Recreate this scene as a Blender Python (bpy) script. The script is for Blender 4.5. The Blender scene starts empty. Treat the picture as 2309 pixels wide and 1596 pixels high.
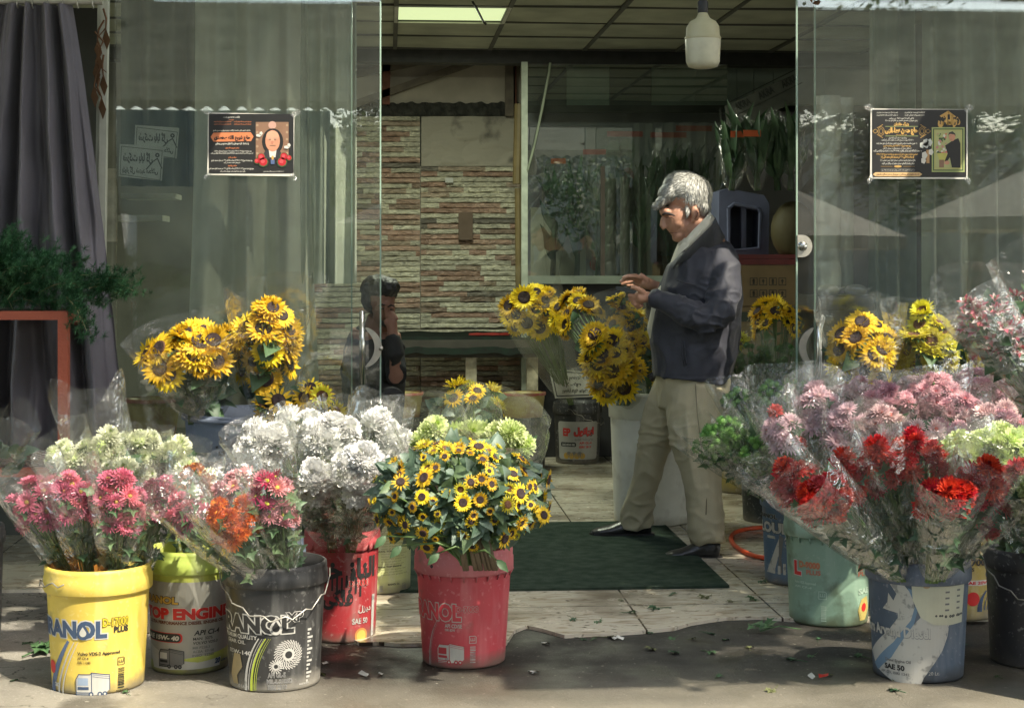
import bpy, math, random
from mathutils import Vector, Matrix, noise
sc = bpy.context.scene
col = sc.collection
PI = math.pi
rnd = random.Random(7)
YAW = math.radians(4.3); SA, CA = math.sin(YAW), math.cos(YAW)
F = 3700.0; HX = 1154.5; HY = 590.0; CH = 1.285
def W(x, y, Z):
    t = (x-HX)/F*Z
    return Vector((SA*Z+CA*t, CA*Z-SA*t, CH+(HY-y)/F*Z))
def ZY(x, Y): return Y/(CA-SA*(x-HX)/F)
def WY(x, y, Y): return W(x, y, ZY(x, Y))          # point of the wall plane at shop depth Y
def GP(x, y, z=0.0):
    Z = F*(CH-z)/(y-HY); return W(x, y, Z)
def V(*a): return Vector(a)

# ---------------------------------------------------------------- materials
MATS = {}
SCL = dict(grimy_plaster=2.6, beige_board=2.4, cement=2, ceiling_tile=2.6, ceiling_grid=1.3, board_light=2.6, board_dark=2, mauve_panel=2.6, cream_board=1.3, pale_mauve=2, brown_wood=1.8, grey_green_frame=2, rail_green=2, tile_adhesive=2.2, dark_partition=1.8, dim_green_cloth=2.2, sage_sheer=2.5, fern_deep=2., fern_fresh=1.8, fern_dark=2., purple_grey_tarp=1.75, sage_damask=3., sage_mid=3.2, silver_plastic=1.5, slate_blue_plastic=1.1, kraft=1.25, grey_carton=.9, green_felt=1.5, sign_white=1.8, pale_shelf=1.4, pale_post=1.5, brown_steel=1.8, green_carpet=1.3, front_beam=1.5, cream_canvas=.42, pale_render=.45, mustard=.45, dark_red_card=.9, chipped_cream=1.6, canopy_sheet=.75, photographer_shirt=1.1)
def nodes(m): return m.node_tree.nodes, m.node_tree.links
def mat(name, c, rough=.6, var=.25, scale=8., bump=0., bscale=None, metal=0., spec=.5, hue=0., coat=0., sub=0., trans=0., col2=None, thr=None, sheen=0.):
    if name in MATS: return MATS[name]
    q_ = SCL.get(name, 1); c = [max(.022, min(.85, v*q_)) for v in c]; col2 = [min(.85, v*q_) for v in col2] if col2 else None
    m = bpy.data.materials.new(name); m.use_nodes = True; N, L = nodes(m)
    b = N['Principled BSDF']; b.inputs['Roughness'].default_value = rough; b.inputs['Metallic'].default_value = metal
    b.inputs['Specular IOR Level'].default_value = spec
    if coat: b.inputs['Coat Weight'].default_value = coat
    if sheen: b.inputs['Sheen Weight'].default_value = sheen
    if sub: b.inputs['Subsurface Weight'].default_value = sub; b.inputs['Subsurface Radius'].default_value = (.02, .008, .004)
    tc = N.new('ShaderNodeTexCoord')
    nz = N.new('ShaderNodeTexNoise'); nz.inputs['Scale'].default_value = scale; nz.inputs['Detail'].default_value = 6
    L.new(tc.outputs['Object'], nz.inputs['Vector'])
    rp = N.new('ShaderNodeValToRGB')
    a = .5-.2 if thr is None else thr-.04; z = .5+.2 if thr is None else thr+.04
    rp.color_ramp.elements[0].position = a; rp.color_ramp.elements[1].position = z
    c2 = col2 if col2 else [min(1, v*(1+var)) for v in c]
    c1 = c if col2 else [v*(1-var) for v in c]
    rp.color_ramp.elements[0].color = (*c1, 1); rp.color_ramp.elements[1].color = (*c2, 1)
    L.new(nz.outputs['Fac'], rp.inputs['Fac'])
    out = rp.outputs['Color']
    if hue:
        oi = N.new('ShaderNodeObjectInfo'); hs = N.new('ShaderNodeHueSaturation'); mr = N.new('ShaderNodeMapRange')
        mr.inputs['To Min'].default_value = .5-hue; mr.inputs['To Max'].default_value = .5+hue
        L.new(oi.outputs['Random'], mr.inputs['Value']); L.new(mr.outputs['Result'], hs.inputs['Hue'])
        m2 = N.new('ShaderNodeMapRange'); m2.inputs['To Min'].default_value = .78; m2.inputs['To Max'].default_value = 1.15
        L.new(oi.outputs['Random'], m2.inputs['Value']); L.new(m2.outputs['Result'], hs.inputs['Value'])
        L.new(out, hs.inputs['Color']); out = hs.outputs['Color']
    L.new(out, b.inputs['Base Color'])
    if bump:
        bp = N.new('ShaderNodeBump'); bp.inputs['Strength'].default_value = bump; bp.inputs['Distance'].default_value = .01
        n2 = N.new('ShaderNodeTexNoise'); n2.inputs['Scale'].default_value = bscale or scale*3; n2.inputs['Detail'].default_value = 5
        L.new(tc.outputs['Object'], n2.inputs['Vector']); L.new(n2.outputs['Fac'], bp.inputs['Height']); L.new(bp.outputs['Normal'], b.inputs['Normal'])
    if trans:                                      # thin petals and leaves let some light through
        tr = N.new('ShaderNodeBsdfTranslucent'); L.new(out, tr.inputs['Color'])
        mx = N.new('ShaderNodeMixShader'); mx.inputs[0].default_value = trans
        L.new(b.outputs[0], mx.inputs[1]); L.new(tr.outputs[0], mx.inputs[2]); L.new(mx.outputs[0], N['Material Output'].inputs[0])
    MATS[name] = m; return m
def plastic(name, c, dirt=(.16,.14,.11), amt=.57, fade=(.75,.72,.68), rough=.42, wet=.0):
    """worn bucket plastic: scuffs paler, grime at the foot and in streaks"""
    if name in MATS: return MATS[name]
    g_ = .3*c[0]+.6*c[1]+.1*c[2]; c = tuple(.82*v+.18*(g_*.8+.03) for v in c)
    m = bpy.data.materials.new(name); m.use_nodes = True; N, L = nodes(m); b = N['Principled BSDF']
    tc = N.new('ShaderNodeTexCoord')
    def nz(scale, vec=None, det=6):
        n = N.new('ShaderNodeTexNoise'); n.inputs['Scale'].default_value = scale; n.inputs['Detail'].default_value = det
        L.new(vec or tc.outputs['Object'], n.inputs['Vector']); return n.outputs['Fac']
    def ramp(fac, a, z):
        r = N.new('ShaderNodeMapRange'); r.inputs['From Min'].default_value = a; r.inputs['From Max'].default_value = z; r.clamp = True
        L.new(fac, r.inputs['Value']); return r.outputs['Result']
    def mix(f, a, bb, fm=1.):
        x = N.new('ShaderNodeMix'); x.data_type = 'RGBA'
        mu = N.new('ShaderNodeMath'); mu.operation = 'MULTIPLY'; mu.inputs[1].default_value = fm; L.new(f, mu.inputs[0]); L.new(mu.outputs[0], x.inputs[0])
        for s, v in ((6, a), (7, bb)):
            if isinstance(v, tuple): x.inputs[s].default_value = (*v, 1)
            else: L.new(v, x.inputs[s])
        return x.outputs[2]
    mp = N.new('ShaderNodeMapping'); mp.inputs['Scale'].default_value = (1, 1, .12); L.new(tc.outputs['Object'], mp.inputs['Vector'])
    base = mix(ramp(nz(5), .35, .7), tuple(v*.86 for v in c), tuple(min(1, v*1.12) for v in c))
    base = mix(ramp(nz(60, det=9), .60, .68), base, fade, .22)
    base = mix(ramp(nz(22, mp.outputs['Vector']), .54, .72), base, fade, .2)
    base = mix(ramp(nz(11, det=9), amt, amt+.14), base, dirt, .6)
    sx = N.new('ShaderNodeSeparateXYZ'); L.new(tc.outputs['Object'], sx.inputs[0])
    ad = N.new('ShaderNodeMath'); ad.operation = 'MULTIPLY_ADD'; ad.inputs[1].default_value = -.07; L.new(nz(14), ad.inputs[0]); L.new(sx.outputs['Z'], ad.inputs[2])
    r = N.new('ShaderNodeMapRange'); r.inputs['From Min'].default_value = .012; r.inputs['From Max'].default_value = -.028; L.new(ad.outputs[0], r.inputs['Value'])
    base = mix(r.outputs['Result'], base, dirt, .85)
    L.new(base, b.inputs['Base Color'])
    rr = N.new('ShaderNodeMapRange'); rr.inputs['To Min'].default_value = rough-.1; rr.inputs['To Max'].default_value = rough+.25; L.new(nz(16), rr.inputs['Value']); L.new(rr.outputs['Result'], b.inputs['Roughness'])
    bp = N.new('ShaderNodeBump'); bp.inputs['Strength'].default_value = .25; bp.inputs['Distance'].default_value = .004
    L.new(nz(28), bp.inputs['Height']); L.new(bp.outputs['Normal'], b.inputs['Normal'])
    MATS[name] = m; return m
def film(name, tint=(.96,.97,.95), lo=.05, hi=.5, rough=.1, milk=.3, milkc=(.8,.82,.8), bscale=22, bump=.6, fres=1.45, fm=1.0, mscale=3.0, mvar=.7):
    """thin clear sheet: transparent, with a mirror part that grows at grazing angles and a little milky dust"""
    if name in MATS: return MATS[name]
    m = bpy.data.materials.new(name); m.use_nodes = True; N, L = nodes(m); N.remove(N['Principled BSDF'])
    tr = N.new('ShaderNodeBsdfTransparent'); tr.inputs[0].default_value = (*tint, 1)
    gl = N.new('ShaderNodeBsdfGlossy'); gl.inputs['Roughness'].default_value = rough; gl.inputs[0].default_value = (1, 1, 1, 1)
    df = N.new('ShaderNodeBsdfDiffuse'); df.inputs[0].default_value = (*milkc, 1)
    tl = N.new('ShaderNodeBsdfTranslucent'); tl.inputs[0].default_value = (*milkc, 1)
    tc = N.new('ShaderNodeTexCoord')
    if bump:
        nz = N.new('ShaderNodeTexNoise'); nz.inputs['Scale'].default_value = bscale; nz.inputs['Detail'].default_value = 4; nz.inputs['Distortion'].default_value = 1.2
        L.new(tc.outputs['Object'], nz.inputs['Vector'])
        bp = N.new('ShaderNodeBump'); bp.inputs['Strength'].default_value = bump; bp.inputs['Distance'].default_value = .03
        L.new(nz.outputs['Fac'], bp.inputs['Height']); L.new(bp.outputs['Normal'], gl.inputs['Normal'])
    fr = N.new('ShaderNodeFresnel'); fr.inputs['IOR'].default_value = fres
    ma = N.new('ShaderNodeMath'); ma.operation = 'MULTIPLY_ADD'; ma.inputs[1].default_value = fm; ma.inputs[2].default_value = lo; L.new(fr.outputs[0], ma.inputs[0])
    mi = N.new('ShaderNodeMath'); mi.operation = 'MINIMUM'; mi.inputs[1].default_value = hi; L.new(ma.outputs[0], mi.inputs[0])
    md = N.new('ShaderNodeMixShader'); md.inputs[0].default_value = .5; L.new(df.outputs[0], md.inputs[1]); L.new(tl.outputs[0], md.inputs[2])
    n2 = N.new('ShaderNodeTexNoise'); n2.inputs['Scale'].default_value = mscale; n2.inputs['Detail'].default_value = 7; L.new(tc.outputs['Object'], n2.inputs['Vector'])
    mr = N.new('ShaderNodeMapRange'); mr.inputs['From Min'].default_value = .35; mr.inputs['From Max'].default_value = .7; mr.inputs['To Min'].default_value = milk*(1-mvar); mr.inputs['To Max'].default_value = milk*(1+mvar)
    L.new(n2.outputs['Fac'], mr.inputs['Value'])
    m1 = N.new('ShaderNodeMixShader'); L.new(mr.outputs['Result'], m1.inputs[0]); L.new(tr.outputs[0], m1.inputs[1]); L.new(md.outputs[0], m1.inputs[2])
    m2 = N.new('ShaderNodeMixShader'); L.new(mi.outputs[0], m2.inputs[0]); L.new(m1.outputs[0], m2.inputs[1]); L.new(gl.outputs[0], m2.inputs[2])
    L.new(m2.outputs[0], N['Material Output'].inputs[0]); MATS[name] = m; return m
def glow(name, c, s):
    m = bpy.data.materials.new(name); m.use_nodes = True; b = m.node_tree.nodes['Principled BSDF']
    b.inputs['Base Color'].default_value = (*c, 1); b.inputs['Emission Color'].default_value = (*c, 1); b.inputs['Emission Strength'].default_value = s; MATS[name] = m; return m
def flat(name, c, rough=.55): return mat(name, c, rough, .06, 30)

# ---------------------------------------------------------------- objects
def tag(o, label=None, cat=None, group=None, kind=None):
    if label: o['label'] = label
    if cat: o['category'] = cat
    if group: o['group'] = group
    if kind: o['kind'] = kind
    return o
def empty(name, loc, label, cat, group=None, rz=0.):
    o = bpy.data.objects.new(name, None); col.objects.link(o); o.location = loc; o.rotation_euler = (0, 0, rz); o.empty_display_size = .05
    return tag(o, label, cat, group)
def place(name, me, parent=None, mw=None):
    o = bpy.data.objects.new(name, me); col.objects.link(o)
    if parent: o.parent = parent
    if mw is not None: o.matrix_local = mw
    return o
def frame(t, side):
    t = t.normalized(); s = side-t*side.dot(t)
    if s.length < 1e-4: s = V(1, 0, 0)-t*t.x
    s.normalize(); return t.cross(s).normalized()*-1, s
class MB:
    def __init__(s): s.v = []; s.f = []; s.m = []; s.c = []
    def add(s, vs, fs, m=0):
        b = len(s.v); s.v += [tuple(p) for p in vs]; s.f += [tuple(b+i for i in f) for f in fs]; s.m += [m]*len(fs)
    def box(s, lo, hi, m=0, M=None):
        vs = [V(x, y, z) for x in (lo[0], hi[0]) for y in (lo[1], hi[1]) for z in (lo[2], hi[2])]
        if M is not None: vs = [M@p for p in vs]
        s.add(vs, [(0,1,3,2),(4,6,7,5),(0,4,5,1),(2,3,7,6),(0,2,6,4),(1,5,7,3)], m)
    def bar(s, a, b, w, h, m=0, side=V(0,1,0)):
        u, q = frame(b-a, side); u = u*w/2; q = q*h/2
        vs = [p+i*u+j*q for p in (a, b) for i, j in ((-1,-1),(1,-1),(1,1),(-1,1))]
        s.add(vs, [(0,1,2,3),(7,6,5,4),(0,4,5,1),(1,5,6,2),(2,6,7,3),(3,7,4,0)], m)
    def tube(s, pts, rad, n=6, m=0, side=V(0,1,0), cap=True):
        k = len(pts); vs = []
        for i, p in enumerate(pts):
            t = pts[min(i+1, k-1)]-pts[max(i-1, 0)]; u, q = frame(t, side)
            r = rad[i] if isinstance(rad, (list, tuple)) else rad
            a, b = r if isinstance(r, (list, tuple)) else (r, r)
            vs += [p+u*a*math.cos(2*PI*j/n)+q*b*math.sin(2*PI*j/n) for j in range(n)]
        fs = [(i*n+j, i*n+(j+1) % n, (i+1)*n+(j+1) % n, (i+1)*n+j) for i in range(k-1) for j in range(n)]
        if cap: fs += [tuple(range(n-1, -1, -1)), tuple((k-1)*n+j for j in range(n))]
        s.add(vs, fs, m)
    def lathe(s, prof, n=48, m=0, M=None, jit=None):
        vs = []
        for i, (r, z) in enumerate(prof):
            for j in range(n):
                a = 2*PI*j/n; dr, dz = jit(i, a) if jit else (0, 0)
                p = V((r+dr)*math.cos(a), (r+dr)*math.sin(a), z+dz); vs.append(M@p if M is not None else p)
        s.add(vs, [(i*n+j, i*n+(j+1) % n, (i+1)*n+(j+1) % n, (i+1)*n+j) for i in range(len(prof)-1) for j in range(n)], m)
    def ell(s, c, r, m=0, M=None, nu=14, nv=9):
        vs = []
        for i in range(1, nv):
            e = PI*i/nv
            for j in range(nu):
                a = 2*PI*j/nu; vs.append(V(r[0]*math.sin(e)*math.cos(a), r[1]*math.sin(e)*math.sin(a), r[2]*math.cos(e)))
        vs += [V(0, 0, r[2]), V(0, 0, -r[2])]; vs = [c+(M@p if M is not None else p) for p in vs]
        t = len(vs)-2
        fs = [(i*nu+j, (i+1)*nu+j, (i+1)*nu+(j+1) % nu, i*nu+(j+1) % nu) for i in range(nv-2) for j in range(nu)]
        fs += [(t, j, (j+1) % nu) for j in range(nu)]+[(t+1, (nv-2)*nu+(j+1) % nu, (nv-2)*nu+j) for j in range(nu)]
        s.add(vs, fs, m)
    def prism(s, pts, d, m=0):
        n = len(pts); s.add(list(pts)+[p+d for p in pts], [tuple(range(n)), tuple(range(2*n-1, n-1, -1))]+[(i, i+n, (i+1) % n+n, (i+1) % n) for i in range(n)], m)
    def grid(s, fn, nu, nv, m=0):
        vs = [fn(i/nu, j/nv) for j in range(nv+1) for i in range(nu+1)]
        s.add(vs, [(j*(nu+1)+i, j*(nu+1)+i+1, (j+1)*(nu+1)+i+1, (j+1)*(nu+1)+i) for j in range(nv) for i in range(nu)], m)
    def mesh(s, name, mats, smooth=True, origin=None):
        me = bpy.data.meshes.new(name); v = s.v
        if origin is not None: v = [(p[0]-origin[0], p[1]-origin[1], p[2]-origin[2]) for p in v]
        me.from_pydata(v, [], s.f)
        for q in (mats if isinstance(mats, (list, tuple)) else [mats]): me.materials.append(q)
        me.polygons.foreach_set('material_index', s.m); me.polygons.foreach_set('use_smooth', [smooth]*len(s.f)); me.update(); return me
    def build(s, name, mats, parent=None, smooth=True, origin=None):
        return place(name, s.mesh(name, mats, smooth, origin), parent)
def thing(name, mb, mats, label, cat, group=None, smooth=False, origin=None):
    """a thing made of one mesh, its origin at its own base"""
    if origin is None:
        xs = [p[0] for p in mb.v]; ys = [p[1] for p in mb.v]; zs = [p[2] for p in mb.v]
        origin = V((min(xs)+max(xs))/2, (min(ys)+max(ys))/2, min(zs))
    o = mb.build(name, mats, None, smooth, origin); o.location = origin; return tag(o, label, cat, group)
def struct(name, mb, mats, smooth=False):
    o = mb.build(name, mats, None, smooth); o['kind'] = 'structure'; return o
def part(name, mb, mats, parent, smooth=True):
    """part given in world coordinates under an unrotated parent"""
    o = mb.build(name, mats, parent, smooth, parent.location if parent.parent is None else None); return o
def sub(name, mb, mats, p, smooth=True):
    o = mb.build(name, mats, p, smooth, p.parent.location if p.parent else p.location); return o

# ---------------------------------------------------------------- lettering
AR = {}
for ch, b, n in [('ا',0xFE8D,2),('آ',0xFE81,2),('ب',0xFE8F,4),('پ',0xFB56,4),('ت',0xFE95,4),('ث',0xFE99,4),('ج',0xFE9D,4),('چ',0xFB7A,4),('ح',0xFEA1,4),('خ',0xFEA5,4),('د',0xFEA9,2),('ذ',0xFEAB,2),('ر',0xFEAD,2),('ز',0xFEAF,2),('س',0xFEB1,4),('ش',0xFEB5,4),('ص',0xFEB9,4),('ض',0xFEBD,4),('ط',0xFEC1,4),('ظ',0xFEC5,4),('ع',0xFEC9,4),('غ',0xFECD,4),('ف',0xFED1,4),('ق',0xFED5,4),('ک',0xFB8E,4),('گ',0xFB92,4),('ل',0xFEDD,4),('م',0xFEE1,4),('ن',0xFEE5,4),('و',0xFEED,2),('ه',0xFEE9,4),('ی',0xFBFC,4),('ء',0xFE80,1),('\u0001',0xFEFB,2)]:
    AR[ch] = [chr(b+i) for i in range(n)]
def fa(s):
    s = s.replace('لا', '\u0001'); out = []
    for i, c in enumerate(s):
        if c not in AR: out.append(c); continue
        f = AR[c]; pv = i > 0 and s[i-1] in AR and len(AR[s[i-1]]) == 4
        nx = i < len(s)-1 and s[i+1] in AR and len(AR[s[i+1]]) > 1 and len(f) == 4
        out.append(f[min(3 if pv and nx else 1 if pv else 2 if nx else 0, len(f)-1)] if len(f) > 1 else f[0])
    return ''.join(reversed(out))
_tc = {}
def text_geo(body, off=0.):
    k = (body, off)
    if k not in _tc:
        c = bpy.data.curves.new('lettering', 'FONT'); c.body = body; c.size = 1; c.offset = off; c.resolution_u = 3
        o = bpy.data.objects.new('lettering', c); col.objects.link(o)
        bpy.context.view_layer.update(); dg = bpy.context.evaluated_depsgraph_get(); e = o.evaluated_get(dg); me = e.to_mesh()
        vs = [(p.co.x, p.co.y) for p in me.vertices]; fs = [tuple(p.vertices) for p in me.polygons]; e.to_mesh_clear()
        bpy.data.objects.remove(o); bpy.data.curves.remove(c)
        if not vs: vs = [(0, 0)]; fs = []
        x0 = min(v[0] for v in vs); x1 = max(v[0] for v in vs)
        _tc[k] = (vs, fs, x0, x1)
    return _tc[k]
class Print:
    """flat printed shapes in (u, v) with a layer number, laid on a surface by a mapping"""
    def __init__(s): s.it = []; s.mats = []
    def mi(s, m):
        if m not in s.mats: s.mats.append(m)
        return s.mats.index(m)
    def poly(s, pts, m, layer=1): s.it.append(([tuple(p) for p in pts], [tuple(range(len(pts)))], s.mi(m), layer))
    def rect(s, u0, v0, u1, v1, m, layer=1): s.poly([(u0, v0), (u1, v0), (u1, v1), (u0, v1)], m, layer)
    def disc(s, u, v, r, m, layer=1, n=20, ry=None): s.poly([(u+r*math.cos(2*PI*i/n), v+(ry or r)*math.sin(2*PI*i/n)) for i in range(n)], m, layer)
    def rrect(s, u0, v0, u1, v1, r, m, layer=1):
        pts = []
        for cx, cy, a0 in ((u1-r, v0+r, -90), (u1-r, v1-r, 0), (u0+r, v1-r, 90), (u0+r, v0+r, 180)):
            pts += [(cx+r*math.cos(math.radians(a0+a)), cy+r*math.sin(math.radians(a0+a))) for a in (0, 30, 60, 90)]
        s.poly(pts, m, layer)
    def line(s, pts, w, m, layer=1):
        for (x0, y0), (x1, y1) in zip(pts, pts[1:]):
            d = math.hypot(x1-x0, y1-y0) or 1e-6; nx, ny = -(y1-y0)/d*w/2, (x1-x0)/d*w/2; ex, ey = (x1-x0)/d*w*.3, (y1-y0)/d*w*.3
            s.poly([(x0-ex-nx, y0-ey-ny), (x1+ex-nx, y1+ey-ny), (x1+ex+nx, y1+ey+ny), (x0-ex+nx, y0-ey+ny)], m, layer)
    def text(s, body, u, v, h, m, layer=2, bold=0., width=None, align='l', outline=None, ow=.05, slant=0., mirror=False, turn=False):
        """h is the height of a capital letter"""
        def one(off, mm, ly):
            vs, fs, x0, x1 = text_geo(body, off); sc_ = h/.72; sx = sc_
            vs0, _, a0, a1 = text_geo(body, bold)
            if width: sx = width/max(1e-6, a1-a0)
            w = (a1-a0)*sx; st = u if align == 'l' else u-w/2 if align == 'c' else u-w
            o = []
            for x, y in vs:
                X = (x-a0)*sx+slant*y*sc_; Y = y*sc_
                if mirror: X = w-X
                if turn: X = w-X; Y = h-Y
                o.append((st+X, v+Y))
            s.it.append((o, [tuple(reversed(f)) for f in fs] if mirror else fs, s.mi(mm), ly))
        if outline: one(bold+ow, outline, layer)
        one(bold, m, layer+(1 if outline else 0))
    def build(s, name, parent, fn, cut=0., world=False):
        import bmesh
        bm = bmesh.new()
        for vs, fs, m, ly in s.it:
            if not fs: continue
            b2 = bmesh.new(); vv = [b2.verts.new((x, y, ly)) for x, y in vs]
            for f in fs:
                try: q = b2.faces.new([vv[i] for i in f]); q.material_index = m
                except ValueError: pass
            if cut:
                x0 = min(x for x, y in vs); x1 = max(x for x, y in vs)
                k = math.floor(x0/cut)+1
                while k*cut < x1:
                    bmesh.ops.bisect_plane(b2, geom=b2.verts[:]+b2.edges[:]+b2.faces[:], plane_co=(k*cut, 0, 0), plane_no=(1, 0, 0)); k += 1
            t = bpy.data.meshes.new('t'); b2.to_mesh(t); b2.free(); bm.from_mesh(t); bpy.data.meshes.remove(t)
        for v in bm.verts: v.co = fn(v.co.x, v.co.y, v.co.z)
        me = bpy.data.meshes.new(name); bm.to_mesh(me); bm.free()
        for q in s.mats: me.materials.append(q)
        return place(name, me, parent)
EXPO = 1.98
# spots of sun on things: photo column, photo row, distance, radius in metres
LIT = [(740,1010,5.45,.6),(620,990,5.6,.3),(1355,790,7.7,.12),(850,1040,5.35,.26),(600,1010,5.6,.2),(170,1120,4.92,.26),(275,1150,4.9,.16),(90,1120,4.95,.12),(520,1150,4.86,.20),(620,1130,4.86,.17),(430,1150,4.9,.10),
 (1040,1080,4.92,.22),(1070,1000,5.65,.26),(1150,1010,5.6,.18),(1190,1130,4.9,.08),(1105,1420,4.86,.13,.8),(1085,1475,4.86,.12),(210,1310,4.88,.07,2.2),(310,1300,4.88,.05),(890,1395,5.95,.07),(880,1260,6.3,.10),
 (1650,585,7.2,.09),(1662,640,7.16,.10),(1650,700,7.14,.08),(560,560,7.12,.34),(470,760,7.12,.22),(640,700,7.12,.2),(2150,560,7.15,.2),(1870,520,7.05,.2),(1875,330,7.05,.14),(2240,480,7.15,.16),(1560,400,7.3,.05),(1608,440,7.3,.04),(1640,780,7.2,.04),
 (1850,1060,4.85,.05),(2065,1010,4.95,.17),(1970,1040,4.95,.07),(2215,1070,4.85,.09),(2140,1100,4.74,.12),(2240,1010,5.28,.26),(2230,930,5.9,.22),(2080,920,6.0,.16),(1960,960,5.9,.12),(2290,1100,4.95,.12),(1790,930,5.95,.10),(1850,880,6.0,.07),(2080,770,6.45,.20),(1945,790,6.45,.12),(2220,720,4.45,.16),(2050,1310,4.9,.05,2.),
 (430,770,6.05,.2),(600,760,6.1,.18),(640,1400,4.86,.07),(700,1350,4.9,.07),(240,1010,5.6,.2),(330,1010,5.65,.16),(1640,960,6.15,.07)]
LAMP = 14
# ================================================================ camera, sun, sky
cam = bpy.data.cameras.new('camera'); co = bpy.data.objects.new('camera', cam); col.objects.link(co); sc.camera = co
cam.sensor_width = 36; cam.lens = F/2309*36; cam.shift_y = -(798-HY)/2309; cam.clip_start = .05; cam.clip_end = 1200
co.location = (0, 0, CH); co.rotation_euler = (PI/2, 0, -YAW)
SUN = V(-.50, .58, -1.02).normalized()
L_ = bpy.data.lights.new('sun', 'SUN'); L_.energy = 2.2; L_.angle = math.radians(.6); L_.color = (1, .91, .74)
lo = bpy.data.objects.new('sun', L_); col.objects.link(lo); lo.rotation_euler = SUN.to_track_quat('-Z', 'Y').to_euler(); lo.location = (4, -6, 9)
w = bpy.data.worlds.new('World'); sc.world = w; w.use_nodes = True; N, L = nodes(w) if False else (w.node_tree.nodes, w.node_tree.links)
sk = N.new('ShaderNodeTexSky'); sk.sky_type = 'NISHITA'; sk.sun_disc = False
sk.sun_elevation = math.asin(-SUN.z); sk.sun_rotation = math.atan2(-SUN.x, -SUN.y); sk.dust_density = 2.5; sk.air_density = 1.2
L.new(sk.outputs[0], N['Background'].inputs[0]); N['Background'].inputs[1].default_value = .15
sc.view_settings.view_transform = 'Standard'; sc.view_settings.look = 'None'; sc.view_settings.exposure = EXPO
sc.cycles.use_denoising = True
try: sc.cycles.denoiser = 'OPENIMAGEDENOISE'; sc.cycles.denoising_input_passes = 'RGB_ALBEDO_NORMAL'
except Exception: pass
sc.cycles.max_bounces = 7; sc.cycles.diffuse_bounces = 4; sc.cycles.glossy_bounces = 4; sc.cycles.transmission_bounces = 6; sc.cycles.transparent_max_bounces = 28
sc.cycles.sample_clamp_indirect = 6; sc.cycles.caustics_reflective = False; sc.cycles.caustics_refractive = False

# ================================================================ ground
def ground_mat():
    m = bpy.data.materials.new('asphalt_and_concrete'); m.use_nodes = True; N, L = nodes(m); b = N['Principled BSDF']
    tc = N.new('ShaderNodeTexCoord')
    def nz(s, d=6):
        n = N.new('ShaderNodeTexNoise'); n.inputs['Scale'].default_value = s; n.inputs['Detail'].default_value = d; L.new(tc.outputs['Object'], n.inputs['Vector']); return n.outputs['Fac']
    def mr(v, a, z, lo=0, hi=1):
        r = N.new('ShaderNodeMapRange'); r.inputs['From Min'].default_value = a; r.inputs['From Max'].default_value = z; r.inputs['To Min'].default_value = lo; r.inputs['To Max'].default_value = hi; L.new(v, r.inputs['Value']); return r.outputs['Result']
    def mx(f, a, c):
        x = N.new('ShaderNodeMix'); x.data_type = 'RGBA'; L.new(f, x.inputs[0])
        for s, v in ((6, a), (7, c)):
            if isinstance(v, tuple): x.inputs[s].default_value = (*v, 1)
            else: L.new(v, x.inputs[s])
        return x.outputs[2]
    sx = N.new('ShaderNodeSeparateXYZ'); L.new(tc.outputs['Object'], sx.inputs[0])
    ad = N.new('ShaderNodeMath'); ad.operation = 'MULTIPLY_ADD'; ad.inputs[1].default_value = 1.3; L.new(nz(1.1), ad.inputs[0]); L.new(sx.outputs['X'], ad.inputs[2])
    wet = mr(ad.outputs[0], -.1, .35)                      # dry worn concrete on the left, damp asphalt on the right, shade painted into it
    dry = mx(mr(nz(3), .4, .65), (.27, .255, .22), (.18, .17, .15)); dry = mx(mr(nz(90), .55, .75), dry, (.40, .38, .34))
    dmp_shade = mx(mr(nz(2.3), .38, .66), (.020, .018, .015), (.036, .032, .026)); dmp_shade = mx(mr(nz(70), .6, .72), dmp_shade, (.10, .09, .078))
    c = mx(wet, dry, dmp_shade); c = mx(mr(nz(14, 9), .62, .72), c, (.035, .03, .025)); c = mx(mr(nz(1.7, 9), .60, .66), c, (.05, .045, .038)); c = mx(mr(nz(45, 3), .68, .72), c, (.30, .28, .23))
    vo = N.new('ShaderNodeTexVoronoi'); vo.feature = 'DISTANCE_TO_EDGE'; vo.inputs['Scale'].default_value = .9; wp_ = N.new('ShaderNodeVectorMath'); wp_.operation = 'ADD'; n3 = N.new('ShaderNodeTexNoise'); n3.inputs['Scale'].default_value = 3.5; n3.inputs['Detail'].default_value = 6; L.new(tc.outputs['Object'], n3.inputs['Vector']); L.new(n3.outputs['Color'], wp_.inputs[0]); L.new(tc.outputs['Object'], wp_.inputs[1]); L.new(wp_.outputs[0], vo.inputs['Vector']); c = mx(mr(vo.outputs['Distance'], .006, .001), c, (.02, .018, .015))
    # pale market road, brightened in colour where the sunlit strip lies
    fr = mr(sx.outputs['Y'], 5.2, 4.3); c = mx(fr, c, mx(mr(nz(4), .4, .65), (.29, .265, .205), (.19, .175, .135)))
    L.new(c, b.inputs['Base Color'])
    L.new(mr(nz(5), .35, .65, .38, .9), b.inputs['Roughness'])
    bp = N.new('ShaderNodeBump'); bp.inputs['Strength'].default_value = .5; bp.inputs['Distance'].default_value = .006; L.new(nz(160, 4), bp.inputs['Height']); L.new(bp.outputs['Normal'], b.inputs['Normal'])
    return m
g = MB(); g.grid(lambda u, v: V(-250+500*u, -250+500*v, 0), 20, 20); struct('ground', g, ground_mat())
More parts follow.
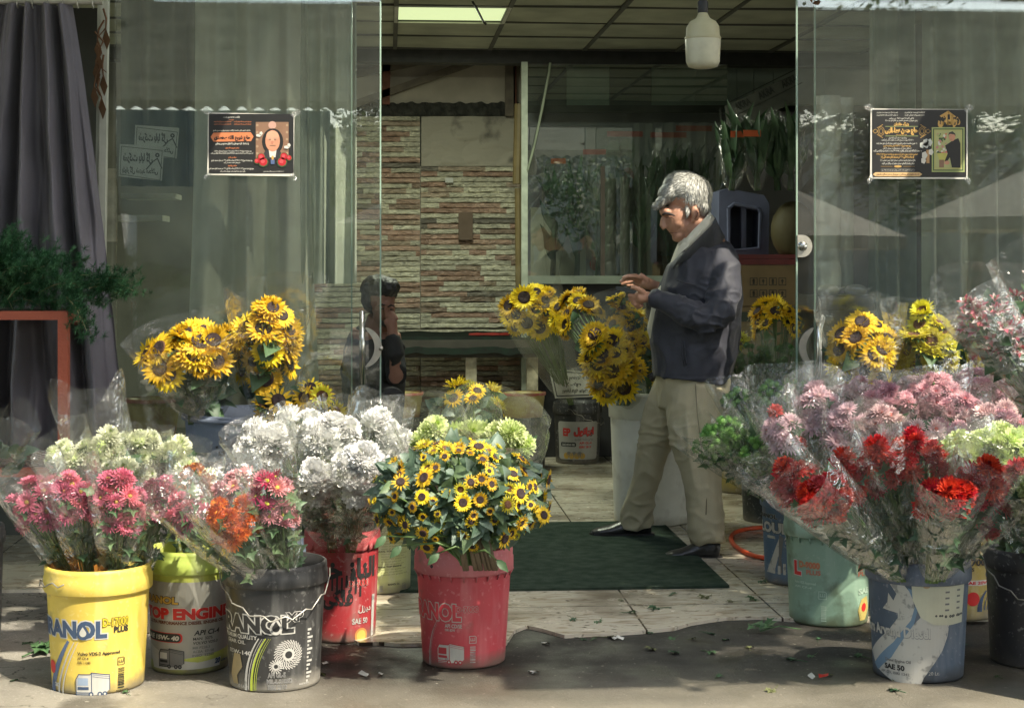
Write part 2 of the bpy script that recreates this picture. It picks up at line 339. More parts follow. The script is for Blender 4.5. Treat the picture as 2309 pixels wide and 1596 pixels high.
# tiled shop floor with a broken front edge, a slab 12 mm proud of the ground
def tile_mat():
    m = bpy.data.materials.new('marble_tiles'); m.use_nodes = True; N, L = nodes(m); b = N['Principled BSDF']
    tc = N.new('ShaderNodeTexCoord'); mp = N.new('ShaderNodeMapping'); mp.inputs['Location'].default_value = (-.89, -6.03, 0); L.new(tc.outputs['Object'], mp.inputs['Vector'])
    br = N.new('ShaderNodeTexBrick'); br.offset = 0; br.inputs['Scale'].default_value = 1; br.inputs['Brick Width'].default_value = .515; br.inputs['Row Height'].default_value = .515; br.inputs['Mortar Size'].default_value = .004
    br.inputs['Color1'].default_value = (.60, .55, .44, 1); br.inputs['Color2'].default_value = (.66, .61, .50, 1); br.inputs['Mortar'].default_value = (.05, .035, .025, 1); L.new(mp.outputs[0], br.inputs['Vector'])
    def nz(s, sc3=(1, 1, 1), d=7, dist=0):
        q = N.new('ShaderNodeMapping'); q.inputs['Scale'].default_value = sc3; q.inputs['Rotation'].default_value = (0, 0, .4); L.new(tc.outputs['Object'], q.inputs['Vector'])
        n = N.new('ShaderNodeTexNoise'); n.inputs['Scale'].default_value = s; n.inputs['Detail'].default_value = d; n.inputs['Distortion'].default_value = dist; L.new(q.outputs[0], n.inputs['Vector']); return n.outputs['Fac']
    def mx(f, a, z, A, B):
        r = N.new('ShaderNodeMapRange'); r.inputs['From Min'].default_value = a; r.inputs['From Max'].default_value = z; L.new(f, r.inputs['Value'])
        x = N.new('ShaderNodeMix'); x.data_type = 'RGBA'; L.new(r.outputs['Result'], x.inputs[0]); L.new(A, x.inputs[6]); x.inputs[7].default_value = (*B, 1); return x.outputs[2]
    c = mx(nz(5, (1, 3.5, 1), dist=1.5), .5, .66, br.outputs['Color'], (.38, .32, .23))
    c = mx(nz(28, (1, 2, 1)), .6, .7, c, (.14, .115, .085))
    c = mx(nz(2.2), .52, .72, c, (.2, .16, .115))
    L.new(c, b.inputs['Base Color']); b.inputs['Roughness'].default_value = .3
    r = N.new('ShaderNodeMapRange'); r.inputs['To Min'].default_value = .06; r.inputs['To Max'].default_value = .42; L.new(nz(6), r.inputs['Value']); L.new(r.outputs['Result'], b.inputs['Roughness'])
    return m
edge = [(812,1448),(850,1446),(905,1450),(950,1449),(1010,1450),(1085,1449),(1142,1447),(1160,1420),(1188,1409),(1224,1417),(1252,1425),(1273,1431),(1319,1428),(1380,1426),(1450,1421),(1520,1414),(1557,1403),(1600,1396),(1638,1391),(1716,1389),(1780,1394),(1900,1397),(2050,1392),(2309,1394),(2600,1396)]
TZ = .012
pts = [GP(x, y, TZ) for x, y in edge]
poly = [V(-1.0, 6.2, TZ), pts[0]+V(-.03, .06, 0)]+pts+[V(5, 5.9, TZ), V(5, 14, TZ), V(-7, 14, TZ), V(-7, 6.5, TZ), V(-1.0, 6.5, TZ)]
m_ = MB(); m_.prism(poly, V(0, 0, -TZ-.004)); struct('floor', m_, tile_mat())

# green carpet mat
rug = mat('green_carpet', (.026, .045, .032), 1., .35, 18, .9, 420, spec=.1, col2=(.06, .082, .062))
x0, x1, y0_, y1_ = -.02, 1.322, 6.33, 7.93
def rugp(u, v):
    e = .012*noise.noise(V(u*9, v*9, 3))
    return V(x0+(x1-x0)*u+(e if 0 < v < 1 else 0), y0_+(y1_-y0_)*v+e*1.2, TZ+.009+.006*max(0, noise.noise(V(u*3, v*4, 8))))
r_ = MB(); r_.grid(rugp, 60, 60); n_ = len(r_.v)
for q in ([(x0, y0_), (x1, y0_)], [(x1, y0_), (x1, y1_)], [(x1, y1_), (x0, y1_)], [(x0, y1_), (x0, y0_)]):
    a, b_ = V(*q[0], TZ), V(*q[1], TZ); r_.bar(a+V(0, 0, .004), b_+V(0, 0, .004), .012, .012)
thing('carpet_mat', r_, rug, 'dark green carpet mat lying on the tiles in the doorway', 'mat')

# ================================================================ the shop shell
GY = 6.85                                             # depth of the glass front
wall_dk = mat('grimy_plaster', (.10, .10, .085), .9, .3, 3, .3)
beige = mat('beige_board', (.20, .18, .145), .85, .2, 4, .2)
cement = mat('cement', (.15, .145, .125), .95, .35, 6, .6, 30)
darksteel = mat('dark_steel', (.045, .045, .04), .55, .3, 12)
alu = mat('aluminium', (.62, .63, .60), .38, .15, 10, metal=.6)
white_p = mat('white_paint', (.62, .62, .56), .5, .15, 12)
rust = mat('rusted_brown', (.16, .065, .04), .8, .4, 20, .3)

def walls():
    m = MB(); m.box((-7, 11.62, 0), (5, 11.8, 3.2)); o = struct('wall_back', m, wall_dk)
    m = MB(); m.box((-7.2, GY, 0), (-7, 11.8, 3.2)); struct('wall_left', m, wall_dk)
    m = MB(); m.box((5, GY, 0), (5.2, 11.8, 3.2)); struct('wall_right', m, wall_dk)
    m = MB(); m.box((-7, GY-.06, 2.47), (5, GY+.1, 3.0)); struct('wall_front', m, mat('front_beam', (.11, .11, .09), .6, .2, 5))
walls()
# suspended ceiling: 0.6 m tiles laid in a dark T-bar grid
CZ = 2.68
ctile = mat('ceiling_tile', (.17, .175, .14), .7, .25, 3, .25, 90)
tgrid = mat('ceiling_grid', (.07, .07, .06), .6, .2, 8)
lightpanel = glow('light_diffuser', (.80, .93, .50), .215)
cxs = [WY(300, 14, 9.0).x]
base_x = W(893, 30, 9.2).x; base_y = WY(893, 14, 9.0).y
ceil = MB(); gridm = MB()
lx0 = W(893, 32, 9.2).x; ly0 = 8.92
xs = [lx0+.62*i for i in range(-10, 7)]; ys = [ly0+.6*i for i in range(-3, 4)]
for i in range(len(xs)-1):
    for j in range(len(ys)-1):
        if abs(xs[i]-lx0) < .01 and abs(ys[j]-ly0) < .01: continue
        dz = rnd.uniform(-.006, .006); t = rnd.uniform(-.006, .006)
        ceil.add([V(xs[i]+.006, ys[j]+.006, CZ+dz), V(xs[i+1]-.006, ys[j]+.006, CZ+dz+t), V(xs[i+1]-.006, ys[j+1]-.006, CZ+t), V(xs[i]+.006, ys[j+1]-.006, CZ)], [(0, 3, 2, 1)])
struct('ceiling', ceil, ctile)
for x in xs: gridm.box((x-.013, ys[0], CZ-.014), (x+.013, ys[-1], CZ+.004))
for i, y in enumerate(ys): gridm.box((xs[0], y-.009, CZ-.010), (xs[-1], y+.009, CZ+.003))
gridm.box((-7, 11.25, 2.70), (5, 11.3, 3.2)); 
o = struct('ceiling_grid', gridm, tgrid); 
u_ = MB(); u_.box((-7, GY+.1, 2.95), (5, 11.6, 3.0)); struct('ceiling_void', u_, darksteel)
lp = empty('ceiling_light', (lx0+.31, ly0+.3, CZ), 'lit square panel light set in the suspended ceiling', 'ceiling light')
q = MB(); q.add([V(lx0+.012, ly0+.012, CZ+.002), V(lx0+.608, ly0+.012, CZ+.002), V(lx0+.608, ly0+.588, CZ+.002), V(lx0+.012, ly0+.588, CZ+.002)], [(0, 3, 2, 1)]); part('light_diffuser', q, lightpanel, lp)
q = MB()
for a, b_ in (((lx0, ly0), (lx0+.62, ly0)), ((lx0+.62, ly0), (lx0+.62, ly0+.6)), ((lx0+.62, ly0+.6), (lx0, ly0+.6)), ((lx0, ly0+.6), (lx0, ly0))):
    q.bar(V(*a, CZ-.012), V(*b_, CZ-.012), .02, .006, side=V(0, 0, 1))
part('light_frame', q, white_p, lp, False)
al = bpy.data.lights.new('ceiling_light_lamp', 'AREA'); al.shape = 'RECTANGLE'; al.size = .58; al.size_y = .56; al.energy = LAMP; al.color = (.93, 1, .78)
ao_ = bpy.data.objects.new('ceiling_light_lamp', al); col.objects.link(ao_); ao_.parent = lp; ao_.location = (0, 0, -.02)
wr = MB(); wr.tube([W(1058, -8, 8.8), W(1075, 20, 8.75), W(1090, 50, 8.7), W(1097, 56, 8.7)], .006, 6); thing('hanging_wire', wr, darksteel, 'thin dark wire dangling in front of the lit ceiling panel', 'wire')

# dark cross beam under the rear edge of the ceiling
def wbar(x0, y0, x1, y1, Y, d, m, mb): mb.add([WY(x, y, Y+dd) if False else V(WY(x, y, Y).x, Y+dd, WY(x, y, Y).z) for dd in (0, d) for x, y in ((x0, y1), (x1, y1), (x1, y0), (x0, y0))], [(0, 1, 2, 3), (7, 6, 5, 4), (0, 4, 5, 1), (1, 5, 6, 2), (2, 6, 7, 3), (3, 7, 4, 0)], m)
bm_ = MB(); a = WY(700, 128, 10.86); b_ = WY(1830, 140, 10.86); bm_.box((-7, 10.86, 2.60), (5, 11.0, 2.70)); thing('steel_beam', bm_, darksteel, 'long dark steel beam crossing under the back edge of the ceiling', 'beam')

# rear wall boards, braces, stone cladding
Yb = 11.5
bb = MB(); wbar(560, 120, 1186, 250, Yb, .05, 0, bb); wbar(560, 375, 1186, 1070, Yb+.04, .04, 0, bb); thing('rear_board', bb, beige, 'beige sheet wall above the stone cladding, behind the diagonal braces', 'wall')
br = MB(); s = V(0, 1, 0)
for (x0_, y0, x1_, y1, wd, mm) in ((750, 178, 1000, 128, .05, 0), (800, 236, 1090, 132, .05, 0), (870, 236, 872, 130, .055, 1), (1150, 262, 1150, 130, .07, 0), (1161, 262, 1161, 130, .02, 1)):
    k = MB(); k.bar(WY(x0_, y0, Yb-.06), WY(x1_, y1, Yb-.06), wd, .04)
    L0 = {750: 'shallow brown steel brace running up to the beam, the upper one', 800: 'steep dark steel brace crossing the beige board, the lower one', 870: 'short rusty red upright behind the two slanting braces', 1150: 'dark steel upright beside the partition frame', 1161: 'thin rusty upright beside the partition frame'}[x0_]
    thing('steel_brace', k, rust if mm else mat('brown_steel', (.09, .075, .055), .7, .3, 14), L0, 'brace')
sl = MB(); sl.grid(lambda u, v: V(0, 0, 0)+WY(560+625*u, 232+30*v+(5*noise.noise(V(u*40, v*3, 0)) if v < .9 else 0), Yb-.02)+V(0, -.03*abs(noise.noise(V(u*60, v*5, 1))), 0), 120, 4)
thing('dark_ledge', sl, mat('dark_render', (.05, .05, .042), .95, .5, 20, .8, 60), 'sooty dark strip of render along the top of the stone cladding', 'ledge')  # dark strip mottled by noise along the cladding top

# ledge-stone cladding: printed relief tiles, every stone its own colour
def attr_mat(name, rough=.55):
    m = bpy.data.materials.new(name); m.use_nodes = True; N, L = nodes(m); b = N['Principled BSDF']
    at = N.new('ShaderNodeAttribute'); at.attribute_name = 'tone'
    tc = N.new('ShaderNodeTexCoord'); mp = N.new('ShaderNodeMapping'); mp.inputs['Scale'].default_value = (1, 1, 3); L.new(tc.outputs['Object'], mp.inputs[0])
    n = N.new('ShaderNodeTexNoise'); n.inputs['Scale'].default_value = 14; n.inputs['Detail'].default_value = 8; n.inputs['Distortion'].default_value = 2; L.new(mp.outputs[0], n.inputs['Vector'])
    r = N.new('ShaderNodeMapRange'); r.inputs['From Min'].default_value = .3; r.inputs['From Max'].default_value = .7; r.inputs['To Min'].default_value = .5; r.inputs['To Max'].default_value = 1.35; L.new(n.outputs['Fac'], r.inputs['Value'])
    x = N.new('ShaderNodeMix'); x.data_type = 'RGBA'; x.blend_type = 'MULTIPLY'; x.inputs[0].default_value = 1; L.new(at.outputs['Color'], x.inputs[6]); L.new(r.outputs['Result'], x.inputs[7])
    L.new(x.outputs[2], b.inputs['Base Color']); b.inputs['Roughness'].default_value = rough
    bp = N.new('ShaderNodeBump'); bp.inputs['Strength'].default_value = .7; bp.inputs['Distance'].default_value = .02; L.new(n.outputs['Fac'], bp.inputs['Height']); L.new(bp.outputs['Normal'], b.inputs['Normal'])
    return m
stone_m = attr_mat('ledge_stone', .4)
TON = [(.74, .72, .54)]*7+[(.62, .60, .46)]*4+[(.50, .30, .22)]*3+[(.40, .21, .15)]*2+[(.24, .15, .11)]+[(.12, .11, .10)]*1+[(.48, .36, .26)]*2
def stone_panel(x0p, y0p, x1p, y1p, label, rng):
    a = WY(x0p, y1p, Yb); b = WY(x1p, y0p, Yb); X0, X1, Z0, Z1 = a.x, b.x, a.z, b.z
    mb = MB(); tones = []; rows = max(1, int((Z1-Z0)/.036)); h = (Z1-Z0)/rows
    for i in range(rows):
        x = X0-rng.uniform(0, .15)
        while x < X1:
            ln = rng.choice((.12, .18, .25, .33, .42)); xa, xb = max(X0, x), min(X1, x+ln); x += ln
            if xb-xa < .01: continue
            d = rng.uniform(.008, .022); za, zb = Z0+i*h+.001, Z0+(i+1)*h-.0015; n = max(2, int((xb-xa)/.04)); b0 = len(mb.v)
            for k in range(n+1):
                xx = xa+(xb-xa)*k/n; e = .35 if k in (0, n) else 1
                jz = .006*noise.noise(V(xx*14, i*3, 0))
                mb.v += [(xx, Yb-.002, za+jz), (xx, Yb-d*e*rng.uniform(.7, 1.1), za+.005+jz), (xx, Yb-d*e*rng.uniform(.7, 1.2), (za+zb)/2+jz), (xx, Yb-d*e*rng.uniform(.6, 1), zb-.004+jz), (xx, Yb-.002, zb+jz)]
            for k in range(n):
                for q in range(4): mb.f.append((b0+k*5+q, b0+(k+1)*5+q, b0+(k+1)*5+q+1, b0+k*5+q+1)); mb.m.append(0)
            t = rng.choice(TON); t = tuple(.72*a+.28*b for a, b in zip(t, (.52, .46, .34))); f = rng.uniform(.8, 1.12); tones += [tuple(min(1, c*f) for c in t)+(1,)]*(n*4)
    org = V((X0+X1)/2, Yb, Z0); me = mb.mesh('stone_cladding', stone_m, False, org); ca = me.color_attributes.new('tone', 'FLOAT_COLOR', 'CORNER')
    buf = []
    for p, t in zip(me.polygons, tones): buf += list(t)*p.loop_total
    ca.data.foreach_set('color', buf)
    o = place('stone_cladding', me); o.location = org; tag(o, label, 'stone cladding', 'panels of ledge stone cladding on the rear wall'); return o
sr = random.Random(3)
stone_panel(560, 262, 858, 1070, 'reddish ledge stone panel seen through the left glass door', sr)
stone_panel(860, 262, 947, 1070, 'narrow tall ledge stone panel just right of the glass door edge', sr)
stone_panel(949, 376, 1172, 740, 'wide ledge stone panel with a small brown card fixed on it', sr)
stone_panel(949, 742, 1172, 1070, 'ledge stone panel below the green shelf', sr)
cp = MB(); cp.grid(lambda u, v: WY(950+232*u, 375-112*v, Yb)+V(0, -.012*abs(math.sin((u*3+.8*math.sin(v*3+u*2))*PI))-.02*max(0, noise.noise(V(u*5, v*6, 2))), 0), 60, 30)
thing('cement_patch', cp, mat('tile_adhesive', (.20, .185, .15), .95, .3, 3, .6, 25, col2=(.07, .065, .055), thr=.56), 'bare cement patch with wavy adhesive ridges where a stone panel is missing', 'cement patch')
k = MB(); wbar(1034, 479, 1066, 541, Yb-.06, .02, 0, k); thing('brown_card', k, mat('brown_card', (.17, .12, .085), .8, .15, 12), 'small plain brown card fixed upright on the stone cladding', 'card')
k = MB(); wbar(1004, 401, 1022, 412, Yb-.055, .008, 0, k); thing('white_sticker', k, white_p, 'torn white sticker on the stone cladding above the brown card', 'sticker')
# green-topped shelf with its leg, tools on it
sh = empty('work_shelf', V(WY(1040, 760, 10.9).x, 10.9, 0), 'long low work shelf covered in dark green carpet against the stone wall', 'shelf')
gz = WY(1040, 757, 10.7).z
k = MB(); xa, xb = WY(800, 760, 10.6).x, WY(1216, 760, 10.6).x
k.grid(lambda u, v: V(xa+(xb-xa)*u, 10.45+1.02*v if v > .12 else 10.45, gz-.008*abs(math.sin(u*9))-(0 if v > .12 else .10+.02*noise.noise(V(u*14, 0, 0)))), 50, 8); part('shelf_cover', k, mat('green_cloth', (.012, .024, .017), 1., .3, 20, .8, 300, spec=.1, col2=(.022, .036, .027)), sh)
k = MB(); k.box((xa, 10.5, gz-.13), (xb, 11.45, gz-.02)); part('shelf_board', k, mat('dark_board', (.06, .055, .045), .8), sh, False)
for px in (880, 1062, 1200):
    k = MB(); c = WY(px, 900, 10.55); k.box((c.x-.035, 10.52, 0.012), (c.x+.035, 10.6, gz-.13)); part('leg', k, mat('chipped_cream', (.27, .24, .17), .7, .4, 22), sh, False)
for i, (px, ln, rot) in enumerate(((1078, .12, .1), (1112, .16, -.05), (1140, .09, .35))):
    c = V(WY(px, 772, 10.62).x, 10.62, gz+.012); k = MB(); d = V(math.cos(rot), math.sin(rot), 0)
    k.tube([c-d*ln*.5+V(0, .012, 0), c, c+d*ln*.35], [.007, .011, .008], 6); k.tube([c-d*ln*.5-V(0, .012, 0), c, c+d*ln*.35], [.007, .011, .008], 6)
    t = thing('pliers', k, mat('red_grip', (.28, .03, .02), .5), ('red handled pliers lying leftmost on the green shelf', 'red handled pliers lying in the middle on the green shelf', 'short red handled cutter lying rightmost on the green shelf')[i], 'pliers', 'red tools on the green shelf')
k = MB(); c = V(WY(868, 768, 10.6).x, 10.6, gz+.02); k.box(c-V(.04, .03, .02), c+V(.04, .03, .02)); thing('white_packet', k, white_p, 'small white packet on the left end of the green shelf', 'packet')

# partition of glass on the right of the stone wall, cold room behind it
PY = 10.6
fr_m = mat('grey_green_frame', (.20, .22, .18), .6, .25, 14)
pt = empty('glass_partition', V(WY(1480, 900, PY).x, PY, 0), 'glass partition with a pale steel frame in front of the leafy bundles', 'glass partition')
k = MB(); wbar(1176, 140, 1190, 1062, PY, .05, 0, k); part('frame_post', k, fr_m, pt, False)
k = MB(); wbar(1190, 622, 1640, 640, PY, .05, 0, k); part('frame_rail', k, mat('rail_green', (.10, .115, .095), .5), pt, False)
k = MB(); wbar(1355, 375, 1364, 622, PY+.004, .03, 0, k); part('frame_mullion', k, mat('mullion_brown', (.07, .055, .045), .6), pt, False)
k = MB(); wbar(1190, 638, 1640, 1050, PY+.05, .03, 0, k); part('void_sheet', k, mat('void_black', (.018, .018, .017), .5), pt, False)  # black sheet standing in for the dark void below the rail
k = MB(); wbar(1190, 146, 1640, 622, PY+.02, .006, 0, k); part('glass_pane', k, film('partition_glass', (.86, .91, .88), .10, .6, .003, .03, (.6, .62, .58), bump=0, fres=1.5, fm=1.2, mscale=6), pt, False)
k = MB(); c = [WY(x, y, PY-.015) for x, y in ((1190, 385), (1205, 330), (1222, 250), (1238, 165), (1241, 142))]; k.tube(c, .009, 6); thing('slanting_pole', k, mat('pole_green', (.22, .25, .18), .4), 'thin pale pole leaning against the partition glass', 'pole')
k = MB(); k.tube([WY(1166, 415, PY+.2), WY(1170, 235, PY+.2)], .03, 10); k.tube([WY(1170, 705, PY+.2), WY(1168, 425, PY+.2)], .022, 10); thing('brown_pipe', k, mat('brown_pipe', (.16, .12, .05), .5), 'brown pipe standing between the stone wall and the partition', 'pipe')
# upper panelling: alternating grey-green and dark boards
pal = [(.10, .115, .10), (.045, .05, .045)]
xsP = [1190, 1278, 1375, 1470, 1568, 1662, 1700, 1745, 1797, 1860, 1960]
for i in range(len(xsP)-1):
    k = MB(); wbar(xsP[i], 130, xsP[i+1]-1, 238, 11.2, .03, 0, k)
    thing('wall_board', k, mat('board_light', (.12, .14, .122), .75, .2, 5) if i not in (0, 2) else mat('board_dark', (.055, .06, .054), .75, .2, 5), ('first', 'second', 'third', 'fourth', 'fifth', 'sixth', 'seventh', 'eighth', 'ninth', 'tenth')[i]+(' upper wall board from the partition post, '+('dark grey' if i in (0, 2) else 'grey green')), 'wall board', 'boards high on the back wall')
k = MB(); wbar(1190, 238, 1680, 254, 11.15, .06, 0, k); thing('dark_rail', k, darksteel, 'dark horizontal rail below the upper wall boards', 'rail')
k = MB(); wbar(1190, 252, 1960, 700, 11.4, .03, 0, k); thing('cold_room_panel', k, mat('mauve_panel', (.115, .11, .125), .7, .2, 2), 'dull mauve wall panel behind the wrapped leaves', 'wall panel')
k = MB(); wbar(1197, 468, 1345, 622, 11.3, .02, 0, k); thing('cream_board', k, mat('cream_board', (.58, .56, .45), .7, .2, 6), 'bright cream board low behind the partition glass', 'board')
k = MB(); wbar(1322, 375, 1440, 622, 11.25, .02, 0, k); thing('mauve_poster', k, mat('pale_mauve', (.26, .25, .29), .6, .2, 6), 'pale mauve poster board with coloured leaf shapes behind the partition glass', 'poster')
po = bpy.data.objects['mauve_poster']; P_ = Print()
for (x, y, cc) in ((1352, 400, (.32, .30, .36)), (1385, 398, (.16, .16, .22)), (1416, 402, (.30, .07, .06)), (1360, 425, (.34, .18, .13)), (1345, 445, (.30, .34, .17)), (1372, 470, (.20, .17, .26)), (1350, 480, (.18, .17, .25))):
    c = WY(x, y, 11.24); P_.disc(c.x, c.z, .045, flat('leafshape%d' % x, cc), 1, 14, .075)
a = WY(1365, 595, 11.24)
P_.disc(a.x-.06, a.z, .05, flat('poster_red', (.6, .05, .03)), 2, 16)
P_.build('poster_print', None, lambda u, v, l: V(u, 11.247-l*.001, v)-po.location).parent = po
k = MB(); wbar(1640, 240, 1652, 640, PY+.1, .05, 0, k); thing('corner_post', k, darksteel, 'dark post at the right end of the glass partition', 'post')
k = MB(); wbar(1440, 520, 1640, 640, 11.2, .05, 0, k); thing('brown_cabinet', k, mat('brown_wood', (.07, .038, .025), .6, .3, 5), 'dark brown wooden panel behind the standing man', 'cabinet')
# slanting printed carton leaning high on the right
ak = MB(); c4 = [(1638, 238), (1790, 168), (1797, 228), (1645, 300)]; ps = [WY(x, y, 10.5) for x, y in c4]; ak.prism(ps, V(0, .06, 0)); ao = thing('flat_carton', ak, mat('grey_carton', (.13, .14, .12), .8, .2, 8), 'grey green flattened carton with dark capitals slanting high on the right wall', 'carton')
P_ = Print(); ink = flat('carton_ink', (.045, .05, .045)); base = WY(1655, 262, 10.5); top = WY(1780, 200, 10.5); ang = math.atan2(top.z-base.z, top.x-base.x)
for i in range(3): P_.text('AKRA', .03+i*.17, .02, .05, ink, 1, .02, width=.11)
P_.rect(0, .09, .5, .096, ink); P_.rect(0, -.005, .5, 0, ink)
P_.build('carton_print', ao, lambda u, v, l: base+V(u*math.cos(ang)-v*math.sin(ang), -.003-l*.001, u*math.sin(ang)+v*math.cos(ang))-ao.location)

# right inner side: violet plastic crate, yellow bag, boxes
vp = mat('slate_blue_plastic', (.085, .095, .155), .45, .2, 6)
c0 = W(1678, 510, 9.6); cr = empty('plastic_crate', V(c0.x, c0.y, 1.12), 'large slate blue plastic crate with a rounded window, behind the man', 'crate')
k = MB(); outer = [(1622, 432), (1640, 425), (1722, 440), (1735, 460), (1733, 585), (1620, 592)]; inner = [(1643, 470), (1655, 460), (1708, 470), (1715, 480), (1712, 560), (1643, 565)]
oo = [W(x, y, 9.5) for x, y in outer]; ii = [W(x, y, 9.5) for x, y in inner]; d = V(0, .28, 0)
k.add(oo+ii+[p+d for p in oo]+[p+d for p in ii], [(j, (j+1) % 6, 6+(j+1) % 6, 6+j) for j in range(6)]+[(j, 12+j, 12+(j+1) % 6, (j+1) % 6) for j in range(6)]+[(6+j, 6+(j+1) % 6, 18+(j+1) % 6, 18+j) for j in range(6)])
part('crate_shell', k, vp, cr, False)
k = MB(); k.add([p+V(0, .2, 0) for p in ii], [tuple(range(6))]); part('crate_back', k, mat('crate_dark', (.03, .032, .045), .6), cr, False)
k = MB(); k.bar(W(1680, 463, 9.5)+V(0, .05, 0), W(1680, 563, 9.5)+V(0, .05, 0), .03, .03); k.tube([W(x, y, 9.5) for x, y in inner+inner[:1]], .012, 6); part('crate_rib', k, vp, cr, False)
k = MB(); k.ell(W(1788, 520, 9.4), V(.13, .12, .17)); thing('yellow_sack', k, mat('mustard', (.16, .13, .02), .7, .25, 5, .4), 'mustard yellow bulging sack beside the blue crate', 'sack', smooth=True)
for i, (y0p, y1p) in enumerate(((574, 584), (585, 597))):
    k = MB(); a = W(1660, y1p, 9.3); b = W(1800, y0p, 9.3); k.box((a.x, a.y-.0, a.z), (b.x, a.y+.3, b.z)); thing('red_box', k, mat('dark_red_card', (.16, .022, .022), .6), ('upper flat dark red box under the blue crate', 'lower flat dark red box resting on the carton')[i], 'box')
for i, (y0p, y1p, x1p) in enumerate(((598, 690, 1798), (692, 800, 1790))):
    k = MB(); a = W(1655, y1p, 9.3); b = W(x1p, y0p, 9.3); k.box((a.x, a.y, a.z), (b.x, a.y+.35, b.z))
    o = thing('cardboard_box', k, mat('kraft', (.17, .12, .06), .85, .15, 6), ('brown cardboard box printed with handling symbols, upper of two', 'brown cardboard box printed with a pale band, lower of two')[i], 'box')
    P_ = Print(); ik = flat('box_ink', (.05, .045, .03)); yy = a.y
    if i == 0:
        for r, yp in enumerate((635, 662)):
            for q in range(4):
                c = W(1700+q*22, yp, 9.3); s_ = .02
                P_.line([(c.x-s_, c.z-s_), (c.x+s_, c.z-s_), (c.x+s_, c.z+s_), (c.x-s_, c.z+s_), (c.x-s_, c.z-s_)], .004, ik)
                P_.line([(c.x, c.z-.012), (c.x, c.z+.012)], .006 if q % 2 else .012, ik); P_.disc(c.x, c.z+.004, .008, ik, 1, 6)
    else:
        a2 = W(1660, 725, 9.3); b2 = W(1790, 703, 9.3); P_.rect(a2.x, a2.z, b2.x, b2.z, flat('box_band', (.035, .05, .03))); P_.text(fa('کفش کار'), a2.x+.06, a2.z+.012, .03, flat('box_pale', (.3, .27, .18)), 2, .02)
    P_.build('box_print', o, lambda u, v, l: V(u, yy-.001-l*.0008, v)-o.location)
# ================================================================ glass front
glass = film('shopfront_glass', (.958, .97, .953), .015, .6, .0, .04, (.44, .45, .42), bump=0, fres=1.5, fm=1.1, mscale=2.2, mvar=.8)
chrome = mat('brushed_chrome', (.62, .62, .58), .22, .15, 30, metal=1.)
satin = mat('satin_steel', (.50, .48, .42), .4, .2, 20, metal=.7)
edge_m = mat('glass_edge', (.30, .42, .34), .25, .1, 10)
ZT = 2.47
def pane(name, xa, xb, Y, label, edges=()):
    t = empty(name, V((WY(xa, 600, Y).x+WY(xb, 600, Y).x)/2, Y, 0), label, 'glass panel' if 'fixed' in name else 'glass door')
    a, b = WY(xa, 600, Y).x, WY(xb, 600, Y).x
    k = MB(); k.box((a, Y, .04), (b, Y+.01, ZT)); part('glass_pane', k, glass, t, False)
    for e in edges:
        k = MB(); x = a if e == 0 else b; k.box((x-.003, Y-.001, .04), (x+.003, Y+.011, ZT)); part('polished_edge', k, edge_m, t, False)
    return t
p1 = pane('fixed_glass', 236, 793, GY+.05, 'fixed glass panel at the far left of the shop front, beside the cream post', (1,))
d1 = pane('sliding_glass_door', 262, 858, GY, 'left sliding glass door with a notice and a steel handle at its edge', (1,))
p2 = pane('fixed_glass', 1838, 2560, GY+.05, 'fixed glass panel on the right, behind the wrapped sunflowers', (0,))
d2 = pane('sliding_glass_door', 1797, 2520, GY, 'right sliding glass door with a round lock plate and curved handle', (0,))
def px(x, y, Y=GY): return WY(x, y, Y)
def crescent(cx, cy, r, a0, a1, wdt, d, flip):
    k = MB(); n = 20; o = []; i_ = []
    for j in range(n+1):
        a = math.radians(a0+(a1-a0)*j/n); wv = wdt*math.sin(PI*j/n)**.6+2.5
        o.append(px(cx+flip*r*math.cos(a), cy-r*math.sin(a))+V(0, -.02, 0)); i_.append(px(cx+flip*(r-wv)*math.cos(a), cy-(r-wv)*math.sin(a))+V(0, -.02, 0))
    k.prism([*o, *reversed(i_)], V(0, d, 0)); return k
h1 = crescent(815, 783, 46, 78, -78, 14, .012, 1); hm = part('handle', h1, satin, d1, False)
k = MB(); k.tube([px(817, 700)+V(0, -.045, 0), px(817, 865)+V(0, -.045, 0)], .012, 12, 0, V(1, 0, 0)); sub('handle_bar', k, chrome, hm)
k = MB(); k.tube([px(859, 785)+V(0, -.03, 0), px(859, 785)+V(0, .02, 0)], .009, 10, 0, V(0, 0, 1)); sub('bolt', k, satin, hm)
h2 = crescent(1846, 783, 47, 72, -72, 14, .012, -1); hm = part('handle', h2, satin, d2, False)
k = MB(); k.tube([px(1852, 712)+V(0, -.02, 0), px(1838, 745)+V(0, -.05, 0), px(1836, 785)+V(0, -.07, 0), px(1838, 830)+V(0, -.05, 0), px(1832, 872)+V(0, -.02, 0)], .009, 10, 0, V(1, 0, 0))
k.tube([px(1858, 712)+V(0, -.0, 0), px(1848, 745)+V(0, -.01, 0), px(1846, 785)+V(0, -.02, 0), px(1848, 830)+V(0, -.01, 0), px(1844, 872)+V(0, -.0, 0)], .008, 10, 0, V(1, 0, 0)); sub('handle_bar', k, chrome, hm)
k = MB(); pts_ = [px(1797, 530)]+[px(1808+22*math.cos(math.radians(a)), 555-25*math.sin(math.radians(a))) for a in range(90, -91, -15)]+[px(1797, 580)]
k.prism([p+V(0, -.012, 0) for p in pts_], V(0, .03, 0)); lk = part('lock_plate', k, satin, d2, False)
k = MB(); M = Matrix.Translation(px(1808, 555)+V(0, -.013, 0)) @ Matrix.Rotation(PI/2, 4, 'X'); k.lathe([(0, .016), (.010, .016), (.016, .012), (.017, 0), (.021, 0), (.021, -.002)], 20, 0, M); sub('lock_cylinder', k, chrome, lk)
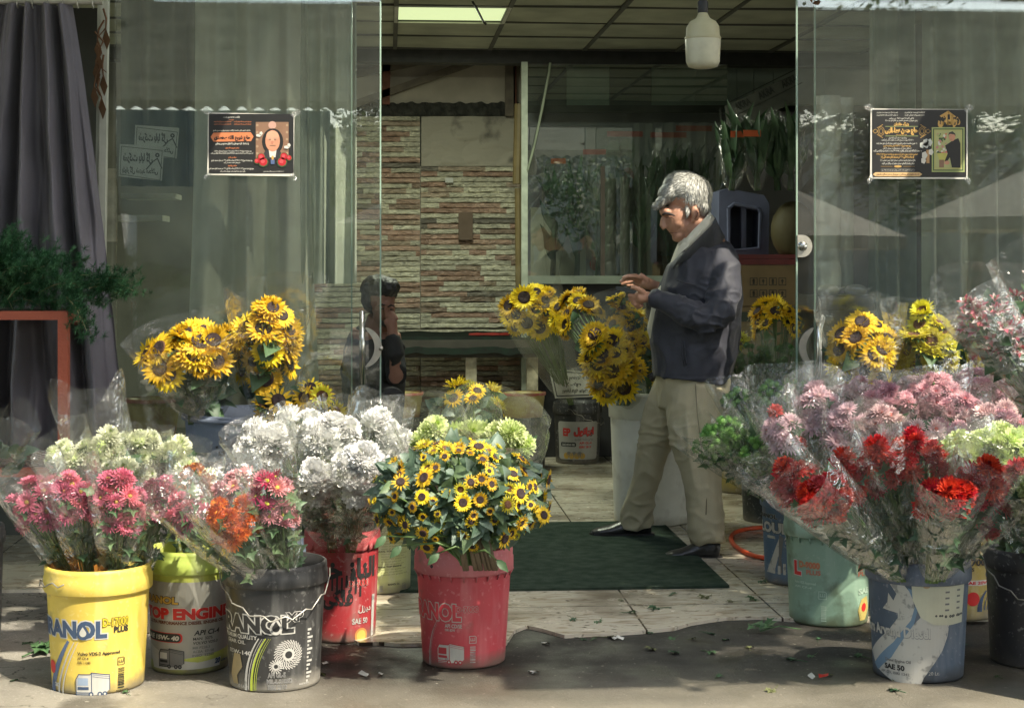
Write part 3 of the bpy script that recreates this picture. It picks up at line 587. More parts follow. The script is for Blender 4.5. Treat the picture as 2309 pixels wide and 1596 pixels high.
k = MB(); a = px(1808, 560)+V(0, -.03, 0); k.box(a-V(.0015, .001, .0), a+V(.0015, .001, .012)); sub('keyhole', k, darksteel, lk)
# slim cream post at the left end
k = MB(); k.bar(px(238, -40, GY-.03), px(224, 1060, GY-.03), .028, .05, 0, V(0, 1, 0)); k.bar(px(228, -40, GY-.02), px(215, 1060, GY-.02), .02, .04, 0, V(0, 1, 0))
thing('frame_post', k, mat('cream_post', (.44, .45, .38), .5, .2, 8), 'slim cream metal post between the dark curtain and the glass', 'post')
tw = MB(); tr_ = random.Random(5)
for i in range(7):
    p = [px(226+tr_.uniform(-6, 6), 20+i*26+q*22, GY-.07)+V(tr_.uniform(-.02, .02), 0, 0) for q in range(4)]; tw.tube(p, [.004, .004, .003, .002], 4)
    tw.add([p[2], p[2]+V(.02, -.01, -.05), p[2]+V(.005, 0, -.09), p[2]+V(-.015, .01, -.04)], [(0, 1, 2, 3)])
thing('dried_vine', tw, mat('dry_brown', (.14, .07, .03), .8), 'dry brown vine clinging to the cream post near the top', 'vine')

# notices taped to the glass
blk = flat('notice_black', (.010, .009, .009), .35); wht = flat('notice_white', (.62, .61, .55), .4); org = flat('notice_orange', (.62, .21, .09), .4); gold = flat('notice_gold', (.55, .34, .10), .4); skin_p = flat('notice_skin', (.55, .27, .17), .4)
red_p = flat('notice_red', (.42, .02, .03), .4); grn_p = flat('notice_green', (.33, .38, .15), .4); tan_p = flat('notice_tan', (.24, .14, .09), .4); pk_p = flat('notice_pink', (.5, .22, .2), .4); grey_p = flat('notice_grey', (.25, .26, .25), .4); lgn_p = flat('notice_leaf', (.05, .10, .04), .4)
tape = film('clear_tape', (.9, .92, .9), .12, .5, .15, .16, (.7, .72, .7), bscale=60)
def notice(corners, label, fn, name='notice'):
    ps = [px(x, y, GY-.008) for x, y in corners]; c = (ps[0]+ps[1]+ps[2]+ps[3])/4; c.z = min(p.z for p in ps)
    k = MB(); k.prism([ps[3], ps[2], ps[1], ps[0]], V(0, .002, 0)); o = thing(name, k, wht, label, 'notice', origin=c)
    P_ = Print(); fn(P_)
    sc_ = 1/F*ZY(sum(x for x, y in corners)/4, GY)
    P_.build('notice_print', o, lambda u, v, l: px(u, -v, GY-.0085-l*.0004)-c)
    for i, (x, y) in enumerate(corners):
        k = MB(); sx_, sy_ = (-1, -1, 1, 1)[i] if False else (-1 if i in (0, 3) else 1), (-1 if i < 2 else 1)
        d = 9; q = [(x+sx_*d*1.3-4*sy_*sx_, y+sy_*d*.4), (x-sx_*d*.2, y-sy_*d*1.0), (x-sx_*d*1.1, y-sy_*d*.1), (x+sx_*d*.5, y+sy_*d*1.4)]
        k.add([px(a, b, GY-.0118) for a, b in q], [(0, 1, 2, 3)]); part('tape', k, tape, o, False)
    return o
def left_notice(P_):
    Z = lambda u, v: (u*.3533, -v*.3533)
    def T(s, u, v, wd, h, m, b=.03): x, y = Z(u, v); P_.text(fa(s), x, y, h*.3533, m, 2, b, width=wd*.3533, align='c')
    a = Z(1333, 1108); b = Z(1874, 728); P_.rect(a[0], a[1], b[0], b[1], blk, 1)
    T('بازگشت همه به سوی اوست', 1478, 752, 105, 9, wht); T('عزیز ما', 1478, 768, 30, 6, org)
    for y in (780, 796): T('بعد از تو شب و روز گریه کنم پدر', 1420, y, 110, 7, org, .02); T('ای وای که بی تو خانه ویران گردید', 1548, y, 110, 7, org, .02)
    T('با نهایت اندوه و قلبی شکسته درگذشت پدری مهربان و همسری دلسوز', 1478, 837, 238, 9, wht)
    pts = [Z(*p) for p in ((1345, 875), (1362, 848), (1600, 845), (1618, 872), (1602, 902), (1362, 905))]; P_.poly(pts, org, 2)
    x, y = Z(1482, 888); P_.text(fa('حاج ذبیح الله محمدی'), x, y, 22*.3533, blk, 3, .07, width=232*.3533, align='c')
    T('پیشکسوت گل و گیاه ایران و بزرگ خاندان محمدی', 1482, 898, 150, 6, flat('notice_brown', (.2, .03, .02)), .0)
    T('را به اطلاع کلیه دوستان و آشنایان محترم می رسانیم', 1482, 922, 212, 11, wht, .05)
    T('مراسم تشییع و خاکسپاری', 1483, 948, 88, 8, org, .05)
    T('روز دوشنبه مورخ ۱۹ / ۸ / ۱۴۰۴ ساعت ۱۰/۳۰ صبح شهرستان محلات', 1486, 968, 238, 8, wht); T('از حسینیه آقا سید السجاد به سمت آرامگاه گلستان امامزاده عبدالله برگزار می گردد', 1480, 982, 270, 8, wht)
    T('مراسم ختم', 1483, 1008, 50, 8, org, .05); T('روز دوشنبه مورخ ۱۹ / ۸ / ۱۴۰۴ از ساعت ۱۵ الی ۱۶/۳۰ در محل مسجد جامع', 1480, 1028, 262, 9, wht, .04); T('شهرستان محلات منعقد می گردد', 1480, 1042, 105, 8, wht)
    T('مراسم یادبود', 1483, 1061, 58, 8, org, .05); T('روز پنج شنبه مورخ ۲۲ / ۸ / ۱۴۰۴ از ساعت ۱۵ الی ۱۶/۳۰ در مسجد امام محمد نقی', 1476, 1080, 285, 9, wht, .04); T('واقع در تهران، سه راه آسیاب دولاب، موتور آب منعقد می گردد', 1485, 1097, 160, 8, wht)
    a = Z(1632, 1010); b = Z(1842, 780); P_.rect(a[0], a[1], b[0], b[1], tan_p, 2)
    for i in range(5):
        for s_ in (1642+i*0, 1832): P_.disc(*Z(s_, 800+i*45), 3.2, flat('frame_light', (.36, .25, .16)), 3, 6)
    P_.disc(*Z(1738, 800), 9, flat('medal', (.5, .3, .24)), 3, 12); P_.disc(*Z(1740, 905), 24, blk, 3, 24, 30)
    P_.disc(*Z(1740, 985), 20, flat('suit', (.03, .03, .035)), 4, 16, 13); P_.poly([Z(1715, 955), Z(1765, 955), Z(1758, 1005), Z(1722, 1005)], wht, 5)
    P_.disc(*Z(1740, 900), 16.5, skin_p, 6, 24, 24); P_.disc(*Z(1739, 868), 14, flat('pale_skin', (.62, .33, .22)), 7, 18, 12)
    for dx in (-17, 17): P_.disc(*Z(1739+dx, 893), 3, tan_p, 8, 10, 1.2); P_.line([Z(1739+dx-9, 884), Z(1739+dx+9, 884)], 1.1, grey_p, 8)
    P_.disc(*Z(1738, 910), 3, flat('nose_tone', (.48, .2, .13)), 8, 8, 4); P_.line([Z(1722, 930), Z(1757, 930)], 1.6, tan_p, 8)
    for x, y, r in ((1668, 1005, 10), (1680, 1035, 12), (1812, 1000, 10), (1800, 1035, 12), (1845, 1010, 7), (1640, 1030, 7)):
        P_.disc(*Z(x, y), r, lgn_p, 8, 8); P_.disc(*Z(x, y-2), r*.8, red_p, 9, 9); P_.disc(*Z(x-3, y-4), r*.4, flat('rose_light', (.62, .07, .08)), 10, 7)
    for x, y in ((1652, 865), (1830, 940)): P_.disc(*Z(x, y), 7, wht, 11, 5, 4); P_.disc(*Z(x+14, y-12), 4, wht, 11, 5, 5)
    P_.rect(*Z(1728, 1048), *Z(1752, 1018), flat('candle_blue', (.08, .12, .25)), 9); P_.disc(*Z(1740, 1008), 3, gold, 10, 8, 5)
    T('از طرف خانواده های محمدی و بستگان و سایر منسوبین', 1745, 1097, 130, 7, wht, .02)
def right_notice(P_):
    Z = lambda u, v: (1944.8+.1201*u, -(225.5+.1201*v)); q = .1201
    def T(s, u, v, wd, h, m, b=.03): x, y = Z(u, v); P_.text(fa(s), x, y, h*q, m, 2, b, width=wd*q, align='c')
    a = Z(180, 1452); b = Z(1950, 185); P_.rect(a[0], a[1], b[0], b[1], blk, 1)
    T('از فراقت با غم محنت هم آغوشم پدر', 980, 245, 380, 26, wht, .01); T('رفتی و از مرگ جان سوزت سیه پوشم پدر', 465, 245, 400, 26, wht, .01)
    T('خنده و مهر و وفا و مهربانی های تو', 980, 295, 370, 26, wht, .01); T('در جهان هرگز نمی گردد فراموشم پدر', 465, 295, 400, 26, wht, .01)
    T('با قلبی آکنده از اندوه به اطلاع می رسانیم', 735, 358, 460, 30, wht, .01); T('پدری مهربان و همسری دلسوز، پیر غلام اهل بیت (ع)', 730, 398, 600, 30, wht, .01)
    T('بزرگ خاندان', 730, 480, 280, 50, gold, .06); T('حاج حسن عطاءالهی', 730, 610, 610, 85, gold, .08); T('فرزند مرحوم حاج عبدالعلی', 730, 662, 210, 18, gold)
    for v in (500, 680): P_.line([Z(430, v), Z(1040, v)], .9, grn_p, 2)
    for sx_ in (-1, 1):
        c = 735+sx_*385
        for r, w_ in ((60, .9), (34, .8)): P_.line([(Z(c+r*math.cos(t*.52), 590-r*1.35*math.sin(t*.52))) for t in range(13)], w_, gold, 2)
        c2 = c+sx_*110; P_.line([Z(c2-sx_*50, 590), Z(c2, 550), Z(c2+sx_*50, 590), Z(c2, 630), Z(c2-sx_*50, 590)], .8, gold, 2)
        for s2 in (-1, 1): P_.line([Z(c+sx_*(r_*1.0), 590+s2*(105-r_*.6)) for r_ in (-30, 0, 40, 75)], 1., gold, 2)
    T('پیشکسوت صنف گل و گیاه ایران', 660, 725, 340, 28, wht, .01); T('به لقاءالله پیوست و روح پاکش در ملکوت اعلی آرام گرفت', 655, 765, 600, 28, wht, .01)
    T('به همین مناسبت مراسم تشییع و تدفین پیکر پاک آن عزیز سفر کرده', 645, 828, 760, 32, wht, .02); T('روز جمعه مورخ ۲۳ /۰۸ /۱۴۰۴ راس ساعت ۹ صبح', 650, 875, 510, 30, gold, .04)
    T('از مقابل منزل آن مرحوم واقع در میدان ۱۲ آبان', 650, 922, 530, 30, wht, .01); T('به سمت آرامگاه ابدی ایشان واقع در قطعه ۹۴ بهشت زهرا (س) برگزار می گردد', 660, 968, 910, 30, wht, .02)
    T('همچنین مراسم سوم و هفتم آن مرحوم روز یکشنبه مورخ ۲۵ /۰۸ /۱۴۰۴', 655, 1032, 780, 30, gold, .03); T('از ساعت ۱۵ الی ۱۶:۳۰ در مسجد امام محمد نقی (ع)', 655, 1088, 620, 38, gold, .05)
    T('واقع در تهران شهید محلاتی، میدان امام حسن مجتبی (ع)', 665, 1145, 660, 30, wht, .01); T('خیابان پاسدار گمنام، میدان موتور آب برگزار می گردد', 672, 1205, 620, 30, wht, .02)
    P_.line([Z(345, 1250), Z(560, 1250)], .5, gold, 2); P_.line([Z(770, 1250), Z(980, 1250)], .5, gold, 2); P_.disc(*Z(665, 1250), 9, gold, 2, 8, 2.5)
    T('حضور شما عزیزان، باعث آرامش روح آن عزیز سفر کرده خواهد بود', 662, 1325, 600, 24, wht, .01)
    P_.line([Z(345, 1320), Z(360, 1295), Z(965, 1295), Z(988, 1320), Z(965, 1345), Z(360, 1345), Z(345, 1320)], .5, grey_p, 2)
    P_.poly([Z(195, 1397), Z(245, 1360), Z(1070, 1360), Z(1122, 1397), Z(1070, 1437), Z(245, 1437)], flat('notice_sand', (.62, .42, .20)), 2)
    x, y = Z(660, 1412); P_.text(fa('از طرف خانواده های عطاءالهی و نوروزبیگی و سایر بستگان و آشنایان'), x, y, 30*q, flat('notice_ink', (.12, .05, .02)), 3, .03, width=800*q, align='c')
    # interlaced golden heading
    x, y = Z(1625, 450); P_.text(fa('هوالباقی'), x, y, 150*q, gold, 2, .1, width=420*q, align='c')
    P_.poly([Z(1450, 300), Z(1610, 205), Z(1640, 260), Z(1480, 330)], gold, 2); P_.poly([Z(1610, 205), Z(1760, 320), Z(1720, 330), Z(1600, 250)], gold, 2)
    a = Z(1300, 1355); b = Z(1918, 515); P_.rect(a[0], a[1], b[0], b[1], grn_p, 2); a = Z(1325, 1330); b = Z(1893, 540); P_.rect(a[0], a[1], b[0], b[1], lgn_p, 3); a = Z(1345, 1310); b = Z(1873, 560); P_.rect(a[0], a[1], b[0], b[1], flat('frame_gold', (.42, .42, .16)), 4); a = Z(1378, 1275); b = Z(1840, 590); P_.rect(a[0], a[1], b[0], b[1], flat('photo_wall', (.40, .42, .19)), 5)
    rr = random.Random(4)
    for i in range(46):
        u, v = rr.uniform(1395, 1600), rr.uniform(640, 1000); P_.disc(*Z(u, v), rr.uniform(1.6, 3.6), rr.choice([lgn_p, lgn_p, pk_p, wht, grn_p, flat('coral', (.6, .16, .1))]), 6+i*.02, 7)
    P_.poly([Z(1400, 1000), Z(1590, 1000), Z(1570, 1150), Z(1440, 1130)], flat('yel_vase', (.48, .46, .12)), 7)
    P_.poly([Z(1550, 860), Z(1700, 760), Z(1800, 720), Z(1838, 820), Z(1840, 1275), Z(1680, 1270), Z(1640, 1080), Z(1560, 1200), Z(1540, 1150), Z(1600, 1010)], blk, 8)
    P_.disc(*Z(1682, 690), 7.2, skin_p, 9, 16, 10.5); P_.poly([Z(1610, 665), Z(1625, 615), Z(1690, 590), Z(1745, 640), Z(1745, 690), Z(1725, 650), Z(1640, 640)], flat('hair_print', (.05, .05, .045)), 10)
    P_.line([Z(1648, 680), Z(1668, 678)], .8, tan_p, 11); P_.line([Z(1655, 740), Z(1685, 742)], .8, tan_p, 11)
    P_.disc(*Z(1585, 1180), 6, skin_p, 9, 10, 4.5); P_.rect(*Z(1440, 1270), *Z(1530, 1125), tan_p, 8)
    P_.rect(*Z(1200, 1190), *Z(1258, 940), flat('candle', (.45, .27, .12)), 5)
    for u, v, r in ((1120, 850, 6), (1190, 800, 7), (1260, 800, 7), (1165, 1040, 7), (1145, 1140, 6), (1285, 980, 6), (1200, 850, 6)): P_.disc(*Z(u, v), r, wht if u % 2 else flat('petal_print', (.5, .52, .48)), 6, 5, r*1.3)
notice([(469, 254), (664, 258), (662, 398), (467, 395)], 'black and orange mourning notice with a bald portrait, taped on the left door', left_notice)
notice([(1963, 245), (2182, 247), (2182, 404), (1962, 403)], 'black and gold mourning notice with a framed photo, taped on the right door', right_notice)

# things just inside the left glass
IY = GY+.45
def sign_in(corners, label):
    ps = [WY(x, y, IY) for x, y in corners]; c = sum(ps, V(0, 0, 0))/4; k = MB(); k.prism([ps[3], ps[2], ps[1], ps[0]], V(0, .004, 0))
    o = thing('shop_sign', k, mat('sign_white', (.34, .35, .31), .6, .15, 14), label, 'sign', origin=c); P_ = Print(); ik = flat('sign_ink', (.05, .055, .05))
    (x0, y0), (x1, y1) = corners[0], corners[1]; wd = x1-x0; hh = corners[3][1]-y0; sl = (y1-y0)/wd
    P_.line([(x0+4, -y0-5), (x1-4, -y1-5), (corners[2][0]-4, -corners[2][1]+5), (corners[3][0]+4, -corners[3][1]+5), (x0+4, -y0-5)], 1.2, ik)
    P_.text(fa('شرکت بابا گل'), x0+wd*.08, -(y0+hh*.50), hh*.24, ik, 2, .04, width=wd*.66, mirror=True)
    for j in range(8):
        a = j*PI/4; P_.disc(x0+wd*.85+3.5*math.cos(a), -(y0+hh*.3)+3.5*math.sin(a), 2, ik, 2, 6)
    P_.line([(x0+wd*.6, -(y0+hh*.75)), (x0+wd*.75, -(y0+hh*.5)), (x0+wd*.85, -(y0+hh*.4)), (x0+wd*.95, -(y0+hh*.7))], 2.4, ik)
    P_.text(fa('بلوار گل شهید محلاتی'), x0+wd*.06, -(y0+hh*.86), hh*.16, ik, 2, .03, width=wd*.8, mirror=True)
    P_.build('sign_print', o, lambda u, v, l: WY(u, -v+(u-x0)*sl*.7, IY)+V(0, -.001-l*.0005, 0)-c)
sign_in([(305, 282), (404, 289), (398, 358), (302, 349)], 'small white plate with mirrored Persian lettering, the upper one behind the left glass')
IY = GY+.35
sign_in([(270, 325), (370, 331), (365, 408), (267, 398)], 'small white plate with mirrored Persian lettering, the lower one behind the left glass')
for (xa, xb, ya, yb, Ls) in ((272, 394, 436, 447, 'upper pale shelf board on the wall behind the left glass'), (256, 366, 485, 498, 'lower pale shelf board on the wall behind the left glass')):
    k = MB(); a = WY(xa, yb, GY+.6); b = WY(xb, ya, GY+.6); k.box((a.x, a.y, a.z), (b.x, a.y+.25, b.z)); thing('wall_shelf', k, mat('pale_shelf', (.42, .42, .35), .6, .2, 9), Ls, 'shelf')
k = MB(); a = WY(240, 545, GY+.5); b = WY(262, 380, GY+.5); k.box((a.x, a.y, a.z), (b.x, a.y+.04, b.z)); thing('pale_post', k, mat('pale_post', (.36, .34, .27), .7, .3, 16), 'short pale weathered board standing just inside the left glass', 'board')
k = MB(); k.box((-2.6, GY+.95, .0), (-1.35, GY+1.0, ZT)); thing('dark_partition', k, mat('dark_partition', (.05, .052, .045), .8, .3, 3), 'dark partition board standing behind the shelves on the left', 'partition')

# ---------------------------------------------------------------- curtains
def curtain(name, xa, xb, ya, yb, Y, folds, amp, m, label, flare=0., seed=0, squeeze=None, nu=160, nv=40, wr=.0):
    A, B = WY(xa, 600, Y).x, WY(xb, 600, Y).x; z1, z0 = WY(xa, ya, Y).z, WY(xa, yb, Y).z; rr = random.Random(seed); ph = [rr.uniform(0, 6) for _ in range(6)]
    def fn(u, v):
        t = 1-v; g_ = squeeze(v) if squeeze else 1
        uu = u+.03*math.sin(u*9+ph[0])
        x = A+(B-A)*(.5+(uu-.5)*g_)+flare*t*t*(u-.5)
        f = math.sin(uu*folds*2*PI+ph[1]+.5*math.sin(v*2+ph[2])); f2 = math.sin(uu*folds*3.1*PI+ph[3]+v)+.8*noise.noise(V(uu*folds*1.3, v*.8, seed))
        y = Y+amp*(.55+.45*t)*(f*(.7+.3*abs(f))+.35*f2)+wr*noise.noise(V(u*14, v*7, seed))*(.4+t)
        return V(x, y, z0+(z1-z0)*v)
    k = MB(); k.grid(fn, nu, nv); return thing(name, k, m, label, 'curtain', smooth=True)
tarp = mat('purple_grey_tarp', (.075, .07, .082), .58, .15, 3, .25, 260, sheen=.2)
c1 = curtain('hanging_curtain', -60, 214, 8, 1075, GY-.28, 4.2, .07, tarp, 'heavy dark purple grey curtain hanging to the floor at the far left', flare=.25, seed=2, squeeze=lambda v: 1-.42*v**3, wr=.05)
k = MB(); rr_ = random.Random(2)
rod = MB(); rod.tube([WY(-80, 3, GY-.28), WY(232, 5, GY-.28)], .012, 8); thing('curtain_rod', rod, satin, 'thin metal rod carrying the dark curtain', 'rod')
for i in range(6):
    k = MB(); c = WY(40+i*34, 12, GY-.28); k.tube([c+V(.0, .016*math.cos(a*PI/6), .016*math.sin(a*PI/6)+.004) for a in range(13)], .003, 5, 0, V(1, 0, 0), False)
    sub_o = part('curtain_ring', k, satin, c1)
sheer = mat('sage_sheer', (.265, .275, .235), .8, .08, 10, .2, 200, trans=.1)
sheer2 = mat('sage_damask', (.12, .135, .11), .7, .15, 10, .2, 120, trans=.15)
curtain('lace_curtain', 430, 700, -20, 885, GY+.24, 3.4, .075, sheer, 'pale sage lace curtain hanging behind the left glass below the notice', flare=.1, seed=4, nu=140)
curtain('lace_curtain', 640, 800, -20, 640, GY+.30, 4, .03, sheer2, 'narrow sage curtain drawn aside behind the left glass near the handle', seed=6, nu=90)
curtain('inner_curtain', 270, 480, -20, 420, GY+.7, 4, .04, mat('dim_green_cloth', (.06, .07, .055), .8, .2, 8), 'dim green cloth hanging above the mirrored plates', seed=9, nu=90)
curtain('lace_curtain', 1955, 2060, -20, 860, GY+.27, 2.2, .06, sheer2, 'dark sage curtain with deep folds behind the right notice', seed=11, nu=80)
curtain('lace_curtain', 2075, 2330, -20, 860, GY+.30, 3.6, .08, mat('sage_mid', (.17, .18, .155), .8, .15, 10, .2, 120, trans=.2), 'wide sage curtain behind the glass at the far right', seed=12, nu=140)
silver = mat('silver_plastic', (.36, .37, .33), .32, .25, 9, .5, 14, metal=.15)
def roll(xc, hw, ya, yb, Y, seed, label):
    k = MB(); z1, z0 = WY(xc, ya, Y).z, WY(xc, yb, Y).z; c = WY(xc, 600, Y); R = hw/F*Y
    def fn(u, v):
        a = u*2*PI; r = R*(1+.10*noise.noise(V(math.cos(a)*2, v*9, seed))-.10*max(0, math.sin(v*34+seed))**8); return V(c.x+r*math.cos(a), c.y+r*math.sin(a), z0+(z1-z0)*v)
    k.grid(fn, 28, 70); thing('wrapped_roll', k, silver, label, 'roll', 'rolls of wrapping standing behind the right door', smooth=True)
roll(1866, 30, 218, 652, GY+.22, 3, 'tall silvery wrinkled roll standing nearest the door lock')
roll(1903, 22, 222, 655, GY+.36, 8, 'slimmer tall silvery roll standing behind the right door')
for i, (x, y) in enumerate(((1868, 655), (1930, 655))):
    k = MB(); k.ell(WY(x, y, GY+.14), V(.05, .04, .028)); k.tube([WY(x+18, y, GY+.14), WY(x+38, y-8, GY+.14)], [.01, .002], 5); thing('white_bag', k, mat('bag_white', (.48, .48, .42), .5, .1, 20, .3), ('knotted white bag beside the silvery roll', 'knotted white bag further right on the dark ledge')[i], 'bag', smooth=True)
k = MB(); a = WY(1838, 700, GY+.12); b = WY(1965, 665, GY+.12); k.box((a.x, a.y-.04, a.z), (b.x, a.y+.35, b.z)); thing('inner_ledge', k, darksteel, 'dark ledge behind the right door carrying the white bags', 'ledge')
# dim back board behind the right glass
k = MB(); k.box((WY(2010, 600, 8.9).x, 8.9, 0), (4.9, 8.95, 2.6)); thing('dark_partition', k, MATS['dark_partition'], 'tall dark partition deep behind the right glass', 'partition')

# ---------------------------------------------------------------- hanging LED bulb
bc = W(1585, 90, 6.6); lb = empty('hanging_lamp', V(bc.x, bc.y, W(1585, 155, 6.6).z), 'large unlit LED bulb hanging from the canopy above the man', 'lamp')
s_ = 6.6/F; M = Matrix.Translation(bc)
k = MB(); k.lathe([(.0001, -65*s_), (20*s_, -65*s_), (33*s_, -61*s_), (38*s_, -50*s_), (40*s_, -5*s_), (40*s_, 0)], 32, 0, M); part('diffuser', k, mat('bulb_milk', (.60, .58, .42), .35, .12, 14), lb)
k = MB(); k.lathe([(40*s_, 0), (41*s_, 2*s_), (41*s_, 5*s_), (38*s_, 8*s_), (37*s_, 28*s_), (30*s_, 40*s_), (16*s_, 48*s_), (11*s_, 58*s_), (10*s_, 62*s_)], 32, 0, M); part('housing', k, mat('bulb_housing', (.50, .46, .28), .5, .2, 10, col2=(.22, .17, .08), thr=.68), lb)
k = MB(); k.lathe([(11*s_, 60*s_), (12*s_, 62*s_), (12*s_, 84*s_), (8*s_, 90*s_), (.001, 90*s_)], 20, 0, M); sk_ = part('socket', k, mat('black_plastic', (.02, .02, .02), .5), lb)
k = MB(); k.tube([bc+V(0, 0, 88*s_), bc+V(.01, 0, .45), V(bc.x+.02, bc.y+.1, 2.98)], .004, 6); part('cord', k, MATS['black_plastic'], lb)
k = MB(); a = W(1750, -12, 6.5); k.add([W(1838+14*math.cos(j), 4+9*math.sin(j*1.7), 6.7)+V(0, .02*math.sin(j*3), 0) for j in range(9)], [(0, 1, 2), (2, 3, 4), (4, 5, 6), (6, 7, 8), (1, 4, 7)]); thing('dry_leaves', k, MATS['dry_brown'] , 'scrap of dry leaves caught at the top of the right door', 'leaves')

# ================================================================ canopy and the market behind the camera
canopy_m = mat('canopy_sheet', (.24, .25, .19), .7, .25, 2, .2, trans=.32)
HOLES = []  # holes cut into the canopy so that sun reaches the chosen spots
def lit(x, y, Z, r, squash=1.): p = W(x, y, Z); HOLES.append((p+SUN*(-1)*((3.0-p.z)/-SUN.z), r, squash))
for h in LIT: lit(*h)
def open_cell(x, y):
    n = noise.noise(V(x*2.2, y*2.2, 0)); n2 = noise.noise(V(x*6, y*6, 5))
    for c, r, s in HOLES:
        if math.hypot((x-c.x), (y-c.y)*s) < r*(1+.35*n+.3*n2): return True
    k = 3.0/-SUN.z; gx, gy = x+SUN.x*k, y+SUN.y*k                     # where this cell's shadow meets the ground
    lim = 5.10+.07*n+(-.2 if gx > .05 else .0)+(-.03 if gx > 1.2 else 0)
    if 4.55 < gy < lim and -3 < gx < 3.2: return True
    return False
k = MB(); s = .055
X0, X1, Y0, Y1 = -2.2, 5.5, .4, 6.7
nx, ny = int((X1-X0)/s), int((Y1-Y0)/s)
for i in range(nx):
    j = 0
    while j < ny:
        if open_cell(X0+(i+.5)*s, Y0+(j+.5)*s): j += 1; continue
        j0 = j
        while j < ny and not open_cell(X0+(i+.5)*s, Y0+(j+.5)*s): j += 1
        xa, xb, ya, yb = X0+i*s, X0+(i+1)*s, Y0+j0*s, Y0+j*s
        k.add([V(xa, ya, 3), V(xb, ya, 3), V(xb, yb, 3), V(xa, yb, 3)], [(0, 1, 2, 3)])
def rect(k, xa, ya, xb, yb): k.add([V(xa, ya, 3), V(xb, ya, 3), V(xb, yb, 3), V(xa, yb, 3)], [(0, 1, 2, 3)])
rect(k, -9, -3.9, X0, 6.9); rect(k, X0+nx*s, -3.9, 10, 6.9); rect(k, X0, -3.9, X0+nx*s, Y0); rect(k, X0, Y0+ny*s, X0+nx*s, 6.9)
rect(k, -9, 6.9, 10, 12.5)
def wav(u, v): return V(-9+19*u, -3.9-.02*v, 3.0-.09*v+(.022+.02*noise.noise(V(u*30, 0, 0)))*math.sin(u*19*2*PI/.18+noise.noise(V(u*14, 3, 0)))*v)
k.grid(wav, 700, 1)
cn = thing('canopy', k, canopy_m, 'patched sheet canopy over the pavement in front of the shop, letting patches of sun through', 'canopy', origin=V(0, 1, 3))
for i, x in enumerate((-7.5, 8.5)):
    k = MB(); k.tube([V(x, -3.6, 0), V(x, -3.6, 3)], .05, 10); thing('canopy_post', k, satin, ('left', 'right')[i]+' round post carrying the outer edge of the canopy', 'post')

leafm = [mat('tree_leaf_%s' % n, c, .6, .25, 3, trans=.35) for n, c in (('dark', (.035, .06, .02)), ('light', (.09, .13, .035)))]
barkm = mat('bark', (.09, .07, .05), .9, .3, 10, .6)
def tree(x, y, h, R, label, seed, n=6000):
    r = random.Random(seed); t = empty('street_tree', V(x, y, 0), label, 'tree', 'trees across the market road')
    k = MB(); k.tube([V(x, y, 0), V(x+.1, y, h*.3), V(x-.05, y+.1, h*.55), V(x, y, h*.85)], [.17, .13, .10, .03], 9)
    cl = []
    for i in range(9):
        a = i*2.4; e = V(x+R*.7*math.cos(a), y+R*.7*math.sin(a), h*(.5+.05*i)); k.tube([V(x, y, h*(.3+.04*i)), (V(x, y, h*.4)+e)/2+V(0, 0, .1), e], [.07, .05, .015], 6); cl.append(e)
    part('trunk', k, barkm, t); k = MB()
    for i in range(n):
        c = r.choice(cl)+V(r.gauss(0, .5), r.gauss(0, .5), r.gauss(0, .45))*R*.42; a = V(r.gauss(0, 1), r.gauss(0, 1), r.gauss(0, .6)).normalized(); b = a.cross(V(r.random(), r.random(), 1)).normalized(); s_ = r.uniform(.04, .10)
        k.add([c-a*s_, c+b*s_*.5, c+a*s_, c-b*s_*.5], [(0, 1, 2, 3)], r.random() < .4)
    part('crown', k, leafm, t, False)
tree(2.5, -9.5, 4.6, 1.7, 'leafy tree right of the parasols across the road', 1); tree(6.2, -11, 5.2, 2.0, 'tall leafy tree farthest right across the road', 2); tree(9.5, -12.5, 5, 2.1, 'broad leafy tree at the road bend', 4); tree(0.2, -15, 4.4, 1.8, 'leafy tree standing behind the parasols', 5)
def parasol(x, y, h, R, label):
    t = empty('market_parasol', V(x, y, 0), label, 'parasol', 'cream parasols across the road'); k = MB(); k.tube([V(x, y, 0), V(x, y, h)], .03, 8); part('pole', k, satin, t)
    k = MB(); n = 8; top = V(x, y, h); rim = [V(x+R*math.cos(2*PI*j/n+.4), y+R*math.sin(2*PI*j/n+.4), h-.65) for j in range(n)]; low = [p-V(0, 0, .16) for p in rim]
    k.add([top]+rim+low, [(0, 1+j, 1+(j+1) % n) for j in range(n)]+[(1+j, 1+n+j, 1+n+(j+1) % n, 1+(j+1) % n) for j in range(n)]); part('canvas', k, mat('cream_canvas', (.66, .62, .48), .8, .08, 2, trans=.4), t, False)
parasol(5.1, -7.0, 2.25, 1.5, 'cream parasol opposite the right door'); parasol(8.4, -7.4, 2.5, 1.5, 'cream parasol farthest right across the road'); parasol(.75, -6.8, 2.4, 1.5, 'cream parasol opposite the shop doorway')
k = MB(); k.box((-16, -19, 0), (22, -18.6, 3.9)); thing('market_wall', k, mat('pale_render', (.5, .47, .38), .85, .15, 2), 'long pale rendered wall on the far side of the market road', 'wall')
k = MB(); k.box((-5.5, -8.8, 0.3), (-3.4, -7.2, 1.9)); k.box((-5.3, -8.7, 1.9), (-3.6, -7.3, 2.1)); vn = thing('market_van', k, mat('van_white', (.6, .6, .57), .35, .05, 3), 'pale parked van across the market road, left of the parasols', 'van')
k = MB(); 
for x in (-5.0, -3.9): k.lathe([(.001, -.1), (.3, -.1), (.32, 0), (.3, .1), (.001, .1)], 20, 0, Matrix.Translation(V(x, -7.3, .32)) @ Matrix.Rotation(PI/2, 4, 'X'))
part('wheels', k, MATS['black_plastic'], vn)
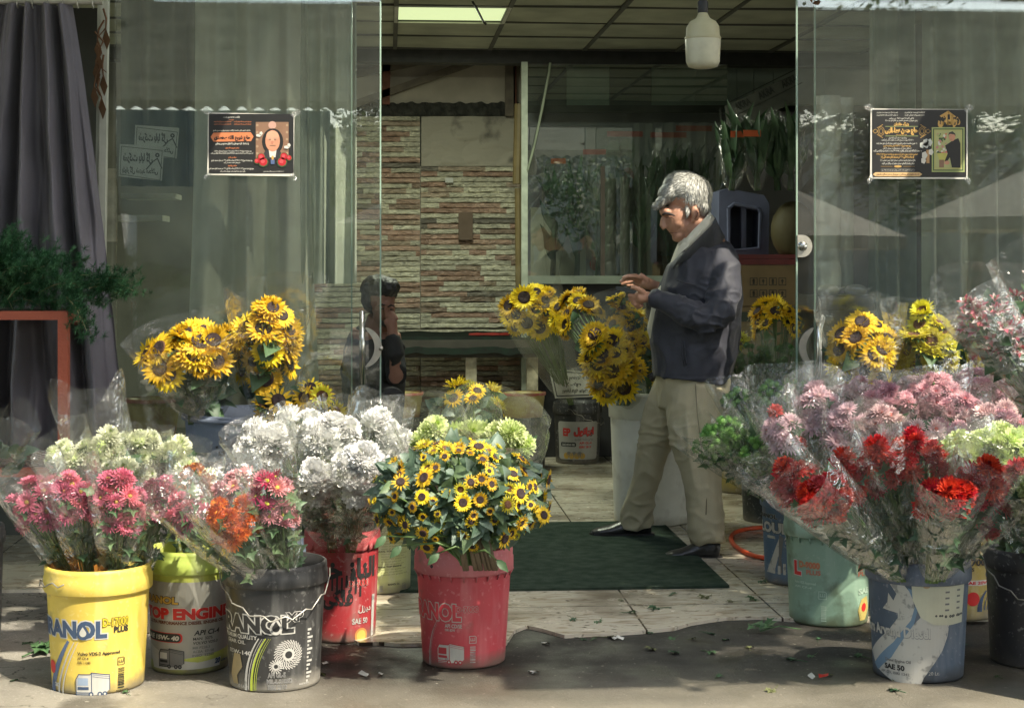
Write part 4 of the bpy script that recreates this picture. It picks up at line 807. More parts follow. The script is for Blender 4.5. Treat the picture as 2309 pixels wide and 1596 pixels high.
k = MB(); k.box((-5.3, -7.195, 1.2), (-3.6, -7.18, 1.75)); part('side_window', k, mat('dark_glass', (.02, .025, .03), .1), vn, False)

k = MB(); k.grid(lambda u, v: V(-10+9.2*u, -8.9+.05*math.sin(u*60)*(1-v*.5)+.12*noise.noise(V(u*8, v*3, 2)), .05+3.3*v), 160, 8); thing('shade_cloth', k, mat('shade_cloth', (.13, .145, .115), .9, .2, 1.5), 'long grey green shade cloth hung across the road on the left', 'shade cloth', smooth=True)
# ================================================================ buckets
inkw = mat('print_white', (.50, .49, .46), .5, .2, 40, col2=(.28, .28, .27), thr=.60)
BK = {}
class Bucket: pass
def bucket(key, cx, yb, yr, wt, wb, c, label, collar=.055, Z=None, dirt=(.16, .14, .11), amt=.57, rimc=None, ragged=0., handle=None, inner=None, name='bucket', ribs=0, fade=(.75, .72, .68), group='plastic buckets used as flower vases', lipw=1.04, wob=0.):
    """cx, widths and rows are read off the photograph; they fix the real place and size of the bucket"""
    if Z is None:
        Z = F*CH/(yb-12-HY)
        for _ in range(5): Z = F*(CH-TZ*(Z > 5.9))/(yb-HY-(wb/2)*CH/Z*.98)
    z0 = TZ if Z > 5.9 else 0.
    cpos = W(cx, 600, Z); cpos.z = z0; h = CH-(yr-HY)*Z/F-z0; rt = wt/2/F*Z*.985; rb = wb/2/F*Z*.985
    b = Bucket(); b.Z = Z; b.h = h; b.rt = rt/lipw; b.rb = rb; b.cx = cx; b.yr = yr
    ang = math.atan2(cpos.x, cpos.y)                                # turn its front to the camera
    o = empty(name, cpos, label, 'bin' if 'bin' in name else 'bucket', group, -ang); b.o = o; b.pos = cpos; b.z0 = z0
    R = lambda z: rb+(b.rt-rb)*z/h
    b.R = R
    m = plastic('plastic_'+key, c, dirt, amt, fade); mr_ = plastic('plastic_rim_'+key, rimc or c, dirt, amt, fade)
    rr = random.Random(len(BK)+1); W_ = [rr.uniform(0, 6) for _ in range(4)]
    jit = (lambda i, a: (wob*math.sin(2*a+W_[0]), 0)) if wob else None
    k = MB(); k.lathe([(.001, .012), (rb*.93, .012), (rb*.96, .0), (rb, .004), (rb+.001, .012)]+[(R(h*t), h*t) for t in (.1, .2, .35, .5, .65, .8, .93)]+[(R(h*.97), h*.985), (R(h), h)], 64)
    k.lathe([(R(h), h), (R(h)-.006, h), (R(h*.9)-.007, h*.9), (R(h*.5)-.008, h*.5), (R(h*.15)-.008, h*.15), (.001, h*.15)], 64, 1)
    place('body', k.mesh('body', [m, inner or m]), o)
    rg = random.Random(9); tears = [(rg.uniform(0, 6.28), rg.uniform(.05, .25), rg.uniform(.2, .7)) for _ in range(9)]
    def rj(i, a):
        dz = 0
        if ragged and i in (0, 1):
            for ta, tw_, td in tears:
                d = abs((a-ta+PI) % (2*PI)-PI)
                if d < tw_: dz += collar*td*ragged*(1-d/tw_)**.5
            dz += collar*.1*ragged*noise.noise(V(a*9, 0, 4))
        return (wob*math.sin(2*a+W_[0])+.0008*noise.noise(V(math.cos(a)*3, math.sin(a)*3, i)), dz)
    k = MB(); rc = b.rt*lipw
    prof = [(R(h-collar)+.002, h-collar-.001), (rc-.002, h-collar), (rc, h-collar+.004), (rc, h-collar*.45), (rc-.0025, h-collar*.38), (rc-.002, h-.012), (rc-.0035, h-.003), (rc-.008, h+.001), (b.rt-.006, h)]
    k.lathe(prof, 96 if ragged else 64, 0, None, rj)
    if ribs:
        for i in range(ribs):
            a = 2*PI*i/ribs; d = V(math.cos(a), math.sin(a), 0); r0 = R(h-collar-.01); k.bar(d*r0+V(0, 0, h-collar-.015), d*(rc-.002)+V(0, 0, h-collar+.002), .003, .010)
    place('rim', k.mesh('rim', mr_), o)
    if handle:                                                       # wire bail with its two ears
        ear, sag, side_ = handle; k = MB(); pts = []
        zt = h-collar*.5
        for i in range(25):
            a = PI*i/24; r = (rc+.006); px_, py_ = -math.cos(a)*r, -math.sin(a)*(rc+.012)
            pts.append(V(px_, py_, zt-sag*math.sin(a)**1.1+(.008*math.sin(i*2.1))))
        Mz = Matrix.Rotation(ear, 4, 'Z'); k.tube([Mz@p for p in pts], .0022, 6)
        ho = place('handle', k.mesh('handle', mat('bail_wire', (.42, .40, .35), .4, .4, 30, metal=.7)), o)
        if side_:
            k = MB()
            k.tube([Mz@(pts[12]+V(-.05, -.003, 0)), Mz@(pts[12]+V(.05, -.003, 0))], .006, 8); place('grip', k.mesh('grip', mat('grip_grey', (.30, .29, .27), .6)), ho)
    BK[key] = b; return b
def wrap(b, name, P_, cut=.012, off=.0008):
    sl = (b.rt-b.rb)/b.h
    def fn(u, v, l):
        r = b.R(v)+off+l*.0005; a = u/((b.rb+b.rt)/2); return V(r*math.sin(a), -r*math.cos(a), v)
    return P_.build(name, b.o, fn, cut)
def U(b, fx): return (b.rb+b.rt)/2*math.asin(max(-.99, min(.99, fx)))
class LP:
    """print on a bucket in coordinates (fraction of the visible half width, fraction of height)"""
    def __init__(s, b): s.b = b; s.P = Print()
    def u(s, fx): return U(s.b, fx)
    def t(s, body, fx, fv, h, m, width=None, fx1=None, bold=.02, outline=None, ow=.05, slant=0., layer=2, align='l', mirror=False):
        w_ = (s.u(fx1)-s.u(fx)) if fx1 is not None else width
        s.P.text(body, s.u(fx), fv*s.b.h, h*s.b.h, m, layer, bold, w_, align, outline, ow, slant, mirror)
    def pl(s, pts, m, layer=1): s.P.poly([(s.u(a), v*s.b.h) for a, v in pts], m, layer)
    def ln(s, pts, w_, m, layer=1): s.P.line([(s.u(a), v*s.b.h) for a, v in pts], w_*s.b.h, m, layer)
    def rc(s, a, v0, c, v1, m, layer=1): s.P.rect(s.u(a), v0*s.b.h, s.u(c), v1*s.b.h, m, layer)
    def ds(s, a, v, r, m, layer=1, ry=None): s.P.disc(s.u(a), v*s.b.h, r*s.b.h, m, layer, 20, ry*s.b.h if ry else None)
    def drop(s, a, v, r, m, layer=3):
        cu, cv = s.u(a), v*s.b.h; r *= s.b.h
        s.P.poly([(cu+r*math.sin(t)*(1 if abs(t) > 2.3 else 1), cv-r*math.cos(t)) if abs(t) < 2.2 else (cu, cv+r*1.9) for t in [-2.1+.35*i for i in range(13)]+[3.1]], m, layer)
    def swirl(s, fx, v0, v1, m, w_=.05, lean=.12, layer=2):
        b = s.b
        for k_, ww, of in ((0, w_, 0), (1, w_*.3, w_*1.3), (2, w_*.2, w_*2.1)):
            pts = [(s.u(fx)+of*b.h+lean*b.h*((t/10)**2.2), b.h*(v0+(v1-v0)*t/10)) for t in range(11)]
            for (a, c), (d, e), tt in zip(pts, pts[1:], range(10)): s.P.line([(a, c), (d, e)], ww*b.h*(1.2-tt*.09), m, layer)
    def done(s, name='printed_label'): return wrap(s.b, name, s.P)
navy = flat('ink_navy', (.045, .075, .14)); blackk = flat('ink_black', (.02, .02, .02)); redk = mat('ink_red', (.55, .025, .02), .5, .1, 30); greyk = mat('label_grey', (.36, .35, .32), .45, .1, 12); paler = flat('ink_pale', (.52, .51, .47)); dgr = flat('ink_grey', (.17, .17, .17)); goldk = flat('ink_gold', (.5, .3, .05)); limek = flat('ink_lime', (.42, .50, .06))
def truck(L, fx, fv, s_, body, line, win):
    b = L.b; cu, cv = L.u(fx), fv*b.h; S = s_*b.h
    q = lambda pts, m, l: L.P.poly([(cu+x*S, cv+y*S) for x, y in pts], m, l)
    q([(-.55, -.3), (-.55, .25), (-.45, .42), (-.05, .42), (.0, .48), (.62, .38), (.62, -.12), (.5, -.22), (.1, -.28)], body, 4)
    L.P.line([(cu+x*S, cv+y*S) for x, y in [(-.55, -.3), (-.55, .25), (-.45, .42), (-.05, .42), (.0, .48), (.62, .38), (.62, -.12)]], .03*S, line, 5)
    L.P.line([(cu+x*S, cv+y*S) for x, y in [(0, .48), (0, -.2)]], .025*S, line, 5)
    for y in (.2, .27): L.P.line([(cu+.03*S, cv+(y+.15)*S), (cu+.6*S, cv+(y+.05)*S)], .012*S, line, 5)
    q([(-.5, .05), (-.48, .3), (-.12, .3), (-.12, .05)], win, 5); q([(-.5, -.1), (-.5, .0), (-.1, .0), (-.1, -.1)], line, 5)
    for y in (-.2, -.26): L.P.line([(cu-.53*S, cv+y*S), (cu-.08*S, cv+y*S)], .03*S, line, 5)
    for x in (-.02, .28, .45): L.P.disc(cu+x*S, cv-.25*S, .085*S, line, 6, 14); L.P.disc(cu+x*S, cv-.25*S, .04*S, body, 7, 10)
def barcode(L, fx, v0, v1, m, wd=.035):
    r = random.Random(2); v = v0
    while v < v1: h = r.uniform(.003, .009); L.P.rect(L.u(fx), v*L.b.h, L.u(fx)+wd*L.b.h, (v+h)*L.b.h, m, 3); v += h+r.uniform(.004, .008)
def stdmark(L, fx, fv, s_, m):
    L.P.line([(L.u(fx)+x*s_*L.b.h, fv*L.b.h+y*s_*L.b.h) for x, y in ((-.5, -.5), (.5, -.5), (.5, .35), (.3, .5), (-.5, .5), (-.5, -.5))], .09*s_*L.b.h, m, 3)
    L.P.line([(L.u(fx)+x*s_*L.b.h, fv*L.b.h+y*s_*L.b.h) for x, y in ((-.3, .2), (-.3, -.15), (0, -.15), (0, .2), (0, -.15), (.3, -.15), (.3, .25))], .09*s_*L.b.h, m, 3)

# --- yellow bucket
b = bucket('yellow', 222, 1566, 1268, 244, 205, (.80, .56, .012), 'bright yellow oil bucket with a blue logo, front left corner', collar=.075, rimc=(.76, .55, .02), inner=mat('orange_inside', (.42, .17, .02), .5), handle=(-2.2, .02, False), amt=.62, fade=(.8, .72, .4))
L = LP(b)
L.t('IRANOL', -1.35, .47, .13, navy, fx1=.17, bold=.05, outline=paler, ow=.055)
L.drop(-.30, .50, .05, navy, 5); L.drop(-.30, .505, .028, paler, 6)
L.t('D-17000', .08, .555, .065, mat('print_lime_on_yellow', (.55, .45, .02), .5), fx1=.58, bold=.03, outline=blackk, ow=.045); L.t('PLUS', .30, .50, .045, blackk, fx1=.58, bold=.05)
L.t('Volvo VDS-2 Approved', -.42, .325, .027, blackk, fx1=.43, bold=.03); L.t('API CH-4', -.42, .29, .022, blackk, fx1=-.2, bold=.01); L.t('ISIRI 11380', -.42, .255, .022, blackk, fx1=-.16, bold=.01)
stdmark(L, .46, .26, .06, blackk); barcode(L, .40, .04, .2, blackk, .06); L.t('MADE IN IRAN', .37, .015, .012, blackk, fx1=.62, bold=.02)
truck(L, -.14, .07, .24, paler, navy, flat('truck_sky', (.3, .38, .5)))
L.ds(-.93, .2, .055, redk, 3); L.t('20', -.9, .05, .03, paler, fx1=-.80, bold=.05)
for (fx, wd_, m_x) in ((-.78, .06, flat('swoosh_blue', (.10, .15, .26))), (-.66, .018, paler), (-.58, .012, paler)): 
    for t in range(12):
        f = lambda t: (fx-.16+(.34)*(t/12)**1.6 if True else 0, .01+.42*(t/12))
        a_, c_ = f(t), f(t+1); L.P.line([(L.u(a_[0]), a_[1]*b.h), (L.u(c_[0]), c_[1]*b.h)], wd_*b.h*(1.3-t*.08), m_x, 2)
L.done()
# --- green-yellow bucket
b = bucket('lime', 428, 1521, 1231, 194, 172, (.50, .56, .03), 'lime green and yellow oil bucket with a grey label and big red lettering', collar=.07, rimc=(.46, .60, .05), handle=(2.4, .03, False), amt=.64)
L = LP(b); L.P.poly([(L.u(-1.5), .09*b.h), (L.u(1.3), .19*b.h), (L.u(1.35), .76*b.h), (L.u(-1.6), .76*b.h)], greyk, 1)
L.t('IRANOL', -1.1, .585, .055, goldk, fx1=-.28, bold=.05, outline=blackk, ow=.05)
L.t('TOP ENGINE', -1.12, .46, .085, redk, fx1=.92, bold=.06, outline=paler, ow=.04); L.t('ULTRA PERFORMANCE DIESEL ENGINE OIL', -.95, .415, .025, redk if False else flat('ink_brown', (.13, .04, .02)), fx1=.82, bold=.05)
L.P.rrect(L.u(-1.1), .265*b.h, L.u(-.18), .345*b.h, .012, redk, 2); L.P.rrect(L.u(-1.12), .27*b.h, L.u(-.22), .34*b.h, .012, blackk, 3); L.t('SAE 15W- 40', -.98, .287, .035, paler, fx1=-.27, bold=.05, slant=.15, layer=4)
L.t('API CI-4', .10, .325, .04, blackk, fx1=.72, bold=.03, slant=.2); L.t('MAN  3275', .08, .285, .022, blackk, fx1=.56, bold=.02); L.t('VOLVO VDS-3', .07, .25, .022, blackk, fx1=.68, bold=.02, slant=.2); L.t('MB P228.3', .07, .212, .02, dgr, fx1=.5); L.t('ACEA  E7- 08', .07, .18, .02, dgr, fx1=.6); L.t('INSO  22260', .06, .148, .02, dgr, fx1=.6)
L.pl([(-.9, .04), (.75, .05), (.78, .12), (.2, .10), (-.2, .12), (-.98, .24)], paler, 2); truck(L, -.5, .12, .2, dgr, blackk, paler)
L.t('20', .62, .075, .04, navy, fx1=.75, bold=.06, slant=.2, layer=4); L.t('Liters', .78, .078, .02, navy, fx1=.93, bold=.03, layer=4); L.done()
# --- black bucket
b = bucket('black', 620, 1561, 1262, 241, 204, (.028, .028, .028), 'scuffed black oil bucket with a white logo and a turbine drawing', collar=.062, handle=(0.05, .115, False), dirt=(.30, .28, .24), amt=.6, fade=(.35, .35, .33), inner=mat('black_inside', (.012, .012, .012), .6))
L = LP(b); L.t('IRANOL', -1.12, .49, .13, blackk, fx1=.38, bold=.05, outline=inkw, ow=.06); L.drop(.02, .52, .05, inkw, 5); L.drop(.02, .525, .03, blackk, 6)
L.t('XP', .22, .57, .075, blackk, fx1=.56, bold=.03, outline=inkw, ow=.05)
L.t('PREMIUM QUALITY', -.98, .43, .032, inkw, fx1=-.36, bold=.03); L.t('GEAR OIL', -.95, .385, .03, inkw, fx1=-.60, bold=.02); L.t('85W-140', -.93, .30, .032, inkw, fx1=-.48, bold=.03)
L.swirl(-.62, .02, .44, inkw, .022, .13); L.swirl(-.50, .02, .44, limek, .02, .13, 3)
cu, cv = L.u(.28), .305*b.h
for R_, n_, w_ in ((.118, 30, .006), (.062, 14, .006)):
    for i in range(n_):
        a = 2*PI*i/n_; r0, r1 = R_*b.h*.55, R_*b.h; L.P.line([(cu+r0*math.cos(a), cv+r0*math.sin(a)), (cu+(r0+r1)/2*math.cos(a+.12), cv+(r0+r1)/2*math.sin(a+.12)), (cu+r1*math.cos(a+.4), cv+r1*math.sin(a+.4))], w_*b.h*1.4, inkw, 3)
L.P.disc(cu, cv, .05*b.h, inkw, 4); L.P.disc(cu, cv, .03*b.h, blackk, 5); cu2, cv2 = L.u(.02), .215*b.h
for i in range(16): a = 2*PI*i/16; L.P.line([(cu2+.02*b.h*math.cos(a), cv2+.02*b.h*math.sin(a)), (cu2+.055*b.h*math.cos(a+.5), cv2+.055*b.h*math.sin(a+.5))], .008*b.h, inkw, 4)
L.t('API GL-5', -.15, .125, .038, dgr, fx1=.22, bold=.02, outline=inkw, ow=.03); L.t('MIL-L-2105D', -.17, .075, .036, dgr, fx1=.36, bold=.02, outline=inkw, ow=.03); L.t('ISIRI 2310', -.15, .028, .036, dgr, fx1=.25, bold=.02, outline=inkw, ow=.03)
L.pl([(-.92, .12), (-.84, .30), (-.72, .30), (-.68, .20), (-.80, .12), (-.78, .05), (-.88, .05)], flat('print_ochre', (.30, .24, .13)), 3); L.t('20 Liters', -.8, .03, .025, inkw, fx1=-.55, bold=.02)
for i in range(14): L.P.rect(L.u(.66), (.06+i*.032)*b.h, L.u(.66)+(.02+.02*((i*7) % 3))*b.h, (.078+i*.032)*b.h, inkw, 3)
L.t('MADE IN IRAN', .52, .045, .014, inkw, fx1=.72, bold=.02); L.done()
# --- dark red bucket with black brushed writing
b = bucket('crimson', 772, 1451, 1190, 176, 150, (.42, .012, .02), 'crimson red bucket with a torn rim and black brushed Persian words', collar=.062, rimc=(.50, .05, .06), ragged=.9, amt=.6)
L = LP(b); scr = flat('brush_black', (.02, .015, .015), .7)
L.t(fa('الناز خو'), -.62, .60, .17, scr, fx1=.88, bold=.05); L.t(fa('فلکی'), -.55, .36, .13, scr, fx1=.30, bold=.05)
for i in range(9): L.P.line([(L.u(-.4+i*.13), (.60+.02*(i % 3))*b.h), (L.u(-.41+i*.13), (.52-.03*(i % 4))*b.h)], .018*b.h, scr, 3)
L.t('D-7000', .18, .52, .055, redk, fx1=.72, bold=.02, outline=inkw, ow=.05); L.t(fa('دیزل'), .45, .285, .05, inkw, fx1=.8, bold=.03); L.t('SAE 50', .28, .175, .05, inkw, fx1=.72, bold=.03)
L.ds(.55, .065, .07, flat('ink_orange', (.55, .25, .08)), 3); L.ds(.55, .065, .05, flat('ink_yellow', (.6, .45, .1)), 4); L.rc(.83, .04, .9, .42, inkw, 3); L.done()
# --- pale yellow bucket behind
b = bucket('paleyellow', 852, 1341, 1122, 162, 148, (.56, .60, .22), 'pale yellow bucket covered with fine print, half hidden behind the crimson one', collar=.05, amt=.66)
L = LP(b); rr = random.Random(1)
for i in range(22):
    v = .80-i*.028; L.t('motor oil quality text', .1, v, .014, flat('fine_print', (.16, .17, .08)), fx1=.1+.78*(rr.uniform(.75, 1)), bold=-.0) if i % 6 else L.t('IRANOL TOP ENGINE', -.1, v, .016, blackk, fx1=.7, bold=.03)
L.t('IRANOL Co.', .3, .10, .02, blackk, fx1=.65, bold=.03); stdmark(L, .78, .08, .05, dgr); barcode(L, .05, .04, .1, dgr); L.done()
# --- pink-red bucket in the middle
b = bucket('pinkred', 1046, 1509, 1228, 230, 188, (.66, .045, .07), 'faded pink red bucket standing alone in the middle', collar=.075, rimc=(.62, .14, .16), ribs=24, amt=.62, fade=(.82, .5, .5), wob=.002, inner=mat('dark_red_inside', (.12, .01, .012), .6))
L = LP(b); L.t('IRANOL', -1.3, .425, .135, mat('print_ghost', (.62, .06, .08), .5), fx1=-.06, bold=.05, outline=inkw, ow=.045); L.t('D-7000', -.17, .495, .05, MATS['print_ghost'], fx1=.31, bold=.02, outline=inkw, ow=.045); L.t('API CD/SE', -.42, .36, .033, inkw, fx1=-.04, bold=.02); L.t('ISIRI 8293', -.42, .33, .02, inkw, fx1=-.2)
L.swirl(-.80, .02, .42, inkw, .010, .12); truck(L, -.33, .12, .22, inkw, mat('print_red', (.5, .05, .06), .5), MATS['print_red']); stdmark(L, .2, .26, .06, inkw); barcode(L, .14, .06, .2, inkw, .05); L.done()
k = MB()
for fx in (-.62, .68): a = math.asin(fx); k.lathe([(.001, 0), (.0055, 0), (.0055, .001)], 12, 0, Matrix.Translation(V((b.rt*1.04+.0012)*math.sin(a), -(b.rt*1.04+.0012)*math.cos(a), b.h-.045)) @ Matrix.Rotation(a, 4, 'Z') @ Matrix.Rotation(PI/2, 4, 'X'))
place('rivet_hole', k.mesh('rivet_hole', blackk), b.o)
# --- slate blue bucket right
b = bucket('slate', 2070, 1541, 1252, 238, 201, (.085, .125, .19), 'slate blue bucket with a white wing emblem and yellowed sticker, front right', collar=.066, rimc=(.12, .15, .21), dirt=(.05, .05, .05), amt=.62, fade=(.50, .50, .55))
L = LP(b)
L.pl([(-.66, .90), (-.35, .86), (-.12, .75), (-.06, .62), (-.18, .48), (-.60, .22), (-.88, .08), (-.97, .20), (-.60, .42), (-.40, .54), (-.40, .58), (-.70, .60), (-.60, .66), (-.58, .74), (-.48, .68), (-.42, .74)], inkw, 2)
L.pl([(-.2, .80), (-.08, .78), (.02, .66), (-.08, .50), (-.55, .20), (-.85, .06), (-.92, .11), (-.5, .33), (-.14, .53), (-.05, .66)], flat('wing_blue', (.16, .25, .36)), 3)
L.pl([(-.90, .09), (-.60, .24), (-.10, .49), (.10, .58), (.30, .56), (.62, .50), (.60, .40), (.50, .28), (.35, .18), (.12, .05), (.05, -.02), (-.55, .0)], inkw, 2)
for i in range(8): t = i/8; L.pl([(.28+.30*(1-t), .10+.40*(1-t)), (.62-.35*t, .42-.40*t+.04), (.66-.36*t, .36-.38*t+.03)], MATS['plastic_slate'] if False else flat('slate_gap', (.09, .13, .19)), 4)
L.t('Pars Arvand Diesel', -1.12, .385, .085, inkw, fx1=.25, bold=.035, outline=None, layer=5, slant=-.05); L.t('Pars Arvand Diesel', -1.12, .382, .085, flat('gp2', (.2, .21, .23)), fx1=.255, bold=.055, layer=4, slant=-.05)
L.t('Diesel Engine Oil', -.68, .165, .024, dgr, fx1=-.15, bold=.03, layer=4); L.t('SAE 50', -.70, .10, .042, blackk, fx1=-.28, bold=.05, layer=4); L.t('API CD, ISIRI 1342', -.78, .06, .022, dgr, fx1=-.18, bold=.03, layer=4); L.t('20 Lt.', .22, .075, .03, inkw, fx1=.45, bold=.01)
stk = mat('yellowed_sticker', (.55, .54, .42), .5, .12, 9); L.pl([(-.14, .93), (.88, .90), (.86, .50), (.62, .49), (.30, .50), (.05, .56), (-.10, .70)], stk, 6)
L.ds(.16, .83, .03, flat('crest', (.45, .33, .2)), 7)
for i in range(4): L.rc(.52, .76-i*.05, .60, .775-i*.05, dgr, 7); L.rc(.74, .77-i*.05, .80, .785-i*.05, dgr, 7)
for a, s_ in ((.36, .05), (.55, .065), (.70, .06), (.78, .05)): truck(L, a, .60, s_*2.2, dgr, blackk, paler)
L.done()
# --- mint green bucket
b = bucket('mint', 1868, 1415, 1158, 204, 176, (.24, .40, .28), 'mint green bucket with faded print and a split rim', collar=.07, rimc=(.26, .42, .30), dirt=(.09, .10, .05), ribs=22, amt=.53, fade=(.42, .52, .42), ragged=.12)
L = LP(b); L.t('L', -.80, .475, .12, redk, fx1=-.64, bold=.06, outline=paler, ow=.05); L.t('D-9000', -.68, .545, .055, flat('faint_red', (.45, .16, .10)), fx1=-.20, bold=.04, outline=goldk, ow=.03); L.t('PLUS', -.52, .485, .042, flat('faint_red', (.45, .16, .10)), fx1=-.18, bold=.04)
L.t('Volvo VDS Approved', -.80, .39, .024, flat('mint_ghost', (.42, .55, .44)), fx1=-.3); L.t('API CF-4', -.8, .35, .02, MATS['mint_ghost'], fx1=-.4); stdmark(L, -.14, .30, .07, MATS['mint_ghost']); barcode(L, -.18, .06, .2, MATS['mint_ghost'], .05)
L.t('D-9', .70, .52, .06, MATS['faint_red'], fx1=.93, bold=.04); L.t('PLUS', .70, .47, .04, MATS['faint_red'], fx1=.97, bold=.03); L.t('SAE', .72, .30, .05, MATS['mint_ghost'], fx1=.95, bold=.04)
L.pl([(.78, .05), (.72, .15), (.80, .25), (.92, .27), (.97, .15), (.9, .05)], flat('leafy_gold', (.5, .40, .12)), 2); L.ds(.86, .17, .04, redk, 3); L.done()
# --- blue bucket
b = bucket('skyblue', 1796, 1322, 1104, 166, 142, (.10, .18, .30), 'blue oil bucket with a sailing picture standing on the tiles', collar=.06, rimc=(.13, .21, .33), amt=.6)
L = LP(b); L.t('IRANOL', -1.1, .72, .045, blackk, fx1=-.55, bold=.04, outline=inkw, ow=.04); L.t('LOUMAN', -1.25, .57, .105, inkw, fx1=.6, bold=.06, outline=blackk, ow=.03); L.t('API CD', -.35, .50, .035, inkw, fx1=.1); L.t('ISIRI 275', -.33, .455, .03, inkw, fx1=.1)
L.pl([(-.90, .12), (-.72, .30), (-.45, .56), (-.50, .36), (-.68, .12)], inkw, 2); L.pl([(-.50, .56), (-.38, .52), (-.45, .30), (-.42, .14), (-.55, .12)], dgr, 3)
for i in range(5): L.rc(-.72+.16*i, .12, -.64+.16*i, .18+.03*(i % 3), inkw, 4)
L.rc(-.85, .50, -.62, .53, inkw, 2); L.done()
# --- black bucket at the right edge
b = bucket('charcoal', 2335, 1512, 1232, 232, 200, (.035, .032, .036), 'dark charcoal bucket cut by the right edge of the photo', collar=.062, dirt=(.10, .09, .08), handle=(.2, .12, False), inner=MATS['black_inside'])
# --- yellow bucket behind the slate one
b = bucket('ochre', 2160, 1408, 1176, 190, 168, (.42, .30, .03), 'ochre yellow oil bucket with a red and blue emblem, behind the slate one', collar=.06)
L = LP(b); L.t('D-7000', .05, .60, .07, blackk, fx1=.75, bold=.04, outline=goldk, ow=.03); L.t('PLUS', .1, .54, .035, blackk, fx1=.4, bold=.03); L.P.rrect(L.u(.12), .385*b.h, L.u(.92), .44*b.h, .008, paler, 2); L.t('SAE 20W-50', .18, .397, .032, redk, fx1=.88, bold=.04, layer=3)
L.ds(.38, .24, .075, redk, 2); L.swirl(.55, .12, .32, navy, .05, .08); L.ds(.75, .50, .045, navy, 2); L.done()
b = bucket('ochredim', 1672, 1114, 980, 128, 116, (.32, .24, .035), 'small ochre yellow oil bucket deep in the shop behind the man', collar=.05)
L = LP(b); L.ds(-.35, .42, .085, redk, 2); L.swirl(-.1, .22, .5, navy, .06, .08); L.t('IRANOL', .2, .35, .08, navy, fx1=.8, bold=.05); L.done()
# --- hidden buckets that carry the rear rows
dk = (.05, .05, .055)
bucket('rear_a', 285, 1402, 1175, 190, 165, dk, 'dark bucket hidden behind the yellow and lime ones', Z=5.75)
bucket('rear_b', 1055, 1372, 1165, 165, 145, (.10, .11, .10), 'grey bucket hidden behind the pink red one', Z=6.0)
bucket('rear_c', 2030, 1360, 1140, 180, 155, (.08, .10, .12), 'dark grey bucket hidden behind the mint and slate ones', Z=6.2)
bucket('rear_d', 1962, 1300, 1010, 185, 160, (.06, .07, .06), 'dark bucket standing against the right glass', Z=6.62)
bucket('rear_e', 2110, 1300, 1010, 185, 160, (.09, .09, .08), 'grey bucket standing against the right glass near the edge', Z=6.6)
bucket('rear_f', 2275, 1330, 1120, 185, 160, (.07, .06, .05), 'dark bucket hidden behind the lime flowers at the right', Z=6.1)
bucket('rear_g', 1735, 1180, 985, 140, 120, (.03, .035, .03), 'dark bucket in the shop under the deep green flowers', Z=8.1)
# --- big grey-blue bin, white bin, rear bins
b = bucket('bluebin', 575, 1240, 926, 332, 270, (.13, .175, .25), 'large grey blue bin with a red patch, holding tall sunflowers', collar=.025, Z=6.35, name='plastic_bin', rimc=(.16, .20, .28), fade=(.33, .38, .46), amt=.64, group='tall plastic bins', lipw=1.05)
L = LP(b); rr = random.Random(6)
L.P.line([(L.u(-.75), .62*b.h), (L.u(-.52), .60*b.h)], .01*b.h, flat('bin_line', (.09, .12, .18)), 1)
for fx in (-.72, -.50, -.24): L.P.line([(L.u(fx), .42*b.h), (L.u(fx), .61*b.h), (L.u(fx+.14), .61*b.h), (L.u(fx+.14), .42*b.h)], .008*b.h, MATS['bin_line'], 1)
for i in range(60):
    u0, v0 = L.u(-.36)+rr.gauss(0, .022), (.80+rr.gauss(0, .06))*b.h; L.P.poly([(u0+rr.uniform(-.012, .012), v0+rr.uniform(-.012, .012)) for _ in range(4)], blackk, 2)
L.pl([(-.24, .42), (-.23, .60), (-.20, .62), (-.13, .52), (-.14, .42)], redk, 2); L.done('stains')
b = bucket('whitebin', 1470, 1192, 881, 206, 172, (.74, .73, .63), 'tall off white bin holding sunflowers beside the man', collar=.02, name='plastic_bin', fade=(.8, .8, .72), dirt=(.45, .42, .34), group='tall plastic bins', lipw=1.06, Z=8.06)
k = MB(); h = b.h; k.lathe([(b.R(h*.80), h*.80), (b.R(h*.81)+.008, h*.805), (b.R(h*.97)+.008, h*.97)], 64); place('collar_band', k.mesh('collar_band', MATS['plastic_whitebin']), b.o)
b = bucket('epbucket', 1302, 1047, 905, 113, 98, (.022, .022, .022), 'black oil bucket with a white label under the sunflowers at the back', collar=.07, handle=(1.2, .10, False), amt=.7)
L = LP(b); L.P.rrect(L.u(-.82), .08*b.h, L.u(.86), .70*b.h, .02, greyk, 1); L.t('EP', -.62, .47, .12, redk, fx1=-.30, bold=.05); L.t(fa('ایرانول'), -.16, .50, .10, redk, fx1=.70, bold=.07, outline=blackk, ow=.03); L.t(fa('روغن دنده خودرو'), -.12, .40, .04, dgr, fx1=.68, bold=.02)
L.P.rrect(L.u(-.72), .29*b.h, L.u(-.06), .36*b.h, .008, blackk, 2); L.t('SAE 85W-90', -.66, .305, .035, paler, fx1=-.12, bold=.03, layer=3); L.t('API GL-4', .08, .335, .035, redk, fx1=.62, bold=.04); L.t('ISIRI 2813', .08, .27, .035, redk, fx1=.60, bold=.04)
for i in range(7): L.ds(-.5+.12*i, .14+.02*(i % 2), .05, dgr if i % 2 else goldk, 2)
L.done()
bin_dk = (.035, .036, .032)
bucket('bin1', 1180, 1072, 938, 108, 98, bin_dk, 'dark bin under the tattered yellow basin at the back', name='plastic_bin', Z=10.0, group='tall plastic bins')
bucket('bin2', 905, 1072, 938, 104, 96, (.05, .05, .04), 'dark bin beside the seated man under a yellow basin', name='plastic_bin', Z=9.9, group='tall plastic bins')
